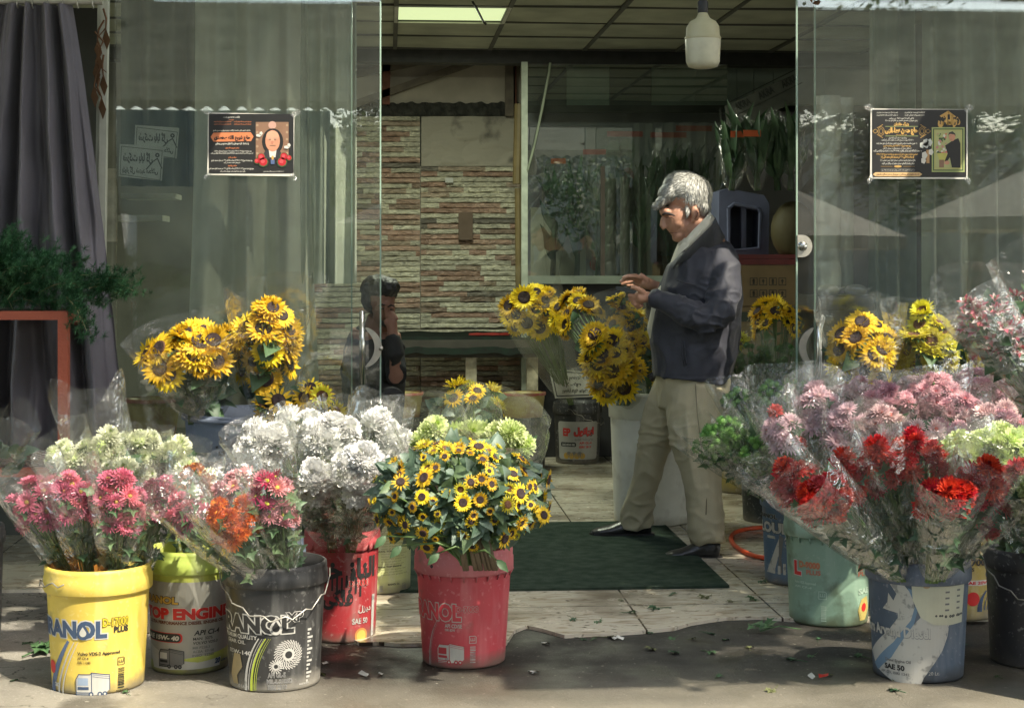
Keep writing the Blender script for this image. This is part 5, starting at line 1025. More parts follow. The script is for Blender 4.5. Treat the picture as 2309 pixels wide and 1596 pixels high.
for (kk, cx, yr_, wt_, Z_, lb_) in (('basin1', 1178, 886, 104, 9.98, 'worn yellow basin with red stains nested in the right rear bin'), ('basin2', 905, 886, 98, 9.88, 'worn yellow basin with a red rim nested in the left rear bin'), ('basin3', 345, 900, 122, 7.6, 'ochre basin seen through the left glass')):
    zc = W(cx, yr_, Z_).z; cpos = W(cx, 600, Z_); cpos.z = zc-.16; r = wt_/2/F*Z_
    o = empty('yellow_basin', cpos, lb_, 'basin', 'yellow basins inside the shop'); k = MB()
    k.lathe([(r*.82, 0), (r*.95, .13), (r*.96, .15), (r*1.02, .152), (r*1.02, .163), (r*.95, .163), (r*.9, .14), (r*.78, .01), (.001, .01)], 40, 0, None, lambda i, a: (.0015*(1 if int(a*9) % 2 else -1) if i < 2 else 0, 0))
    place('body', k.mesh('body', plastic('basin_yellow', (.38, .30, .07), (.22, .10, .06), .52)), o)
    k = MB(); k.lathe([(r*1.022, .15), (r*1.024, .165), (r*.94, .166)], 40, 0, None, lambda i, a: (0, .004*noise.noise(V(a*4, i, 0)))); place('rim', k.mesh('rim', plastic('basin_rim', (.36, .07, .04) if kk != 'basin3' else (.35, .22, .04), (.3, .2, .08), .5)), o)
k = MB(); k.box((W(345, 900, 7.6).x-.35, W(345, 900, 7.6).y-.25, 0), (W(345, 900, 7.6).x+.4, W(345, 900, 7.6).y+.3, W(345, 900, 7.6).z-.162)); thing('green_plinth', k, mat('green_felt', (.055, .062, .048), .95, .2, 60, .5), 'dull green cloth covered plinth behind the left glass', 'plinth')
# sign resting on the EP bucket, writing upside down
cs = [(1237, 830), (1352, 841), (1365, 893), (1252, 898)]; ps = [W(x, y, 10.15) for x, y in cs]; c = sum(ps, V(0, 0, 0))/4; k = MB(); k.prism([ps[3], ps[2], ps[1], ps[0]], V(0, .006, 0))
o = thing('paper_sign', k, mat('sign_paper', (.42, .41, .36), .6, .15, 12), 'white card with upside down Persian handwriting resting on the black rear bucket', 'sign', origin=c); P_ = Print()
P_.line([(1243, -835), (1346, -845), (1358, -889), (1256, -893), (1243, -835)], 2.5, blackk)
for s_, x, y, w_ in (('پرویز امجدی و بانو', 1262, -858, 72), ('از طرف', 1276, -873, 34), ('تقدیم برای عرض تسلیت', 1268, -888, 84)): P_.text(fa(s_), x, y, 8, blackk, 2, .03, width=w_, turn=True)
P_.build('sign_print', o, lambda u, v, l: W(u, -v, 10.15)+V(0, -.001-l*.0005, 0)-c)
# ================================================================ flowers
def petal(mb, r0, Ln, wd, az, el, curl, m=0, segs=3, z0=0., prof=None, fold=.15, twist=0.):
    """one petal starting r0 from the axis, rising at el, bending by curl towards its tip"""
    ca, sa = math.cos(az), math.sin(az); r, z = r0, z0; e = el; side = V(-sa, ca, 0); base = len(mb.v); pr = prof or (.45, 1., .85, .0); st = Ln/segs
    for i in range(segs+1):
        h = wd*pr[i]/2; c = V(ca*r, sa*r, z); n = V(-ca*math.sin(e), -sa*math.sin(e), math.cos(e)); s_ = (side+n*twist).normalized()
        mb.v += [tuple(c-s_*h+n*h*fold*2), tuple(c), tuple(c+s_*h+n*h*fold*2)]
        r += st*math.cos(e); z += st*math.sin(e); e += curl/segs
    for i in range(segs):
        for q in (0, 1): a = base+i*3+q; mb.f.append((a, a+1, a+4, a+3)); mb.m.append(m)
def sunflower(seed, npet=22, layers=2, open_=1.):
    r = random.Random(seed); p = MB()                              # unit: outer radius about 1
    for l in range(layers):
        for i in range(npet):
            petal(p, .40, r.uniform(.52, .66)*(1-.1*l), r.uniform(.17, .22), 2*PI*(i+.5*l+r.uniform(-.2, .2))/npet, (.15+.35*l)*open_+r.uniform(-.15, .2), r.uniform(-.7, .3), prof=(.6, 1, .8, .05), z0=.02+.03*l, twist=r.uniform(-.3, .3))
    for i in range(14): petal(p, .36, r.uniform(.4, .5), .2, 2*PI*i/14, -.25+r.uniform(-.2, .1), -.4, 1, prof=(.9, .9, .6, .02), z0=-.05)
    p.tube([V(0, 0, -.02), V(0, 0, -.14), V(0, 0, -.3)], [.38, .26, .1], 12, 1, V(1, 0, 0))
    c = MB(); c.lathe([(.44, .0), (.45, .07), (.42, .12)], 18, 0, None, lambda i, a: (.02*math.sin(a*9), .01*math.sin(a*7)))
    c.lathe([(.42, .12), (.34, .15), (.20, .13), (.001, .10)], 18, 1, None, lambda i, a: (0, .012*math.sin(a*5+i)))
    for i in range(40):
        a = i*2.4; q = .30+.13*(i/40); c.tube([V(q*math.cos(a), q*math.sin(a), .10), V(q*1.03*math.cos(a), q*1.03*math.sin(a), .19)], [.022, .012], 3, 0, V(1, .1, 0), False)
    return p, c
def pom(seed, n=95, tight=.5, wd=.17, ln=.45, low=-.5, core=.32, prof=(.5, .9, 1., .35)):
    r = random.Random(seed); p = MB(); p.ell(V(0, 0, .05), V(core, core, core*.8), 1, None, 8, 5)
    for i in range(n):
        t = i/(n-1); el = low+(PI/2-low)*(t**.75)+r.uniform(-.08, .08); rr_ = core*.95*math.cos(el)*1.0; z = core*.8*math.sin(el)+.03
        petal(p, rr_, ln*(1-.45*t)*r.uniform(.85, 1.12), wd*r.uniform(.8, 1.1), i*2.39996+r.uniform(-.15, .15), el*.85+.05, tight*r.uniform(.6, 1.3)*(1 if el < 1 else .4), 0 if t < .88 else 1, 3, z, prof, .22, r.uniform(-.3, .3))
    return p
def daisy(seed, npet=17, layers=3, wd=.17):
    r = random.Random(seed); p = MB()
    for l in range(layers):
        for i in range(npet): petal(p, .16, r.uniform(.72, .86)*(1-.16*l), wd*r.uniform(.85, 1.15), 2*PI*(i+.4*l+r.uniform(-.2, .2))/npet, .12+.38*l+r.uniform(-.1, .12), r.uniform(-.3, .35), prof=(.35, .85, 1., .4), z0=.02*l, fold=.25)
    p.ell(V(0, 0, .08), V(.20, .20, .13), 1, None, 10, 6); p.tube([V(0, 0, .02), V(0, 0, -.22)], [.22, .06], 8, 2, V(1, 0, 0)); return p
def lily(seed):
    r = random.Random(seed); p = MB()
    for i in range(6): petal(p, .08, .95, .36, 2*PI*i/6+r.uniform(-.1, .1), 1.15, -.75, 0 if i % 2 else 1, 3, 0, (.3, .75, 1., .15), .3)
    for i in range(5): a = i*1.3; p.tube([V(0, 0, .1), V(.12*math.cos(a), .12*math.sin(a), .75)], [.02, .03], 4, 2, V(1, .2, 0))
    p.tube([V(0, 0, .05), V(0, 0, -.3)], [.12, .04], 6, 2, V(1, 0, 0)); return p
def fm(n, c, h=.012, tr=.3, var=.18, rough=.6): return mat('petal_'+n, c, rough, var, 7, hue=h, trans=tr)
stemg = mat('stem_green', (.10, .17, .05), .5, .25, 15); leafg = [mat('leaf_'+n, c, .5, .25, 14, trans=.3, bump=.2, bscale=40) for n, c in (('deep', (.05, .10, .05)), ('mid', (.08, .15, .07)), ('soft', (.16, .24, .12)), ('grey', (.09, .15, .10)), ('pale', (.17, .24, .19)))]
sepal = mat('sepal', (.07, .14, .04), .6, .25, 10)
sunY = fm('sun', (.84, .58, .025), .016, .3, .2); sunL = fm('sunlime', (.72, .66, .06), .012, .35, .2)
disc = mat('seed_brown', (.035, .016, .008), .9, .5, 30); ring = mat('seed_ring', (.10, .045, .012), .9, .5, 30); ringy = mat('seed_ring_yellow', (.40, .24, .02), .9, .4, 30)
SP = []
def reg(pm, mats_, cm=None, cmats=None):
    SP.append(0); return (pm.mesh('flower_head', mats_), cm.mesh('flower_center', cmats, True) if cm else None)
FK = {}
FK['sun'] = [reg(p, [sunY, sepal], c, [ring, disc]) for p, c in (sunflower(1), sunflower(2, 20, 2, 1.6), sunflower(3, 24, 2, .5), sunflower(14, 18, 2, 2.2), sunflower(15, 26, 2, -.3))]
FK['sunlime'] = [reg(p, [sunL, sepal], c, [ringy, ring]) for p, c in (sunflower(4), sunflower(5, 22, 3, 1.3))]
FK['sunsmall'] = [reg(p, [sunY, sepal], c, [ring, disc]) for p, c in (sunflower(6, 18, 2, 1.), sunflower(7, 16, 2, 1.9), sunflower(8, 19, 1, .6), sunflower(16, 14, 1, 1.4), sunflower(17, 20, 2, -.4))]+[reg(p, [sunL, sepal], c, [ringy, ring]) for p, c in (sunflower(9, 18, 2, 2.),)]
def poms(key, c, heart, **kw): FK[key] = [reg(pom(s, **kw), [fm(key, c, 0, .2, .03) if key == 'white' else fm(key, c, .006, .25, .08) if key in ('cream', 'lime') else fm(key, c), mat("heart_"+key, heart, .7, .2, 8)]) for s in (11, 12, 13)]
poms('white', (.85, .85, .84), (.82, .83, .76), n=110, wd=.23, core=.40, ln=.40, tight=.75)
poms('cream', (.80, .82, .64), (.45, .55, .22), n=110, wd=.14, ln=.42)
poms('lime', (.72, .80, .42), (.58, .72, .22), n=115, wd=.16, core=.36)
poms('red', (.62, .012, .016), (.30, .005, .008), n=85, wd=.17, ln=.5)
poms('coral', (.60, .10, .09), (.34, .02, .02), n=80, wd=.17, ln=.5)
poms('orange', (.72, .17, .012), (.75, .30, .02), n=105, wd=.15)
poms('rust', (.45, .13, .03), (.5, .22, .03), n=90, wd=.16)
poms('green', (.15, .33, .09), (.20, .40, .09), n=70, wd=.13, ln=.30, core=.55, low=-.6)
poms('greenshade', (.05, .16, .03), (.06, .17, .03), n=60, wd=.13, ln=.30, core=.55, low=-.6)  # shaded copy of the green heads, shade put into the petal colour
def dais(key, c, heart, n=17, layers=3): FK[key] = [reg(daisy(s, n, layers), [fm(key, c, .012), mat('heart_'+key, heart, .7, .2, 8), sepal]) for s in (21, 22, 23)]
dais('pink', (.66, .17, .26), (.30, .20, .04)); dais('magenta', (.42, .02, .10), (.42, .42, .03), 14, 2); dais('plum', (.26, .035, .085), (.22, .03, .03))
dais('palepink', (.66, .30, .34), (.50, .45, .08)); dais('mauve', (.64, .36, .42), (.30, .045, .06)); dais('lilac', (.64, .44, .50), (.45, .28, .28))
dais('mauvewhite', (.72, .52, .52), (.42, .10, .06))
FK['lily'] = [reg(lily(s), [fm('lilywhite', (.74, .62, .60), .01), fm('lilypink', (.60, .16, .20), .01), stemg]) for s in (31, 32)]
SIZE = dict(sun=.066, sunlime=.07, sunsmall=.034, white=.062, cream=.058, lime=.058, red=.046, coral=.044, orange=.042, rust=.038, green=.024, greenshade=.026, pink=.035, magenta=.034, plum=.033, palepink=.033, mauve=.038, lilac=.044, mauvewhite=.038, lily=.04)

cello = film('cellophane', (.985, .99, .98), .02, .32, .11, .04, (.85, .87, .82), bscale=13, bump=1., fres=1.4, fm=.9, mscale=9, mvar=.9)
cello2 = film('cellophane_misty', (.98, .985, .975), .025, .34, .14, .065, (.84, .86, .80), bscale=16, bump=1., fres=1.4, fm=1., mscale=9, mvar=.9)

cello3 = film('cellophane_dull', (.97, .975, .96), .02, .12, .35, .05, (.85, .87, .82), bscale=13, bump=.6, fres=1.35, fm=.4, mscale=9, mvar=.9)

def leaf(mb, c, d, nrm, L_l, wd, m, kind='mum', r=random):
    d = d.normalized(); s_ = d.cross(nrm).normalized(); n = s_.cross(d).normalized()
    if kind == 'heart': o = [(0, 0), (.12, .38), (.42, .50), (.75, .26), (1, 0)]; cz = [0, .05, .02, -.10, -.28]
    elif kind == 'lance': o = [(0, .05), (.2, .32), (.5, .42), (.8, .2), (1, 0)]; cz = [0, .06, .08, .0, -.12]
    else: o = [(0, .05), (.22, .34), (.36, .16), (.58, .46), (.68, .18), (1, 0)]; cz = [0, .04, .04, -.02, -.05, -.2]
    k = len(o); b = len(mb.v)
    for (t, h), z in zip(o, cz): p = c+d*t*L_l+n*z*L_l; mb.v += [tuple(p-s_*h*wd+n*h*wd*.35), tuple(p), tuple(p+s_*h*wd+n*h*wd*.35)]
    for i in range(k-1):
        for q in (0, 1): a = b+i*3+q; mb.f.append((a, a+1, a+4, a+3)); mb.m.append(m)
NB = [0]
def wrapper(mb, B, A, U_, V_, Lb, R, top, seed, flat_=.8, neck=.02, peak=.3, gather=.55):
    r = random.Random(seed); nu, nv = 30, 16; sd = seed*3.7; ph = r.uniform(0, 6)
    fold = [(r.uniform(0, 2*PI), r.uniform(.04, .14)) for _ in range(7)]
    for j in range(nv+1):
        v = j/nv
        for i in range(nu):
            a = 2*PI*i/nu; Lt = Lb+top*(1+peak*(abs(math.cos(a+ph))**3*2-1)+.12*noise.noise(V(math.cos(a)*2, math.sin(a)*2, sd)))
            s_ = Lt*v; t = min(1, s_/Lb); rad = neck+(R*1.10-neck)*(t**gather)
            if s_ > Lb: rad *= 1+.05*(s_-Lb)/max(.01, top)
            for fa_, fd in fold:
                dd = abs((a-fa_-v*.4+PI) % (2*PI)-PI); 
                if dd < .35: rad *= 1-fd*(1-dd/.35)
            rad *= 1+.07*noise.noise(V(math.cos(a)*2.2, math.sin(a)*2.2, v*5+sd))+.004*r.uniform(-1, 1)
            mb.v.append(tuple(B+A*s_+U_*rad*math.cos(a)+V_*rad*flat_*math.sin(a)))
    b = len(mb.v)-nu*(nv+1)
    for j in range(nv):
        for i in range(nu):
            p, q, x, y = b+j*nu+i, b+j*nu+(i+1) % nu, b+(j+1)*nu+(i+1) % nu, b+(j+1)*nu+i
            if (i+j) % 2: mb.f += [(p, q, x), (p, x, y)]
            else: mb.f += [(p, q, y), (q, x, y)]
            mb.m += [0, 0]
GRP = dict(sun='wrapped sunflower bouquets', white='wrapped white chrysanthemum bouquets', cream='wrapped cream chrysanthemum bouquets', red='wrapped red chrysanthemum bouquets')
def bouquet(kind, hx, hy, Z, bx, by, Zb, R, Lh, n, label, ext=None, size=None, leaves=None, wrap_=True, mix=None, cat='bouquet', misty=False, leafk=None, lm=(0, 1), face=.35, flat_=.8, group=None, back=-.25):
    NB[0] += 1; sd = NB[0]; r = random.Random(sd*13+5); H = W(hx, hy, Z); B = W(bx, by, Zb); px_ = Z/F; R *= px_*1.06; Lh *= px_; n = int(n*(1.6 if kind in ('white', 'pink', 'palepink', 'plum') else 1.45 if kind in ('white', 'cream', 'lime', 'red', 'coral', 'pink', 'palepink', 'lilac', 'mauve', 'mauvewhite', 'plum', 'sun') else 1.2)); ext = (ext if ext is not None else 42)*px_
    A = (H-B).normalized(); cam_ = (V(0, 0, CH)-H).normalized(); V_ = (cam_-A*cam_.dot(A)).normalized(); U_ = A.cross(V_).normalized(); size = size or SIZE[kind]
    top = H+A*Lh*.5; Lb = (top-B).length
    o = empty('flower_bouquet', B, label, cat, group or GRP.get(kind, 'wrapped bouquets standing in the buckets'))
    sm = MB(); lf = MB(); heads = []
    for i in range(n):
        for _try in range(14):
            a = r.uniform(0, 2*PI); sa = math.sin(a); t = r.random()**.8
            if sa < back: continue
            rr_ = R*(1.0-.35*max(0, t-.6)/.4)*(r.uniform(.80, 1) if t < .8 else r.uniform(.1, .85)) - size*.25
            rr_ = max(rr_, 0); p = H+A*Lh*(t-.5)+U_*rr_*math.cos(a)+V_*rr_*flat_*sa
            if all((p-q).length > size*(1.4 if _try < 7 else .95) for q, _ in heads): break
        nrm = ((U_*math.cos(a)+V_*sa)*(1.05-.6*t)+A*(.25+.75*t)+cam_*face+V(r.uniform(-.25, .25), r.uniform(-.25, .25), r.uniform(-.2, .25))).normalized()
        heads.append((p, nrm))
    for p, nrm in heads:
        kk = kind if not mix or r.random() > mix[1] else mix[0]; pm, cm = r.choice(FK[kk]); s_ = size*r.uniform(.76, 1.2)*(SIZE[kk]/SIZE[kind])
        q = nrm.to_track_quat('Z', 'Y').to_matrix().to_4x4() @ Matrix.Rotation(r.uniform(0, 6.3), 4, 'Z') @ Matrix.Diagonal((s_, s_*r.uniform(.9, 1.05), s_*r.uniform(.85, 1.25), 1))
        ho = place('flower_head', pm, o, Matrix.Translation(p-B) @ q)
        if cm: place('flower_center', cm, ho)
        mid = B+(p-B)*.55+(p-B).cross(A)*.02; sm.tube([B+V(r.uniform(-.015, .015), r.uniform(-.01, .01), -.02), mid, p-nrm*size*.3], [.0035, .003, .0022], 4, 0, U_, False)
    for i in range(6): e = H+U_*R*r.uniform(-.6, .6)+V_*R*r.uniform(-.5, .6)-A*Lh*.4; sm.tube([B+V(r.uniform(-.015, .015), 0, -.02), e], [.0035, .0022], 4, 0, U_, False)
    nl = leaves if leaves is not None else 46; lk = leafk or ('heart' if kind.startswith('sun') else 'mum'); ls = (.05 if kind == 'sunsmall' else .085) if lk == 'heart' else .055
    for i in range(nl):
        t = r.uniform(.12, .98)*(1-Lh*.35/Lb); a = r.uniform(0, 2*PI); ra = R*(t**.8)*r.uniform(.3, .95); c = B+A*t*Lb+U_*ra*math.cos(a)+V_*ra*flat_*math.sin(a)
        d = A*r.uniform(-.2, 1)+U_*math.cos(a)+V_*math.sin(a)+V(r.uniform(-.4, .4), 0, r.uniform(-.5, .3)); leaf(lf, c, d, (cam_+V(r.uniform(-.8, .8), r.uniform(-.8, .8), r.uniform(-.3, .8))), ls*r.uniform(.6, 1.25), ls*.9*r.uniform(.8, 1.1), r.choice(lm), lk)
    if n: part('stems', sm, stemg, o)
    if nl: part('foliage', lf, leafg, o)
    if wrap_:
        k = MB(); wrapper(k, B-A*.01, A, U_, V_, Lb, (R+size*.75)/1.06, ext+.01, sd, flat_); part('cellophane_wrap', k, cello3 if Z > 7.6 else cello2 if misty and kind not in ('red', 'coral', 'mauvewhite') else cello, o, True)
    return o
bq = bouquet
# ---- yellow bucket
bq('pink', 88, 1128, 4.95, 178, 1312, 5.02, 60, 105, 17, 'pink daisy bouquet leaning farthest left out of the yellow bucket', 50, mix=('plum', .25), misty=True)
bq('pink', 168, 1122, 4.90, 207, 1316, 4.98, 46, 110, 15, 'narrow pink bouquet second from the left in the yellow bucket', 45, misty=True)
bq('pink', 272, 1125, 4.88, 262, 1316, 4.97, 56, 120, 20, 'broad pink daisy bouquet upright in the yellow bucket', 28, leaves=80, lm=(1, 2))
bq('plum', 360, 1125, 5.0, 300, 1308, 5.02, 40, 90, 15, 'dark plum bouquet leaning right out of the yellow bucket', 34, mix=('pink', .2))
bq('rust', 440, 1090, 5.32, 432, 1262, 5.25, 42, 60, 12, 'rust orange bouquet in the lime green bucket', 30, leaves=90, lm=(0, 0, 1))
# ---- black bucket
bq('pink', 424, 1152, 4.92, 572, 1305, 4.95, 42, 80, 14, 'pink and plum bouquet leaning far left out of the black bucket', 48, mix=('plum', .3), misty=True, lm=(1, 2))
bq('orange', 518, 1168, 4.84, 600, 1308, 4.92, 52, 95, 24, 'bright orange chrysanthemum bouquet in the black bucket', 36, leaves=60, lm=(1, 2))
bq('palepink', 536, 1100, 5.05, 615, 1300, 5.0, 50, 70, 13, 'pale pink bouquet standing behind the orange one in the black bucket', 44, misty=True)
bq('palepink', 612, 1128, 4.86, 648, 1308, 4.93, 48, 120, 17, 'tall pale pink and magenta bouquet nearest the right side of the black bucket', 55, mix=('magenta', .3), leaves=90, lm=(1, 2))
# ---- cream
cr_ = 'cream chrysanthemum bouquet '
bq('cream', 150, 1030, 5.62, 250, 1190, 5.75, 48, 70, 9, cr_+'farthest left behind the yellow bucket', 20)
bq('cream', 225, 1008, 5.66, 268, 1190, 5.75, 46, 80, 10, cr_+'with the tallest pointed wrapper', 105, misty=True)
bq('cream', 312, 1010, 5.72, 295, 1190, 5.75, 42, 90, 9, cr_+'rising above the others with open blooms', 8)
bq('cream', 288, 1066, 5.5, 285, 1200, 5.7, 58, 50, 9, cr_+'low in front of the cream group', 16)
bq('cream', 392, 1025, 5.75, 330, 1190, 5.78, 42, 60, 7, cr_+'leaning right behind the lime bucket', 14)
bq('cream', 445, 1062, 5.65, 345, 1195, 5.75, 36, 45, 5, cr_+'lowest and farthest right of the cream group', 8)
# ---- white
wh = 'white chrysanthemum bouquet '
bq('white', 600, 1006, 5.62, 735, 1225, 5.68, 50, 100, 13, wh+'farthest left above the crimson bucket', 22)
bq('white', 668, 962, 5.75, 752, 1215, 5.7, 44, 55, 8, wh+'at the back left, close under the small sunflowers', 18)
bq('white', 745, 985, 5.5, 765, 1225, 5.62, 60, 72, 15, wh+'large and round at the top centre', 26)
bq('white', 712, 1078, 5.32, 752, 1230, 5.52, 46, 66, 10, wh+'low in the middle with a short wrapper', 22)
bq('white', 820, 1062, 5.3, 790, 1230, 5.52, 66, 110, 22, wh+'biggest of all, in front on the right', 26)
bq('white', 850, 975, 5.75, 805, 1215, 5.7, 42, 70, 9, wh+'at the back right with single blooms on top', 48, misty=True)
bq('white', 905, 1035, 5.72, 820, 1220, 5.7, 40, 90, 10, wh+'leaning farthest right behind the tied sunflowers', 20)
# ---- lime behind the tied sunflowers
lm_ = 'lime white chrysanthemum bouquet '
bq('lime', 980, 985, 5.55, 1050, 1180, 5.95, 52, 80, 12, lm_+'on the left behind the tied sunflowers', 45, misty=True)
bq('lime', 1055, 985, 5.55, 1075, 1180, 5.95, 46, 70, 10, lm_+'in the middle with a silvery crumpled wrapper', 70, misty=True)
bq('lime', 1140, 1000, 5.5, 1100, 1185, 5.95, 60, 100, 16, lm_+'on the right behind the tied sunflowers', 60, misty=True)
bq('sunsmall', 1058, 905, 6.05, 1075, 1130, 6.05, 84, 80, 8, 'upright unwrapped sunflower bunch with many grey green leaves', wrap_=False, size=.045, leaves=260, lm=(3, 4, 2), leafk='heart', face=-.1)
# ---- the tied bunch of small sunflowers
def tied():
    c = W(1038, 1122, 4.98); B = W(1060, 1242, 4.95); r = random.Random(77); o = empty('flower_bouquet', B, 'big tied bunch of small sunflowers spreading over the pink red bucket', 'bouquet')
    rx, rz = 192*4.98/F, 118*4.98/F; ry = .19; sm, lf = MB(), MB(); heads = []
    for i in range(125):
        for q in range(40):
            z = r.uniform(-.75, 1); a = r.uniform(0, 2*PI); s_ = math.sqrt(1-z*z); n = V(s_*math.cos(a), s_*math.sin(a), z)
            if n.y > .45: continue
            p = c+V(n.x*rx, n.y*ry, n.z*rz)*r.uniform(.86, 1.1)
            if all((p-h).length > (.034 if q < 25 else .024) for h, _ in heads): break
        heads.append((p, (n+V(r.uniform(-.6, .6), -.25, r.uniform(-.45, .5))).normalized()))
    for p, nrm in heads:
        pm, cm = r.choice(FK['sunsmall']); s_ = .027*r.choice((.5, .6, .7, .85, .95, 1.1, 1.3))
        ho = place('flower_head', pm, o, Matrix.Translation(p-B) @ nrm.to_track_quat('Z', 'Y').to_matrix().to_4x4() @ Matrix.Rotation(r.uniform(0, 6), 4, 'Z') @ Matrix.Diagonal((s_, s_, s_, 1)))
        place('flower_center', cm, ho); sm.tube([B+V(r.uniform(-.03, .03), r.uniform(-.02, .02), -.04), B+(p-B)*.5+V(0, .02, .02), p-nrm*.012], [.004, .0035, .003], 5, 0, V(0, 1, 0), False)
    for i in range(1000):
        z = r.uniform(-.9, .95); a = r.uniform(0, 2*PI); s_ = math.sqrt(1-z*z); n = V(s_*math.cos(a), s_*math.sin(a), z); p = c+V(n.x*rx, n.y*ry, n.z*rz)*(r.uniform(.55, .90) if n.y < .2 else r.uniform(.8, 1.05))
        leaf(lf, p, n+V(r.uniform(-1, 1), r.uniform(-.7, .5), r.uniform(-1, .5)), V(r.uniform(-.6, .6), -1, r.uniform(.0, 1.1)), r.uniform(.025, .065), r.uniform(.022, .045), r.choice((3, 3, 2, 4)), 'heart')
    for s_, e in ((-1, (905, 1230)), (-1, (870, 1208)), (1, (1120, 1262)), (-1, (990, 1246))):
        q = W(*e, 4.85); sm.tube([B+V(0, -.03, 0), (B+q)/2+V(0, -.08, .03), q], [.004, .0035, .002], 5, 0, V(0, 1, 0)); leaf(lf, q, V(s_*.6, -.2, -.6), V(0, -1, .3), .05, .03, 1, 'lance')
    for i in range(12): x = r.uniform(-.045, .06); sm.tube([B+V(x, -.06, .075), B+V(x*1.2+.03, -.045, -.05)], .006, 6, 1, V(0, 1, 0))
    part('stems', sm, [stemg, mat('stem_brown', (.15, .11, .07), .7)], o); part('foliage', lf, leafg, o)
tied()
# ---- blue bin
sf = 'sunflower bouquet '
bq('sun', 425, 778, 6.1, 468, 950, 6.22, 98, 80, 16, sf+'spreading low over the left of the blue bin', 0, size=.064, leaves=60, lm=(0, 1), face=.1)
bq('sun', 600, 765, 6.15, 590, 925, 6.3, 62, 180, 18, sf+'tall in clear film above the blue bin', 42, size=.062, leaves=30)
bq('sunsmall', 718, 905, 6.1, 660, 965, 6.25, 52, 80, 13, 'small sunflower bouquet leaning right behind the white flowers', 30, size=.044, leaves=40)
bq('sunsmall', 625, 912, 6.05, 610, 985, 6.2, 42, 55, 6, 'loose sunflowers drooping over the rim of the blue bin', wrap_=False, size=.055, leaves=26)
# ---- rear sunflowers
bq('sun', 1196, 688, 9.7, 1288, 905, 10.3, 58, 95, 14, sf+'with bare stems leaning from the black rear bucket', 28, size=.074, leaves=0, face=.9)
bq('sun', 1296, 705, 9.0, 1420, 905, 8.15, 52, 125, 17, sf+'leaning left behind the white bin', 4, wrap_=False, size=.062, leaves=10, face=.9)
bq('sun', 1364, 806, 7.7, 1440, 912, 7.95, 56, 160, 19, 'large orange sunflower bouquet tilted over the rim of the white bin', 0, size=.075, leaves=14, lm=(0,), back=-.1, face=.9)
bq('sun', 1412, 742, 8.25, 1462, 915, 8.1, 38, 160, 15, sf+'standing between the tilted one and the man', 10, size=.064, leaves=20, face=.9)
bq('sun', 1474, 800, 8.25, 1484, 915, 8.12, 30, 160, 9, sf+'half hidden behind the front of the man', 20, size=.062, leaves=10)
bq('sun', 1748, 715, 8.4, 1738, 1000, 8.15, 48, 62, 13, sf+'in deep shade beside the cardboard boxes', 0, size=.062, leaves=30, wrap_=False)
bq('greenshade', 1690, 800, 7.95, 1728, 1000, 8.1, 46, 55, 26, 'green button flowers, darkened in colour for the shade, wrapped in film just behind the man', 26, leaves=60, lm=(0,))
bq('greenshade', 1760, 805, 7.9, 1745, 1000, 8.1, 46, 60, 26, 'green button flowers, darkened in colour for the shade, beside the right door edge', 26, leaves=60, lm=(0,))
bq('sunsmall', 1660, 770, 8.0, 1715, 1000, 8.12, 18, 25, 2, 'single sunflowers peeping out behind the jacket', 22, size=.055, leaves=4)
# ---- green button flowers, right
gb = 'green button chrysanthemum bouquet '
bq('green', 1632, 985, 6.2, 1775, 1130, 6.48, 50, 105, 34, gb+'leaning farthest left in front of the trousers', 46, leaves=80, lm=(0, 1))
bq('green', 1712, 1015, 6.1, 1788, 1130, 6.45, 44, 120, 36, gb+'bright and upright over the blue bucket', 26, leaves=70, lm=(0, 1))
bq('green', 1660, 900, 6.75, 1778, 1120, 6.52, 34, 40, 12, gb+'small one at the back beside the jacket hem', 34, leaves=40)
bq('green', 1765, 888, 6.7, 1800, 1120, 6.52, 58, 60, 26, gb+'behind the lilac ones near the door handle', 32, leaves=50, misty=True)
# ---- lilac and mauve mass
bq('lilac', 1765, 975, 5.95, 1838, 1172, 5.92, 36, 100, 10, 'lilac bouquet leaning left out of the mint bucket', 38, mix=('coral', .35), misty=True)
bq('lilac', 1842, 925, 6.0, 1860, 1172, 5.95, 44, 110, 16, 'lilac pink bouquet upright over the mint bucket', 40, misty=True)
bq('lilac', 1915, 965, 5.92, 1885, 1175, 5.95, 52, 90, 16, 'broad grey lilac bouquet between the mint and slate buckets', 26, misty=True)
bq('mauve', 1945, 885, 6.3, 2000, 1140, 6.2, 46, 50, 14, 'mauve bouquet in glossy film under the right sunflowers', 40, misty=True)
bq('lilac', 1992, 1005, 5.75, 2010, 1160, 6.1, 48, 60, 13, 'lilac bouquet just behind the red ones', 20, misty=True)
bq('mauve', 2010, 918, 6.02, 2025, 1140, 6.2, 64, 100, 30, 'dense mauve daisy bouquet left of the big mauve mass', 18, size=.038)
bq('mauve', 2105, 900, 6.05, 2140, 1185, 6.02, 66, 100, 34, 'dense mauve daisy bouquet in the middle of the mauve mass', 20, size=.038)
bq('mauve', 2120, 985, 5.75, 2140, 1190, 5.98, 56, 80, 24, 'lower mauve daisy bouquet with red hearts above the red flowers', 14, size=.038)
bq('mauve', 2200, 880, 6.2, 2265, 1120, 6.15, 66, 80, 30, 'mauve daisy bouquet at the back under the lily bouquet', 16, size=.038)
bq('mauvewhite', 2225, 945, 5.8, 2270, 1125, 6.08, 64, 70, 28, 'paler mauve white bouquet above the lime flowers', 22, size=.038)
bq('mauve', 2290, 900, 6.1, 2285, 1125, 6.1, 44, 80, 18, 'mauve daisy bouquet cut by the right edge', 16, size=.038)
bq('mauvewhite', 2070, 975, 5.5, 2095, 1190, 5.95, 44, 54, 12, 'pale pink bouquet rising straight behind the tall red one', 22, size=.036, misty=True)
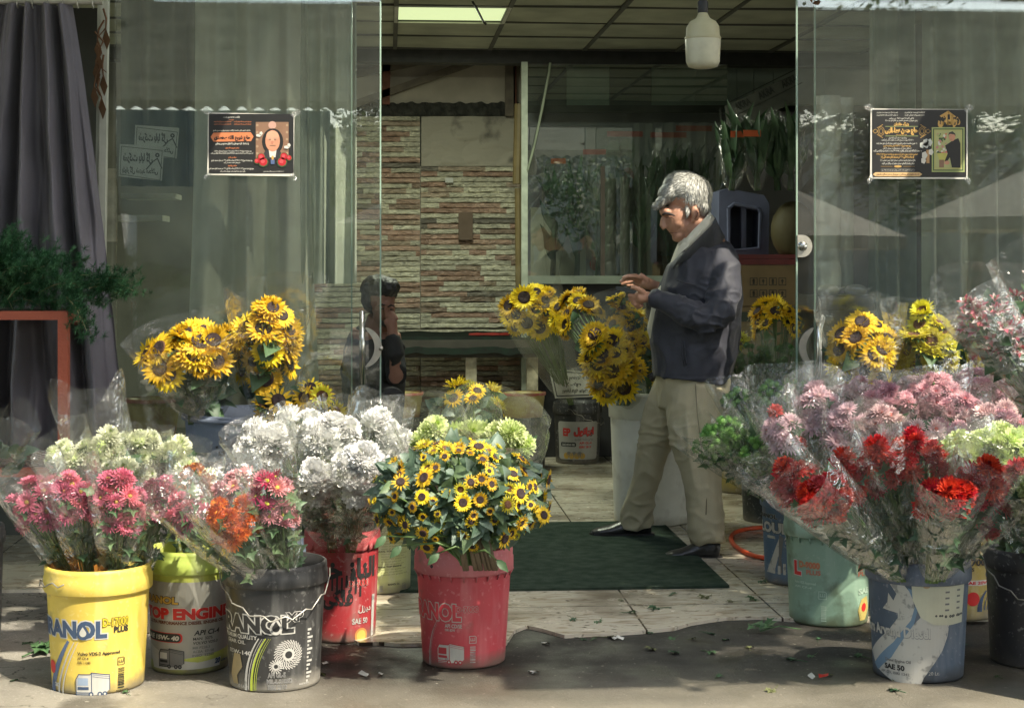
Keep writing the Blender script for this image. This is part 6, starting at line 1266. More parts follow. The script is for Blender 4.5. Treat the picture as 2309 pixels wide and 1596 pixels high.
bq('mauvewhite', 2055, 885, 6.35, 2110, 1180, 6.15, 54, 60, 20, 'dusty pink bouquet at the back, left of the middle of the mauve mass', 12, size=.036)
bq('mauve', 2160, 935, 5.95, 2200, 1185, 6.05, 54, 80, 22, 'dense dusty pink bouquet just left of the paler mauve white one', 12, size=.038)
bq('mauvewhite', 1985, 955, 5.85, 2015, 1160, 6.05, 50, 70, 18, 'dusty pink bouquet wedged between the lilac and the mauve ones', 12, size=.038)
bq('mauve', 2265, 960, 5.75, 2290, 1170, 5.95, 46, 70, 18, 'mauve bouquet low at the right, just above the lime flowers', 10, size=.038)
bq('mauvewhite', 1895, 905, 6.15, 1890, 1170, 6.05, 40, 60, 14, 'small dusty pink bouquet behind the broad grey lilac one', 12, size=.036)
bq('green', 1600, 1000, 6.28, 1765, 1130, 6.5, 38, 70, 16, 'green button chrysanthemum bouquet lowest and outermost over the trousers', 22, leaves=50, lm=(1, 2))
# ---- red
rd = 'red chrysanthemum bouquet '
bq('red', 1795, 1088, 4.92, 2015, 1290, 5.02, 48, 100, 16, rd+'reaching farthest left over the mint bucket', 46, mix=('coral', .35), misty=True, leaves=60)
bq('red', 1848, 1118, 4.80, 2030, 1295, 4.98, 54, 90, 16, rd+'low and deep red beside the farthest left one', 30, mix=('coral', .2), leaves=60)
bq('red', 1920, 1078, 4.94, 2045, 1292, 5.02, 42, 110, 16, rd+'dull red in a crumpled wrapper, third from left', 52, misty=True, leaves=60)
bq('red', 1985, 1050, 4.92, 2058, 1292, 5.03, 38, 120, 15, rd+'narrow and upright, left of the tall centre one', 34, mix=('coral', .5), leaves=60)
bq('red', 2070, 1020, 4.95, 2078, 1292, 5.04, 58, 74, 20, rd+'tallest at the centre of the slate bucket', 26, mix=('coral', .25), leaves=60)
bq('red', 2135, 1115, 4.74, 2100, 1298, 4.92, 52, 74, 18, rd+'round and bright, low in front on the right', 20, leaves=60)
bq('red', 2212, 1085, 4.85, 2118, 1295, 4.98, 48, 90, 18, rd+'bright, leaning right at the top', 22, leaves=50)
bq('coral', 2238, 1150, 5.0, 2130, 1290, 5.05, 34, 90, 9, rd+'faded, leaning farthest right of the slate bucket', 22, leaves=50)
# ---- lime right
bq('lime', 2172, 1015, 5.32, 2285, 1255, 5.3, 54, 60, 12, lm_+'between the red flowers at the right', 20, misty=True)
bq('lime', 2262, 1005, 5.3, 2310, 1255, 5.3, 58, 70, 14, lm_+'large one near the right edge', 26, misty=True)
bq('coral', 2275, 1062, 5.05, 2325, 1255, 5.2, 32, 40, 8, 'faded coral bouquet in front of the lime flowers', 22, misty=True)
bq('lime', 2325, 1120, 4.95, 2345, 1260, 5.15, 32, 90, 8, 'yellow green bouquet cut by the right edge', 10, misty=True, leaves=70)
# ---- sunflowers against the right glass
bq('sun', 1945, 785, 6.5, 1962, 1030, 6.62, 68, 140, 15, sf+'in a square clear bag against the right glass', 44, size=.062, leaves=26)
bq('sunlime', 2085, 775, 6.5, 2102, 1030, 6.6, 56, 155, 16, 'yellow lime sunflower bouquet second from the right door handle', 18, size=.066, leaves=26)
bq('sunlime', 2165, 790, 6.65, 2118, 1030, 6.62, 34, 140, 8, 'yellow lime sunflower bouquet half hidden by the lily bouquet', 12, size=.06, leaves=16)
bq('sun', 2300, 860, 6.6, 2290, 1120, 6.2, 40, 40, 6, sf+'low at the right edge behind the mauve flowers', 10, size=.045, leaves=20)
# ---- lilies
bq('lily', 2228, 735, 4.5, 2400, 985, 4.75, 56, 170, 26, 'pink and white lily bouquet in wide clear film, upper right', 62, leaves=90, lm=(0, 1), leafk='lance', size=.032, misty=True)
bq('lily', 2318, 660, 4.6, 2425, 985, 4.78, 44, 110, 10, 'second lily bouquet cut by the right edge', 50, leaves=50, lm=(0, 1), leafk='lance', size=.032, misty=True)
bucket('edgeright', 2440, 1250, 975, 160, 140, (.3, .3, .28), 'pale tall bin just outside the right edge, holding the lilies', Z=4.78, name='plastic_bin', group='tall plastic bins')
# ---- left edge
bq('green', 8, 1010, 5.1, -85, 1200, 5.2, 40, 80, 0, 'clear wrapped greenery reaching in at the left edge', 52, leaves=60, lm=(0, 3), leafk='lance', misty=True)
bucket('edgeleft', -90, 1500, 1185, 200, 175, (.05, .05, .05), 'dark bucket just outside the left edge')

# ---------------------------------------------------------------- wrapped long leaves in the cold room
lr = random.Random(21); tagred = flat('tag_red', (.40, .03, .03)); tagorg = flat('tag_orange', (.62, .12, .03))
for i, (x, y, Yd, hh) in enumerate(((1255, 350, 10.95, 150), (1310, 322, 10.9, 170), (1360, 330, 10.85, 190), (1405, 305, 10.9, 190), (1450, 318, 10.85, 230), (1505, 300, 10.8, 260), (1560, 290, 10.8, 280), (1612, 300, 10.75, 280), (1660, 300, 9.25, 260), (1702, 285, 9.2, 270), (1742, 300, 9.22, 280), (1785, 290, 9.2, 280))):
    B = WY(x+lr.uniform(-14, 14), 640 if i < 8 else 430, Yd); H = WY(x, y+(55 if i < 8 else 20), Yd); A = (H-B).normalized(); o = empty('leaf_bundle', B, ('long green leaves in clear film, bundle %s from the partition post' % ('first', 'second', 'third', 'fourth', 'fifth', 'sixth', 'seventh', 'eighth')[i]) if i < 8 else ('long dark leaf bundle standing above the blue crate, %s from the left' % ('first', 'second', 'third', 'fourth')[i-8]), 'leaf bundle', 'wrapped bundles of long leaves at the back')
    k = MB(); px_ = Yd/F
    for j in range(30):
        a = lr.uniform(0, 2*PI); t = lr.uniform(.25, 1.); c = B+A*(H-B).length*t*.8+V(math.cos(a)*.05*t, math.sin(a)*.04*t, 0)
        leaf(k, c, A+V(math.cos(a)*.45, math.sin(a)*.3, 0), V(lr.uniform(-.7, .7), -1, .2), lr.uniform(.16, .30), .055, lr.choice((0, 0, 1)), 'lance')
    k.tube([B, H], [.02, .008], 6, 0); part('foliage', k, leafg, o)
    if i % 3 != 1: k = MB(); wrapper(k, B, A, V(1, 0, 0), V(0, -1, 0), (H-B).length, .095, .12, 200+i, .7); part('cellophane_wrap', k, cello, o, False)
    if i in (0, 2, 3, 5, 6, 8, 9):
        k = MB(); c = WY(x+lr.uniform(-8, 8), y+lr.uniform(-6, 18), Yd-.09); wd_ = .05 if i in (0, 8, 9) else .12; k.box(c-V(wd_, .001, .018), c+V(wd_, .001, .018)); part('paper_tag', k, tagorg if i in (0, 8, 9) else tagred, o, False)
for i, (x, y) in enumerate(((1385, 347), (1414, 340))):
    k = MB(); c = WY(x, y, 10.7); k.prism([c+V(.055*math.cos(t*PI/10), 0, .085*math.sin(t*PI/10)) for t in range(20)], V(0, .004, 0)); o = thing('round_label', k, mat('label_dim', (.16, .18, .16), .6), ('left', 'right')[i]+' oval paper label among the long leaves', 'label'); P_ = Print(); P_.text('osho', 0, -.01, .03, ink, 1, .02, width=.09, align='c')
    P_.build('label_print', o, lambda u, v, l: c+V(u, -.002-l*.0005, v)-o.location)
# ================================================================ people
skin = mat('skin', (.47, .24, .155), .5, .14, 9, .12, 160, sub=.06, col2=(.55, .31, .21))
def fuse(name, mb, mats, voxel=.005, smooth=6, disp=None, parent=None, keep=True):
    """melt overlapping shapes into one continuous skin, then fold it with disp(p, n)"""
    me = mb.mesh(name, mats); o = bpy.data.objects.new(name, me); col.objects.link(o)
    m = o.modifiers.new('r', 'REMESH'); m.mode = 'VOXEL'; m.voxel_size = voxel; m.use_smooth_shade = True
    s = o.modifiers.new('s', 'SMOOTH'); s.factor = .5; s.iterations = smooth
    bpy.context.view_layer.update(); dg = bpy.context.evaluated_depsgraph_get(); m2 = bpy.data.meshes.new_from_object(o.evaluated_get(dg)); bpy.data.objects.remove(o); bpy.data.meshes.remove(me)
    if disp:
        ns = [v.normal.copy() for v in m2.vertices]
        for v, n in zip(m2.vertices, ns): v.co = v.co+n*disp(v.co, n)
    m2.name = name; m2.materials.clear()
    for q in (mats if isinstance(mats, (list, tuple)) else [mats]): m2.materials.append(q)
    m2.polygons.foreach_set('use_smooth', [True]*len(m2.polygons)); m2.polygons.foreach_set('material_index', [0]*len(m2.polygons)); m2.update()
    ob = bpy.data.objects.new(name, m2); col.objects.link(ob)
    if parent:
        m2.transform(Matrix.Translation(-parent.location)); ob.parent = parent
    return ob
def tb(mb, rows, n=16):
    """rows of (x, y, Z, half width in photo px, half depth in m)"""
    mb.tube([W(x, y, Z) for x, y, Z, a, b in rows], [(a/F*Z, b) for x, y, Z, a, b in rows], n, 0, V(SA, CA, 0))
def el(mb, x, y, Z, a, b, d, rot=0.):
    M = Matrix.Rotation(-YAW, 4, 'Z') @ Matrix.Rotation(rot, 4, 'Y'); mb.ell(W(x, y, Z), V(a/F*Z, d, b/F*Z), 0, M.to_3x3(), 18, 12)
MZ = 7.36
man = empty('person', V(W(1560, 600, MZ).x, W(1560, 600, MZ).y, TZ), 'grey haired man in a navy jacket and khaki trousers looking down at his phone', 'person')
# --- body: head, neck, chest, arms and hands as one skin
k = MB()
el(k, 1551, 440, MZ, 50, 46, .082, .45); el(k, 1560, 452, MZ, 44, 40, .084)
el(k, 1529, 488, MZ, 30, 42, .064, .30); el(k, 1543, 505, MZ, 28, 33, .060, .5)
el(k, 1533, 530, MZ, 18, 17, .044); el(k, 1528, 536, MZ, 13, 10, .032)               # chin
el(k, 1502, 478, MZ, 15, 12, .056, .2)                                              # brow
tb(k, [(1501, 483, MZ, 6, .014), (1497, 497, MZ, 7.5, .016), (1494.5, 507, MZ, 8, .019), (1501, 514, MZ, 8.5, .021)], 12)   # nose
el(k, 1519, 518, MZ, 11, 7, .032, .35); el(k, 1515.5, 522, MZ, 8, 3.4, .026, .35); el(k, 1519.5, 529, MZ, 8, 3.8, .026, .35)
el(k, 1530, 503, MZ-.040, 13, 12, .022, .4)                                       # cheek
tb(k, [(1557, 500, MZ, 36, .064), (1573, 520, MZ, 36, .066), (1588, 545, MZ, 44, .075), (1595, 580, MZ, 55, .12)], 18)
tb(k, [(1590, 570, MZ, 50, .13), (1590, 640, MZ, 52, .14), (1572, 720, MZ, 56, .13), (1562, 800, MZ, 60, .13)], 18)
# ear
el(k, 1568, 482, MZ-.083, 9.5, 17, .013, -.18); el(k, 1563, 497, MZ-.080, 5, 7, .010)
NZ, FZ = MZ-.19, MZ+.10
tb(k, [(1625, 590, MZ-.15, 20, .04), (1602, 708, MZ-.235, 14, .028), (1540, 690, MZ-.22, 14, .028), (1475, 672, NZ, 13, .026), (1455, 669, NZ, 12, .024)], 14)
tb(k, [(1570, 600, MZ+.16, 20, .04), (1545, 690, MZ+.2, 18, .036), (1500, 655, MZ+.14, 14, .026), (1481, 646, FZ, 12, .023), (1468, 643, FZ, 12, .024)], 14)
def fin(rows): tb(k, [(x, y, Z, r, r/F*Z*.95) for x, y, Z, r in rows], 10)
# near (left) hand under the phone
tb(k, [(1462, 669, NZ, 12, .028), (1446, 670, NZ, 15, .034), (1434, 670, NZ-.005, 12, .032)], 14)
fin([(1452, 661, NZ-.02, 8), (1440, 652, NZ-.035, 6.6), (1430, 648, NZ-.04, 5.6), (1422, 647, NZ-.04, 4.8)])
fin([(1440, 668, NZ-.01, 7), (1427, 668, NZ+.005, 5.6), (1418, 666, NZ+.03, 4.8)])
fin([(1441, 675, NZ, 7), (1428, 678, NZ+.01, 5.6), (1420, 674, NZ+.035, 4.8)])
fin([(1443, 682, NZ, 6.6), (1432, 687, NZ+.01, 5.4), (1425, 682, NZ+.035, 4.6)])
fin([(1448, 687, NZ+.005, 6), (1439, 693, NZ+.02, 5), (1432, 690, NZ+.04, 4.2)])
# far (right) hand tapping from above
tb(k, [(1472, 643, FZ, 12, .026), (1456, 638, FZ-.02, 14, .034), (1442, 635, FZ-.03, 11, .034)], 14)
fin([(1446, 627, FZ-.05, 6), (1430, 622, FZ-.07, 5.2), (1414, 623, FZ-.08, 4.8), (1403, 628, FZ-.08, 4.2)])
fin([(1444, 632, FZ-.03, 6), (1426, 628, FZ-.05, 5.2), (1410, 630, FZ-.06, 4.8), (1397, 636, FZ-.06, 4.2)])
fin([(1444, 638, FZ-.01, 6), (1428, 636, FZ-.02, 5.2), (1412, 637, FZ-.02, 4.6), (1400, 641, FZ-.02, 4.)])
fin([(1446, 644, FZ+.01, 5.4), (1432, 643, FZ+.01, 4.6), (1420, 643, FZ+.01, 4.), (1412, 644, FZ+.01, 3.6)])
fin([(1462, 634, FZ-.05, 7), (1452, 625, FZ-.06, 5.8), (1443, 618, FZ-.06, 4.8)])
body = fuse('body', k, skin, .0036, 4, lambda p, n: .0008*noise.noise(p*60)+.0006*noise.noise(p*140), man)
# face details
dkbrow = flat('brow_hair', (.055, .045, .04), .8)
FS = MZ-.0
def onface(x, y, d): return W(x, y, MZ-d)
k = MB(); k.tube([onface(1493, 485, .052), onface(1500, 481, .063), onface(1510, 482, .074), onface(1522, 487, .080)], [(.004, .003), (.0062, .004), (.006, .004), (.002, .002)], 8, 0, V(SA, CA, 0)); part('eyebrow', k, dkbrow, man)
k = MB(); k.tube([onface(1502, 491, .060), onface(1508, 490, .070), onface(1516, 491.5, .076), onface(1521, 494, .077)], [.0012, .0022, .0022, .001], 6, 0, V(SA, CA, 0)); part('eyelid', k, flat('lid', (.10, .045, .03), .7), man)
k = MB(); k.tube([onface(1511, 524.5, .028), onface(1518, 525.5, .040), onface(1527, 525, .052)], [.0016, .0018, .0008], 6, 0, V(SA, CA, 0)); part('mouth', k, flat('lip_line', (.14, .045, .035), .6), man)
k = MB(); k.tube([onface(1569, 474, .100), onface(1573, 480, .101), onface(1571, 489, .099), onface(1566, 494, .096)], [.002, .003, .0028, .001], 6, 0, V(SA, CA, 0)); part('ear_shade', k, flat('ear_shade_tone', (.17, .07, .05), .7), man)  # dark line painted as the shade inside the ear
# hair: a cap with combed strands
hairm = mat('grey_hair', (.28, .28, .255), .5, .35, 60, .3, 200, col2=(.48, .48, .43))
k = MB(); el(k, 1548, 428, MZ, 55, 42, .093, .38); el(k, 1562, 440, MZ, 45, 48, .094); el(k, 1515, 432, MZ, 34, 26, .080, -.7); el(k, 1494, 452, MZ, 18, 13, .066, -.95); el(k, 1582, 465, MZ, 22, 26, .078)
for x, y in ((1478, 463), (1484, 466), (1490, 462)): el(k, x, y, MZ-.02, 8, 5, .028, -.8)
for x, y in ((1548, 470), (1551, 478)): el(k, x, y, MZ-.058, 6, 12, .020, .1)      # sideburn
hr = fuse('hair', k, hairm, .005, 4, lambda p, n: .0012*noise.noise(V(p.x*90, p.y*90, p.z*40))-.002, man)
k = MB(); r = random.Random(8); hv = hr.data.vertices; wl = W(1578, 392, MZ)-man.location; frt = W(1476, 470, MZ)-man.location
for i in range(6500):
    v = hv[r.randrange(len(hv))]; p = v.co.copy(); n = v.normal
    if n.dot(V(SA, CA, 0)) > .55: continue
    away = (p-wl).normalized()*.6+V(0, 0, -.55)
    if p.x < W(1540, 440, MZ).x-man.location.x: away = (frt-p).normalized()+V(0, 0, .15)
    d = (away-n*away.dot(n)); 
    if d.length < .05: continue
    d.normalize(); s_ = d.cross(n)*.0009*r.uniform(.6, 1.5); L0 = r.uniform(.012, .030)
    q0 = p-n*.001; q1 = p+d*L0*.5+n*(.0015+r.uniform(0, .0035)); q2 = p+d*L0+n*r.uniform(-.001, .006)+V(r.uniform(-.003, .003), 0, r.uniform(-.003, .002))
    k.add([q0-s_, q0+s_, q1+s_, q1-s_, q2], [(0, 1, 2, 3), (3, 2, 4)], r.choice((0, 0, 1, 2)))
h3 = k.build('hair_strand', [flat('hair_light', (.58, .58, .53), .4), flat('hair_dark', (.22, .22, .20), .5)][0:1]+[flat('hair_mid', (.40, .40, .37), .45), flat('hair_dark', (.17, .17, .155), .5)], hr); h3['kind'] = 'stuff'
# phone
ph = MB(); a, b_ = W(1397, 650, MZ-.10), W(1450, 663, MZ-.16); ph.bar(a, b_, .015, .075, 0, V(SA, CA, 0)); pc = thing('mobile_phone', ph, mat('phone_black', (.012, .012, .013), .2), 'black mobile phone held flat in the hands of the grey haired man', 'phone')
k = MB(); u_ = (b_-a).normalized(); k.tube([W(1432, 629+5*math.cos(t*PI/5), MZ-.075+.013*math.sin(t*PI/5)) if False else W(1429, 636+6*math.cos(t*PI/5), FZ-.02+.012*math.sin(t*PI/5)) for t in range(11)], .0015, 6, 0, V(1, 0, 0), False); part('ring', k, mat('ring_silver', (.7, .7, .65), .2, .1, 9, metal=1), man)
# shirt, jacket, trousers, shoes
shirtm = mat('cream_shirt', (.66, .64, .52), .75, .06, 14, .15, 220, sheen=.1)
def wr_noise(p, f, st=(1, 1, 1)): q = V(p.x*f*st[0], p.y*f*st[1], p.z*f*st[2]); return noise.noise(q)
def ridge(v): return max(0, 1-3.2*abs(v))**1.4-.25
k = MB(); tb(k, [(1562, 545, MZ, 28, .06), (1548, 575, MZ, 28, .07), (1532, 620, MZ, 30, .07), (1516, 680, MZ, 44, .07), (1512, 740, MZ, 54, .075), (1518, 785, MZ, 46, .07), (1540, 850, MZ, 40, .07)], 24)
fuse('shirt', k, shirtm, .007, 3, lambda p, n: .003*wr_noise(p, 14, (1, 1, .5)), man)
jk = mat('navy_jacket', (.036, .038, .052), .66, .10, 20, .12, 700, sheen=.1)
k = MB()
tb(k, [(1592, 540, MZ, 34, .09), (1592, 556, MZ, 54, .13), (1595, 578, MZ, 68, .18), (1590, 610, MZ, 83, .205), (1583, 660, MZ, 95, .20), (1571, 720, MZ, 100, .19), (1564, 780, MZ, 99, .185), (1561, 830, MZ, 90, .19), (1558, 856, MZ, 86, .19)], 32)
tb(k, [(1622, 582, MZ-.11, 34, .07), (1634, 612, MZ-.17, 37, .075), (1637, 655, MZ-.21, 37, .07), (1622, 700, MZ-.24, 38, .066), (1594, 719, MZ-.25, 36, .06), (1560, 706, MZ-.245, 32, .056), (1525, 690, MZ-.225, 28, .05), (1492, 678, MZ-.20, 24, .044), (1466, 672, MZ-.19, 20, .038)], 22)
tb(k, [(1580, 585, MZ+.12, 34, .07), (1570, 630, MZ+.18, 36, .07), (1552, 690, MZ+.22, 34, .06), (1520, 676, MZ+.18, 26, .045), (1494, 655, MZ+.13, 18, .036)], 20)
def jw(p, n):
    s = 0.; q = (p-W(1600, 712, MZ-.25)).length; e = max(0, 1-q/.22)
    s += .017*e*ridge(wr_noise(p, 16, (1.2, .6, 1.6)))                     # folds gathering at the elbow
    s += .010*ridge(wr_noise(p, 7, (1.4, 1, .7)))+.0025*wr_noise(p, 26, (1, 1, .6))
    if p.z < W(1560, 852, MZ).z+.002: s -= .004
    h_ = abs(p.z-W(1560, 843, MZ).z); s -= .003*max(0, 1-h_/.004)            # hem seam
    return s
jo = fuse('jacket', k, jk, .0062, 3, jw, man)
def band(rows, th, m, name, par):
    """a strip given by lower and upper edge points, with thickness"""
    k = MB(); n = len(rows)
    for (lo_, up_) in rows: d = (lo_-up_).cross(V(0, 1, 0)); k.v += [tuple(lo_), tuple(up_), tuple(up_+V(0, -th, th*.3)), tuple(lo_+V(0, -th, 0))]
    for i in range(n-1):
        for q in range(4): a = i*4+q; b = i*4+(q+1) % 4; k.f.append((a, b, b+4, a+4)); k.m.append(0)
    k.f += [(0, 3, 2, 1), (4*n-4, 4*n-3, 4*n-2, 4*n-1)]; k.m += [0, 0]; return part(name, k, m, par)
wp = lambda x, y, d: W(x, y, MZ-d)
band([(wp(1608, 500, .0), wp(1597, 477, .02)), (wp(1611, 492, .055), wp(1600, 479, .05)), (wp(1604, 508, .082), wp(1591, 490, .079)), (wp(1588, 524, .096), wp(1577, 505, .087)), (wp(1570, 541, .100), wp(1559, 523, .087)), (wp(1556, 555, .098), wp(1544, 540, .080)), (wp(1545, 566, .090), wp(1536, 551, .070))], .006, shirtm, 'shirt_collar', man)
k = MB(); k.prism([wp(1556, 552, .104), wp(1540, 545, .092), wp(1530, 560, .09), wp(1521, 581, .085), wp(1545, 562, .10)], V(0, .006, 0)); part('collar_point', k, shirtm, man, False)
k = MB(); k.prism([wp(1534, 543, .03), wp(1540, 556, .07), wp(1532, 566, .06), wp(1530, 552, .03)], V(0, .006, 0)); part('collar_point', k, shirtm, man, False)
jkc = mat('jacket_collar', (.018, .018, .019), .9, .15, 60, .6, 900, sheen=.3)
band([(wp(1634, 534, .02), wp(1609, 490, .02)), (wp(1630, 542, .075), wp(1613, 492, .065)), (wp(1612, 562, .12), wp(1605, 508, .094)), (wp(1594, 582, .145), wp(1588, 525, .105)), (wp(1570, 592, .15), wp(1571, 542, .108)), (wp(1548, 586, .142), wp(1555, 558, .105)), (wp(1528, 596, .125), wp(1538, 574, .10)), (wp(1516, 606, .10), wp(1524, 590, .09))], .007, jkc, 'jacket_collar', man)
k = MB(); k.tube([wp(1537, 770, .203), wp(1538, 800, .203), wp(1543, 826, .203)], [.003, .004, .002], 6, 0, V(0, 1, 0)); k.tube([wp(1542, 768, .203), wp(1544, 800, .203), wp(1548, 824, .203)], [.003, .004, .002], 6, 0, V(0, 1, 0)); part('pocket_welt', k, flat('navy_dark', (.03, .032, .042), .7), man)
k = MB(); k.tube([wp(1526, 632, .205), wp(1545, 638, .212), wp(1568, 642, .214)], .0025, 5, 0, V(0, 1, 0)); part('pocket_seam', k, MATS['navy_dark'], man)
tr = mat('khaki_trousers', (.42, .375, .245), .75, .10, 6, .25, 380, sheen=.1)
k = MB()
tb(k, [(1560, 838, MZ, 80, .165), (1562, 862, MZ, 82, .17), (1562, 895, MZ, 78, .17), (1558, 925, MZ, 74, .16)], 28)
tb(k, [(1530, 880, MZ+.06, 56, .11), (1500, 930, MZ+.08, 46, .095), (1480, 985, MZ+.11, 41, .085), (1468, 1030, MZ+.14, 36, .078), (1457, 1075, MZ+.17, 31, .072), (1446, 1118, MZ+.2, 30, .07), (1436, 1158, MZ+.23, 36, .07), (1436, 1186, MZ+.24, 38, .068)], 22)
tb(k, [(1570, 880, MZ-.06, 70, .12), (1568, 940, MZ-.09, 66, .11), (1570, 1000, MZ-.13, 57, .10), (1582, 1050, MZ-.17, 47, .09), (1588, 1100, MZ-.2, 41, .082), (1590, 1150, MZ-.23, 40, .078), (1590, 1192, MZ-.25, 42, .078), (1597, 1226, MZ-.26, 36, .074)], 22)
def tw_(p, n):
    zz = p.z; lo_ = max(0, 1-zz/.32); s = .010*ridge(wr_noise(p, 6, (1.6, 1, .6)))+.002*wr_noise(p, 22)
    s += .011*lo_*ridge(wr_noise(p, 10, (.9, .7, 1.6)))
    kn = max(0, 1-abs(zz-.50)/.15); s += .007*kn*ridge(wr_noise(p, 12, (.8, .8, 1.8))); return s
fuse('trousers', k, tr, .0062, 3, tw_, man)
k = MB(); k.tube([W(x, y, MZ-d) for x, y, d in ((1568, 865, .185), (1572, 930, .205), (1581, 1000, .235), (1590, 1060, .262), (1594, 1110, .285), (1592, 1160, .315))], .0016, 4, 0, V(0, 1, 0)); part('side_seam', k, flat('khaki_dark', (.17, .145, .09), .8), man)
shoe = mat('shoe_leather', (.022, .016, .015), .32, .25, 10, .2, 90)
def shoe_mk(xh, xt, yb_, Z, yt):
    L_ = xh-xt; k = MB()
    k2 = [(xh-6, yb_-22, Z, 20, .035), (xh-L_*.15, yb_-24, Z, 24, .042), (xh-L_*.35, yb_-25, Z, 24, .042), (xh-L_*.52, yb_-17, Z, 17, .045), (xh-L_*.7, yb_-13, Z, 12, .050), (xh-L_*.87, yb_-11, Z, 9, .046), (xt+4, yb_-9, Z, 5, .026)]
    tb(k, k2, 18); o = fuse('shoe', k, shoe, .005, 4, None, man)
    k = MB(); sp = [(xh, -.5), (xh-L_*.2, -.8), (xh-L_*.5, -.75), (xh-L_*.75, -1), (xh-L_*.93, -.75), (xt-1, 0), (xh-L_*.93, .75), (xh-L_*.75, 1), (xh-L_*.5, .75), (xh-L_*.2, .8), (xh, .5)]
    k.prism([W(x, yb_, Z)*1+V(SA, CA, 0)*.05*d for x, d in sp], V(0, 0, .018)); s2 = k.build('sole', flat('sole_black', (.014, .013, .013), .7), o, False, man.location)
shoe_mk(1475, 1330, 1209, MZ+.25, 1170); shoe_mk(1628, 1497, 1261, MZ-.27, 1212)

# --- seated man at the left, hidden by the door leaf
SZ = 8.25; s2 = empty('person', V(W(855, 600, SZ).x, W(855, 600, SZ).y, TZ), 'dark haired man in black sitting behind the left door, hand at his face', 'person')
k = MB(); el(k, 858, 668, SZ, 34, 42, .085); el(k, 866, 700, SZ-.02, 25, 34, .070, .15); el(k, 871, 730, SZ-.03, 16, 12, .045)
tb(k, [(868, 690, SZ-.095, 4, .012), (871, 703, SZ-.112, 5, .014), (873, 712, SZ-.12, 7, .018), (872, 716, SZ-.105, 6, .014)], 10)
tb(k, [(855, 715, SZ+.02, 26, .06), (846, 750, SZ+.05, 30, .07)], 14)
tb(k, [(848, 745, SZ+.05, 56, .11), (842, 800, SZ+.06, 68, .12), (840, 880, SZ+.05, 62, .13)], 18)
tb(k, [(886, 790, SZ-.08, 20, .04), (893, 850, SZ-.15, 18, .04), (889, 790, SZ-.19, 14, .03), (885, 745, SZ-.15, 12, .024), (883, 728, SZ-.13, 13, .022)], 14)
for (a, b_, c) in ((876, 705, 0), (881, 702, .01), (886, 704, .02), (890, 709, .03)): tb(k, [(881+c*150, 727, SZ-.13, 5.2, .010), (a+4+c*60, (b_+727)/2, SZ-.14, 4.8, .009), (a, b_, SZ-.125, 4, .008)], 8)
tb(k, [(876, 735, SZ-.13, 5.5, .01), (870, 728, SZ-.14, 5, .009), (868, 720, SZ-.14, 4.2, .008)], 8)
el(k, 833, 690, SZ, 6, 13, .02)
fuse('body', k, mat('skin_tan', (.25, .125, .085), .55, .15, 9, .1, 120), .006, 5, None, s2)
k = MB(); el(k, 856, 652, SZ+.01, 44, 33, .105, .1); el(k, 872, 648, SZ-.03, 30, 24, .08); el(k, 838, 672, SZ+.02, 24, 34, .09)
fuse('hair', k, mat('black_hair', (.016, .014, .012), .55, .4, 40, .4, 120), .007, 2, lambda p, n: .006*noise.noise(p*45)+.003*noise.noise(p*110), s2)
for (x, y) in ((862, 689), (882, 691)):
    k = MB(); k.tube([W(x-8, y+1, SZ-.095), W(x, y-3, SZ-.103), W(x+8, y, SZ-.095)], [.003, .0045, .002], 6, 0, V(0, 1, 0)); part('eyebrow', k, dkbrow, s2)
    k = MB(); k.ell(W(x, y+7, SZ-.095), V(.009, .006, .004)); part('eye', k, flat('eye_dark', (.03, .025, .02), .3), s2)
k = MB(); k.tube([W(864, 722, SZ-.09), W(874, 721, SZ-.10), W(882, 723, SZ-.09)], .003, 6, 0, V(0, 1, 0)); el(k, 872, 728, SZ-.045, 15, 10, .05); part('beard', k, MATS['black_hair'], s2)
k = MB(); blks = mat('black_cloth', (.016, .016, .018), .85, .2, 12, .3, 300)
tb(k, [(850, 742, SZ+.05, 44, .10), (846, 765, SZ+.06, 64, .125), (842, 830, SZ+.07, 74, .14), (842, 905, SZ+.05, 68, .15)], 22)
tb(k, [(886, 775, SZ-.05, 26, .055), (895, 850, SZ-.15, 24, .055), (890, 800, SZ-.19, 20, .042), (886, 758, SZ-.16, 17, .036)], 16)
tb(k, [(815, 780, SZ+.02, 26, .055), (806, 860, SZ-.05, 24, .05), (835, 880, SZ-.15, 22, .045)], 16)
fuse('sweater', k, blks, .008, 3, lambda p, n: .007*ridge(wr_noise(p, 9, (1, 1, 1.2))), s2)
k = MB(); tb(k, [(835, 905, SZ, 60, .15), (868, 905, SZ-.2, 34, .08), (882, 900, SZ-.42, 32, .07), (880, 960, SZ-.44, 26, .06), (872, 1060, SZ-.40, 22, .055), (870, 1120, SZ-.40, 22, .055)], 18); tb(k, [(815, 905, SZ-.05, 40, .09), (815, 908, SZ-.42, 32, .07), (812, 1000, SZ-.44, 25, .06), (812, 1120, SZ-.40, 22, .055)], 18)
fuse('trousers', k, mat('black_trousers', (.02, .02, .023), .8, .2, 10), .009, 3, None, s2)
k = MB(); k.lathe([(.15, 0), (.16, .02), (.13, .38), (.17, .40), (.17, .43), (.001, .43)], 24, 0, Matrix.Translation(V(W(838, 600, SZ+.05).x, W(838, 600, SZ+.05).y, TZ))); thing('plastic_stool', k, mat('stool_grey', (.16, .16, .15), .5), 'low round stool under the seated man', 'stool', smooth=True)

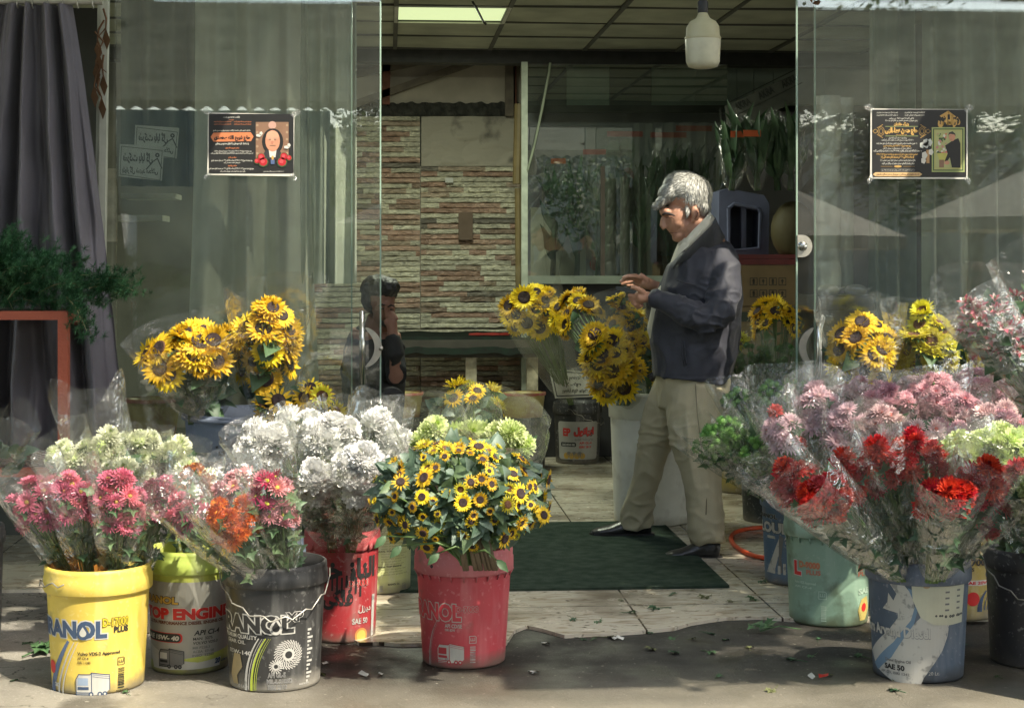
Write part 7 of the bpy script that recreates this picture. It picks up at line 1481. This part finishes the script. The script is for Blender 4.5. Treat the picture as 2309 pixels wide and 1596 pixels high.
# --- the photographer and passers-by, seen only as reflections
def stander(x, y, h, top, trou, label, cap=None, face=1., arms='camera', skinm=None):
    o = empty('person', V(x, y, 0), label, 'person'); s_ = h/1.75; k = MB(); P = lambda a, b, c: V(x+a*s_, y+b*s_*face, c*s_)
    k.ell(P(0, .02, 1.62), V(.078, .095, .12)*s_, 0, None, 18, 12); k.ell(P(0, .055, 1.57), V(.055, .06, .07)*s_, 0, None, 14, 10); k.ell(P(0, .125, 1.60), V(.014, .02, .025)*s_, 0, None, 8, 6)
    for q in (-1, 1): k.ell(P(q*.08, .0, 1.61), V(.012, .02, .032)*s_, 0, None, 8, 6)
    k.tube([P(0, 0, 1.56), P(0, -.01, 1.44)], [.055*s_, .06*s_], 12, 0, V(1, 0, 0)); k.tube([P(0, 0, 1.45), P(0, 0, 1.2), P(0, 0, .95)], [(.09*s_, .16*s_), (.10*s_, .15*s_), (.09*s_, .15*s_)], 16, 0, V(1, 0, 0))
    sl = MB(); sl.tube([P(0, 0, 1.48), P(0, 0, 1.42), P(0, 0, 1.25), P(0, 0, 1.0), P(0, 0, .88)], [(.07*s_, .09*s_), (.11*s_, .19*s_), (.13*s_, .20*s_), (.12*s_, .17*s_), (.12*s_, .18*s_)], 20, 0, V(1, 0, 0))
    for q in (-1, 1):
        if arms == 'camera' or (arms == 'chin' and q > 0): hand = P(q*.07, .25, 1.30 if arms == 'camera' else 1.40); elb = P(q*.27, .08, 1.12)
        else: hand = P(q*.24, .08, .82); elb = P(q*.27, -.02, 1.1)
        sh_ = P(q*.19, 0, 1.40); sl.tube([P(q*.1, 0, 1.42), sh_, elb, elb+(hand-elb)*.8], [.06*s_, .066*s_, .055*s_, .04*s_], 12, 0, V(0, 0, 1) if False else V(.1, 1, 0)); d = (hand-elb).normalized()
        k.tube([sh_, elb, hand], [.045*s_, .038*s_, .026*s_], 12, 0, V(.1, 1, 0)); k.ell(hand+d*.03, V(.035, .035, .045)*s_, 0, None, 10, 8)
        for f_ in range(4): b0 = hand+d*.05+V(0, 0, (f_-1.5)*.019*s_); k.tube([b0, b0+d*.03+V(-q*.015, .01*face, 0), b0+d*.04+V(-q*.045, .012*face, 0)], [.009, .008, .0065], 8, 0, V(0, 0, 1))
        b0 = hand+V(0, 0, -.03); k.tube([b0, b0+d*.03+V(-q*.02, 0, -.012), b0+d*.04+V(-q*.045, 0, -.01)], [.010, .009, .007], 8, 0, V(0, 0, 1))
    fuse('body', k, skinm or skin, .007, 4, None, o); fuse('top', sl, top, .010, 3, lambda p, n: .008*ridge(noise.noise(p*9)), o)
    k = MB()
    for q in (-1, 1): k.tube([P(q*.09, 0, .95), P(q*.10, .01, .5), P(q*.11, -.01, .06)], [.10*s_, .075*s_, .06*s_], 14, 0, V(0, 1, 0))
    k.tube([P(0, 0, .98), P(0, 0, .86)], [(.12*s_, .17*s_), (.12*s_, .18*s_)], 16, 0, V(1, 0, 0)); fuse('trousers', k, trou, .010, 3, None, o)
    k = MB()
    for q in (-1, 1): k.ell(P(q*.11, .05, .045), V(.05, .13, .045), 0, None, 14, 8)
    part('shoes', k, shoe, o)
    k = MB(); k.ell(P(0, -.005, 1.66), V(.092, .11, .10)*s_, 0, None, 18, 12)
    if cap: k.tube([P(0, .08, 1.68), P(0, .17, 1.665)], [(.008, .08*s_), (.006, .06*s_)], 12, 0, V(1, 0, 0)); part('cap', k, cap, o)
    else: part('hair', k, MATS['black_hair'], o)
    return o
stander(0, -.40, 1.70, mat('photographer_shirt', (.62, .58, .44), .8, .15, 4), mat('dark_jeans', (.04, .045, .06), .9), 'photographer in a dark cap and cream shirt reflected in the left door', cap=mat('cap_dark', (.04, .042, .045), .8))
k = MB(); k.box((-.07, -.14, CH-.045), (.07, -.07, CH+.045)); k.lathe([(.001, 0), (.03, 0), (.032, -.045), (.026, -.05), (.001, -.045)], 20, 0, Matrix.Translation(V(0, -.07, CH)) @ Matrix.Rotation(PI/2, 4, 'X')); k.box((-.03, -.13, CH+.045), (.03, -.08, CH+.065))
thing('photo_camera', k, MATS['black_plastic'], 'black camera held by the photographer reflected in the glass', 'camera')
stander(1.15, -1.9, 1.66, mat('olive_scarf', (.30, .30, .18), .9, .3, 8), mat('dark_skirt', (.03, .03, .03), .9), 'passer-by in an olive top with arms hanging, reflected in the partition', arms='down')
stander(2.75, -1.5, 1.72, mat('grey_shirt', (.22, .25, .22), .85, .2, 6), mat('brown_trousers', (.08, .07, .05), .9), 'passer-by holding a hand to the chin, reflected in the right glass', arms='chin')

# ================================================================ red stand, fern, hose, litter
rs = mat('red_oxide', (.36, .085, .045), .6, .2, 10, .3, 60, col2=(.14, .13, .10), thr=.66)
DZ = 6.0
def sd(x, y, d=0): return W(x, y, DZ+d)
stand = empty('plant_stand', V(sd(60, 900).x, sd(60, 900).y, 0), 'chipped red metal stand with a mesh shelf, holding the feathery fern', 'stand')
for (a, b_, n) in (((-60, 711), (150, 711), 'top_rail'), ((-60, 1064), (150, 1064), 'lower_rail')):
    k = MB(); k.bar(sd(*a), sd(*b_), .032, .032, 0, V(SA, CA, 0)); part(n, k, rs, stand, False)
for (x, d) in ((144, 0), (185, .62)):
    k = MB(); t = W(x, 704 if d == 0 else 722, DZ+d); b_ = t.copy(); b_.z = 0; k.bar(t, b_, .036 if d == 0 else .030, .034, 0, V(SA, CA, 0)); part('leg', k, rs, stand, False)
k = MB(); k.bar(sd(144, 711), W(185, 727, DZ+.62), .03, .03, 0, V(0, 0, 1)); k.bar(sd(144, 1060), W(185, 1030, DZ+.62), .028, .028, 0, V(0, 0, 1)); part('side_rail', k, rs, stand, False)
k = MB(); z0 = sd(0, 1050).z
xa_, xb_ = sd(-60, 1050).x, sd(144, 1050).x; ya_ = sd(60, 1050).y
for i in range(34):
    x = xa_-.3+i*.026; k.bar(V(x, ya_, z0), V(x+.35, ya_+.6, z0), .003, .003, 0, V(0, 0, 1)); k.bar(V(x+.35, ya_, z0+.002), V(x, ya_+.6, z0+.002), .003, .003, 0, V(0, 0, 1))
part('mesh_shelf', k, mat('rusty_mesh', (.13, .08, .055), .7), stand, False)
k = MB(); k.box((sd(-60, 700).x, ya_, sd(0, 708).z), (sd(140, 700).x, ya_+.6, sd(0, 702).z)); part('shelf_board', k, mat('stand_board', (.09, .075, .06), .8), stand, False)
# asparagus fern: wiry stems with needle tufts
fern_m = [mat('fern_%s' % n, c, .6, .3, 9, trans=.25) for n, c in (('deep', (.022, .075, .032)), ('fresh', (.06, .15, .07)), ('dark', (.012, .045, .02)))]
fr_ = random.Random(31); fb = W(20, 700, 6.15); fo = empty('asparagus_fern', fb, 'feathery dark green asparagus fern lying over the red stand', 'fern')
nm, st = MB(), MB()
def tuft(c, s_):
    mi_ = fr_.choice((0, 0, 1, 2))
    for q in range(34):
        d = V(fr_.gauss(0, 1), fr_.gauss(0, 1), fr_.gauss(0, 1)+.2).normalized(); u_ = d.cross(V(fr_.random(), fr_.random(), 1)).normalized()*.0009; L0 = s_*fr_.uniform(.6, 1.1)
        nm.add([c-u_, c+u_, c+d*L0*.6+u_*1.2, c+d*L0], [(0, 1, 2), (0, 2, 3)], mi_)
branches = []
for i in range(20): branches.append(((fr_.uniform(-60, 60), fr_.uniform(600, 690)), (fr_.uniform(-60, 75), fr_.uniform(525, 640))))
branches += [((60, 650), (205, 582)), ((80, 640), (140, 585)), ((90, 660), (170, 640)), ((150, 655), (300, 640)), ((170, 645), (285, 630)), ((160, 660), (240, 690)), ((200, 650), (262, 662)), ((150, 670), (195, 745)), ((170, 690), (210, 765)), ((110, 680), (150, 710)), ((60, 690), (120, 640)), ((40, 650), (100, 600)), ((90, 640), (120, 575)), ((30, 680), (90, 690)), ((0, 600), (50, 530)), ((0, 660), (30, 700)), ((120, 650), (200, 620)), ((100, 690), (180, 680)), ((210, 640), (300, 655)), ((60, 620), (110, 590))]
for a, b_ in branches:
    Za, Zb = 6.1+fr_.uniform(-.12, .2), 6.0+fr_.uniform(-.15, .2); A_, B_ = W(*a, Za), W(*b_, Zb); n = max(5, int((B_-A_).length/.022)); md = (A_+B_)/2+V(0, 0, .03); pts = [(A_*(1-t)+md*t)*(1-t)+(md*(1-t)+B_*t)*t for t in [q/n for q in range(n+1)]]
    st.tube(pts, [.0028-.0018*q/n for q in range(n+1)], 4, 0, V(0, 1, 0), False)
    for q, p in enumerate(pts):
        if q < 1: continue
        for e in range(4): tuft(p+V(fr_.gauss(0, .024), fr_.gauss(0, .028), fr_.gauss(0, .022)), fr_.uniform(.020, .034))
part('stems', st, mat('fern_stem', (.24, .24, .12), .6), fo); part('needles', nm, fern_m, fo, False)
# orange hose loop
k = MB(); hp = [GP(x, y, TZ+.012) for x, y in ((1800, 1258), (1728, 1257), (1700, 1252), (1672, 1240), (1654, 1226), (1648, 1212), (1658, 1200), (1685, 1192), (1720, 1189), (1800, 1187))]
def smooth_path(p, n=6):
    o = []
    for i in range(len(p)-1):
        p0, p1, p2, p3 = p[max(0, i-1)], p[i], p[i+1], p[min(len(p)-1, i+2)]
        for j in range(n): t = j/n; o.append(.5*((2*p1)+(p2-p0)*t+(2*p0-5*p1+4*p2-p3)*t*t+(3*p1-p0-3*p2+p3)*t**3))
    return o+[p[-1]]
k.tube(smooth_path(hp), .010, 8, 0, V(0, 0, 1)); thing('garden_hose', k, mat('orange_hose', (.70, .085, .02), .4), 'orange hose curling on the tiles beside the blue bucket', 'hose', smooth=True)
# fallen leaves, petals and paper scraps
lt = random.Random(44); fl = MB()
for a, q in ((0, 1), (.7, .8), (-.75, .85), (1.7, .5)): leaf(fl, V(0, 0, 0), V(math.cos(a), math.sin(a), .25*q-.1), V(0, .1, 1), .036*q, .026, 0, 'mum')
fl.tube([V(0, 0, 0), V(-.03, .006, .002), V(-.055, 0, .0)], .0013, 4, 0, V(0, 0, 1)); flm = [fl.mesh('fallen_leaf', [mat('fallen_%d' % i, c, .6, .25, 20)]) for i, c in enumerate(((.03, .085, .035), (.06, .13, .05), (.10, .11, .04)))]
spots = [(1312, 1440), (1337, 1441), (1370, 1436), (1465, 1425), (1517, 1438), (1560, 1440), (1600, 1428), (1635, 1442), (1470, 1462), (1520, 1470), (1600, 1470), (1690, 1460), (1790, 1487), (1620, 1525), (1740, 1555), (1846, 1440), (1830, 1478), (1870, 1520), (2120, 1500), (2250, 1525), (2020, 1530), (2020, 1557), (1700, 1350), (1650, 1355), (1480, 1370), (1420, 1380), (1590, 1345), (1950, 1300), (60, 1450), (90, 1470), (30, 1534), (285, 1560), (715, 1520), (1290, 1395), (1350, 1400), (1400, 1352), (1260, 1300), (1515, 1340), (1250, 1118), (1720, 1310), (1940, 1478), (1560, 1330), (2170, 1450), (2000, 1510)]
for i, (x, y) in enumerate(spots):
    zz = TZ+.004 if y < 1425 and x > 800 else .003; o = place('fallen_leaf', flm[i % 3]); o.location = GP(x, y, zz); o.rotation_euler = (lt.uniform(-.25, .25), lt.uniform(-.25, .25), lt.uniform(0, 6.3)); s_ = lt.uniform(.55, 1.15); o.scale = (s_, s_, s_)
    tag(o, 'small green leaf fallen on the floor or pavement in front of the shop', 'leaf', 'fallen leaves scattered in front of the shop')
sc_m = []
for i in range(2):
    k = MB(); k.add([V(-.02, -.008, 0), V(.0, -.012, .004), V(.022, -.004, .0), V(.018, .008, .006), V(-.004, .011, .002), V(-.02, .006, .007)], [(0, 1, 4, 5), (1, 2, 3, 4)]); sc_m.append(k.mesh('paper_scrap', flat('scrap_white', (.6, .6, .57))))
for i, (x, y) in enumerate(((820, 1520), (858, 1519), (733, 1495), (1203, 1515), (1245, 1544) if False else (1206, 1516), (1385, 1439), (1398, 1438), (1830, 1525), (700, 1538), (1230, 1450))):
    o = place('paper_scrap', sc_m[i % 2]); o.location = GP(x, y, .004); o.rotation_euler = (.1, .1, lt.uniform(0, 6)); s_ = lt.uniform(.6, 1.1); o.scale = (s_, s_, s_); tag(o, 'torn white scrap lying on the pavement', 'scrap', 'white scraps on the pavement')
for (x, y, dx, Ls) in ((92, 1466, 42, 'broken leafy stem lying left of the yellow bucket'), (1760, 1408, 46, 'broken leafy stem lying before the mint bucket')):
    k = MB(); a = GP(x-dx, y+14, .006); b_ = GP(x+dx, y-6, .006) if x < 500 else GP(x+dx, y+10, .006); k.tube([a, (a+b_)/2+V(0, .02, .01), b_], [.003, .0025, .0015], 5, 0, V(0, 0, 1)); c = (a if x > 500 else (a+b_)/2)
    for q in range(9): leaf(k, c+(b_-a)*lt.uniform(-.12, .3)+V(0, 0, .01), V(lt.uniform(-1, 1), lt.uniform(-1, 1), lt.uniform(0, .5)), V(0, -.4, 1), .05, .045, 0, 'mum')
    thing('broken_stem', k, MATS['fallen_1'], Ls, 'stem')
k = MB(); k.add([V(-.016, -.01, 0), V(.012, -.012, .006), V(.018, .006, .01), V(0, .014, .004), V(-.014, .006, .009)], [(0, 1, 2, 3, 4)]); o = thing('fallen_petal', k, MATS['petal_red'], 'crimson petal lying on the dark pavement before the mint bucket', 'petal'); o.location = GP(1857, 1525, .004)
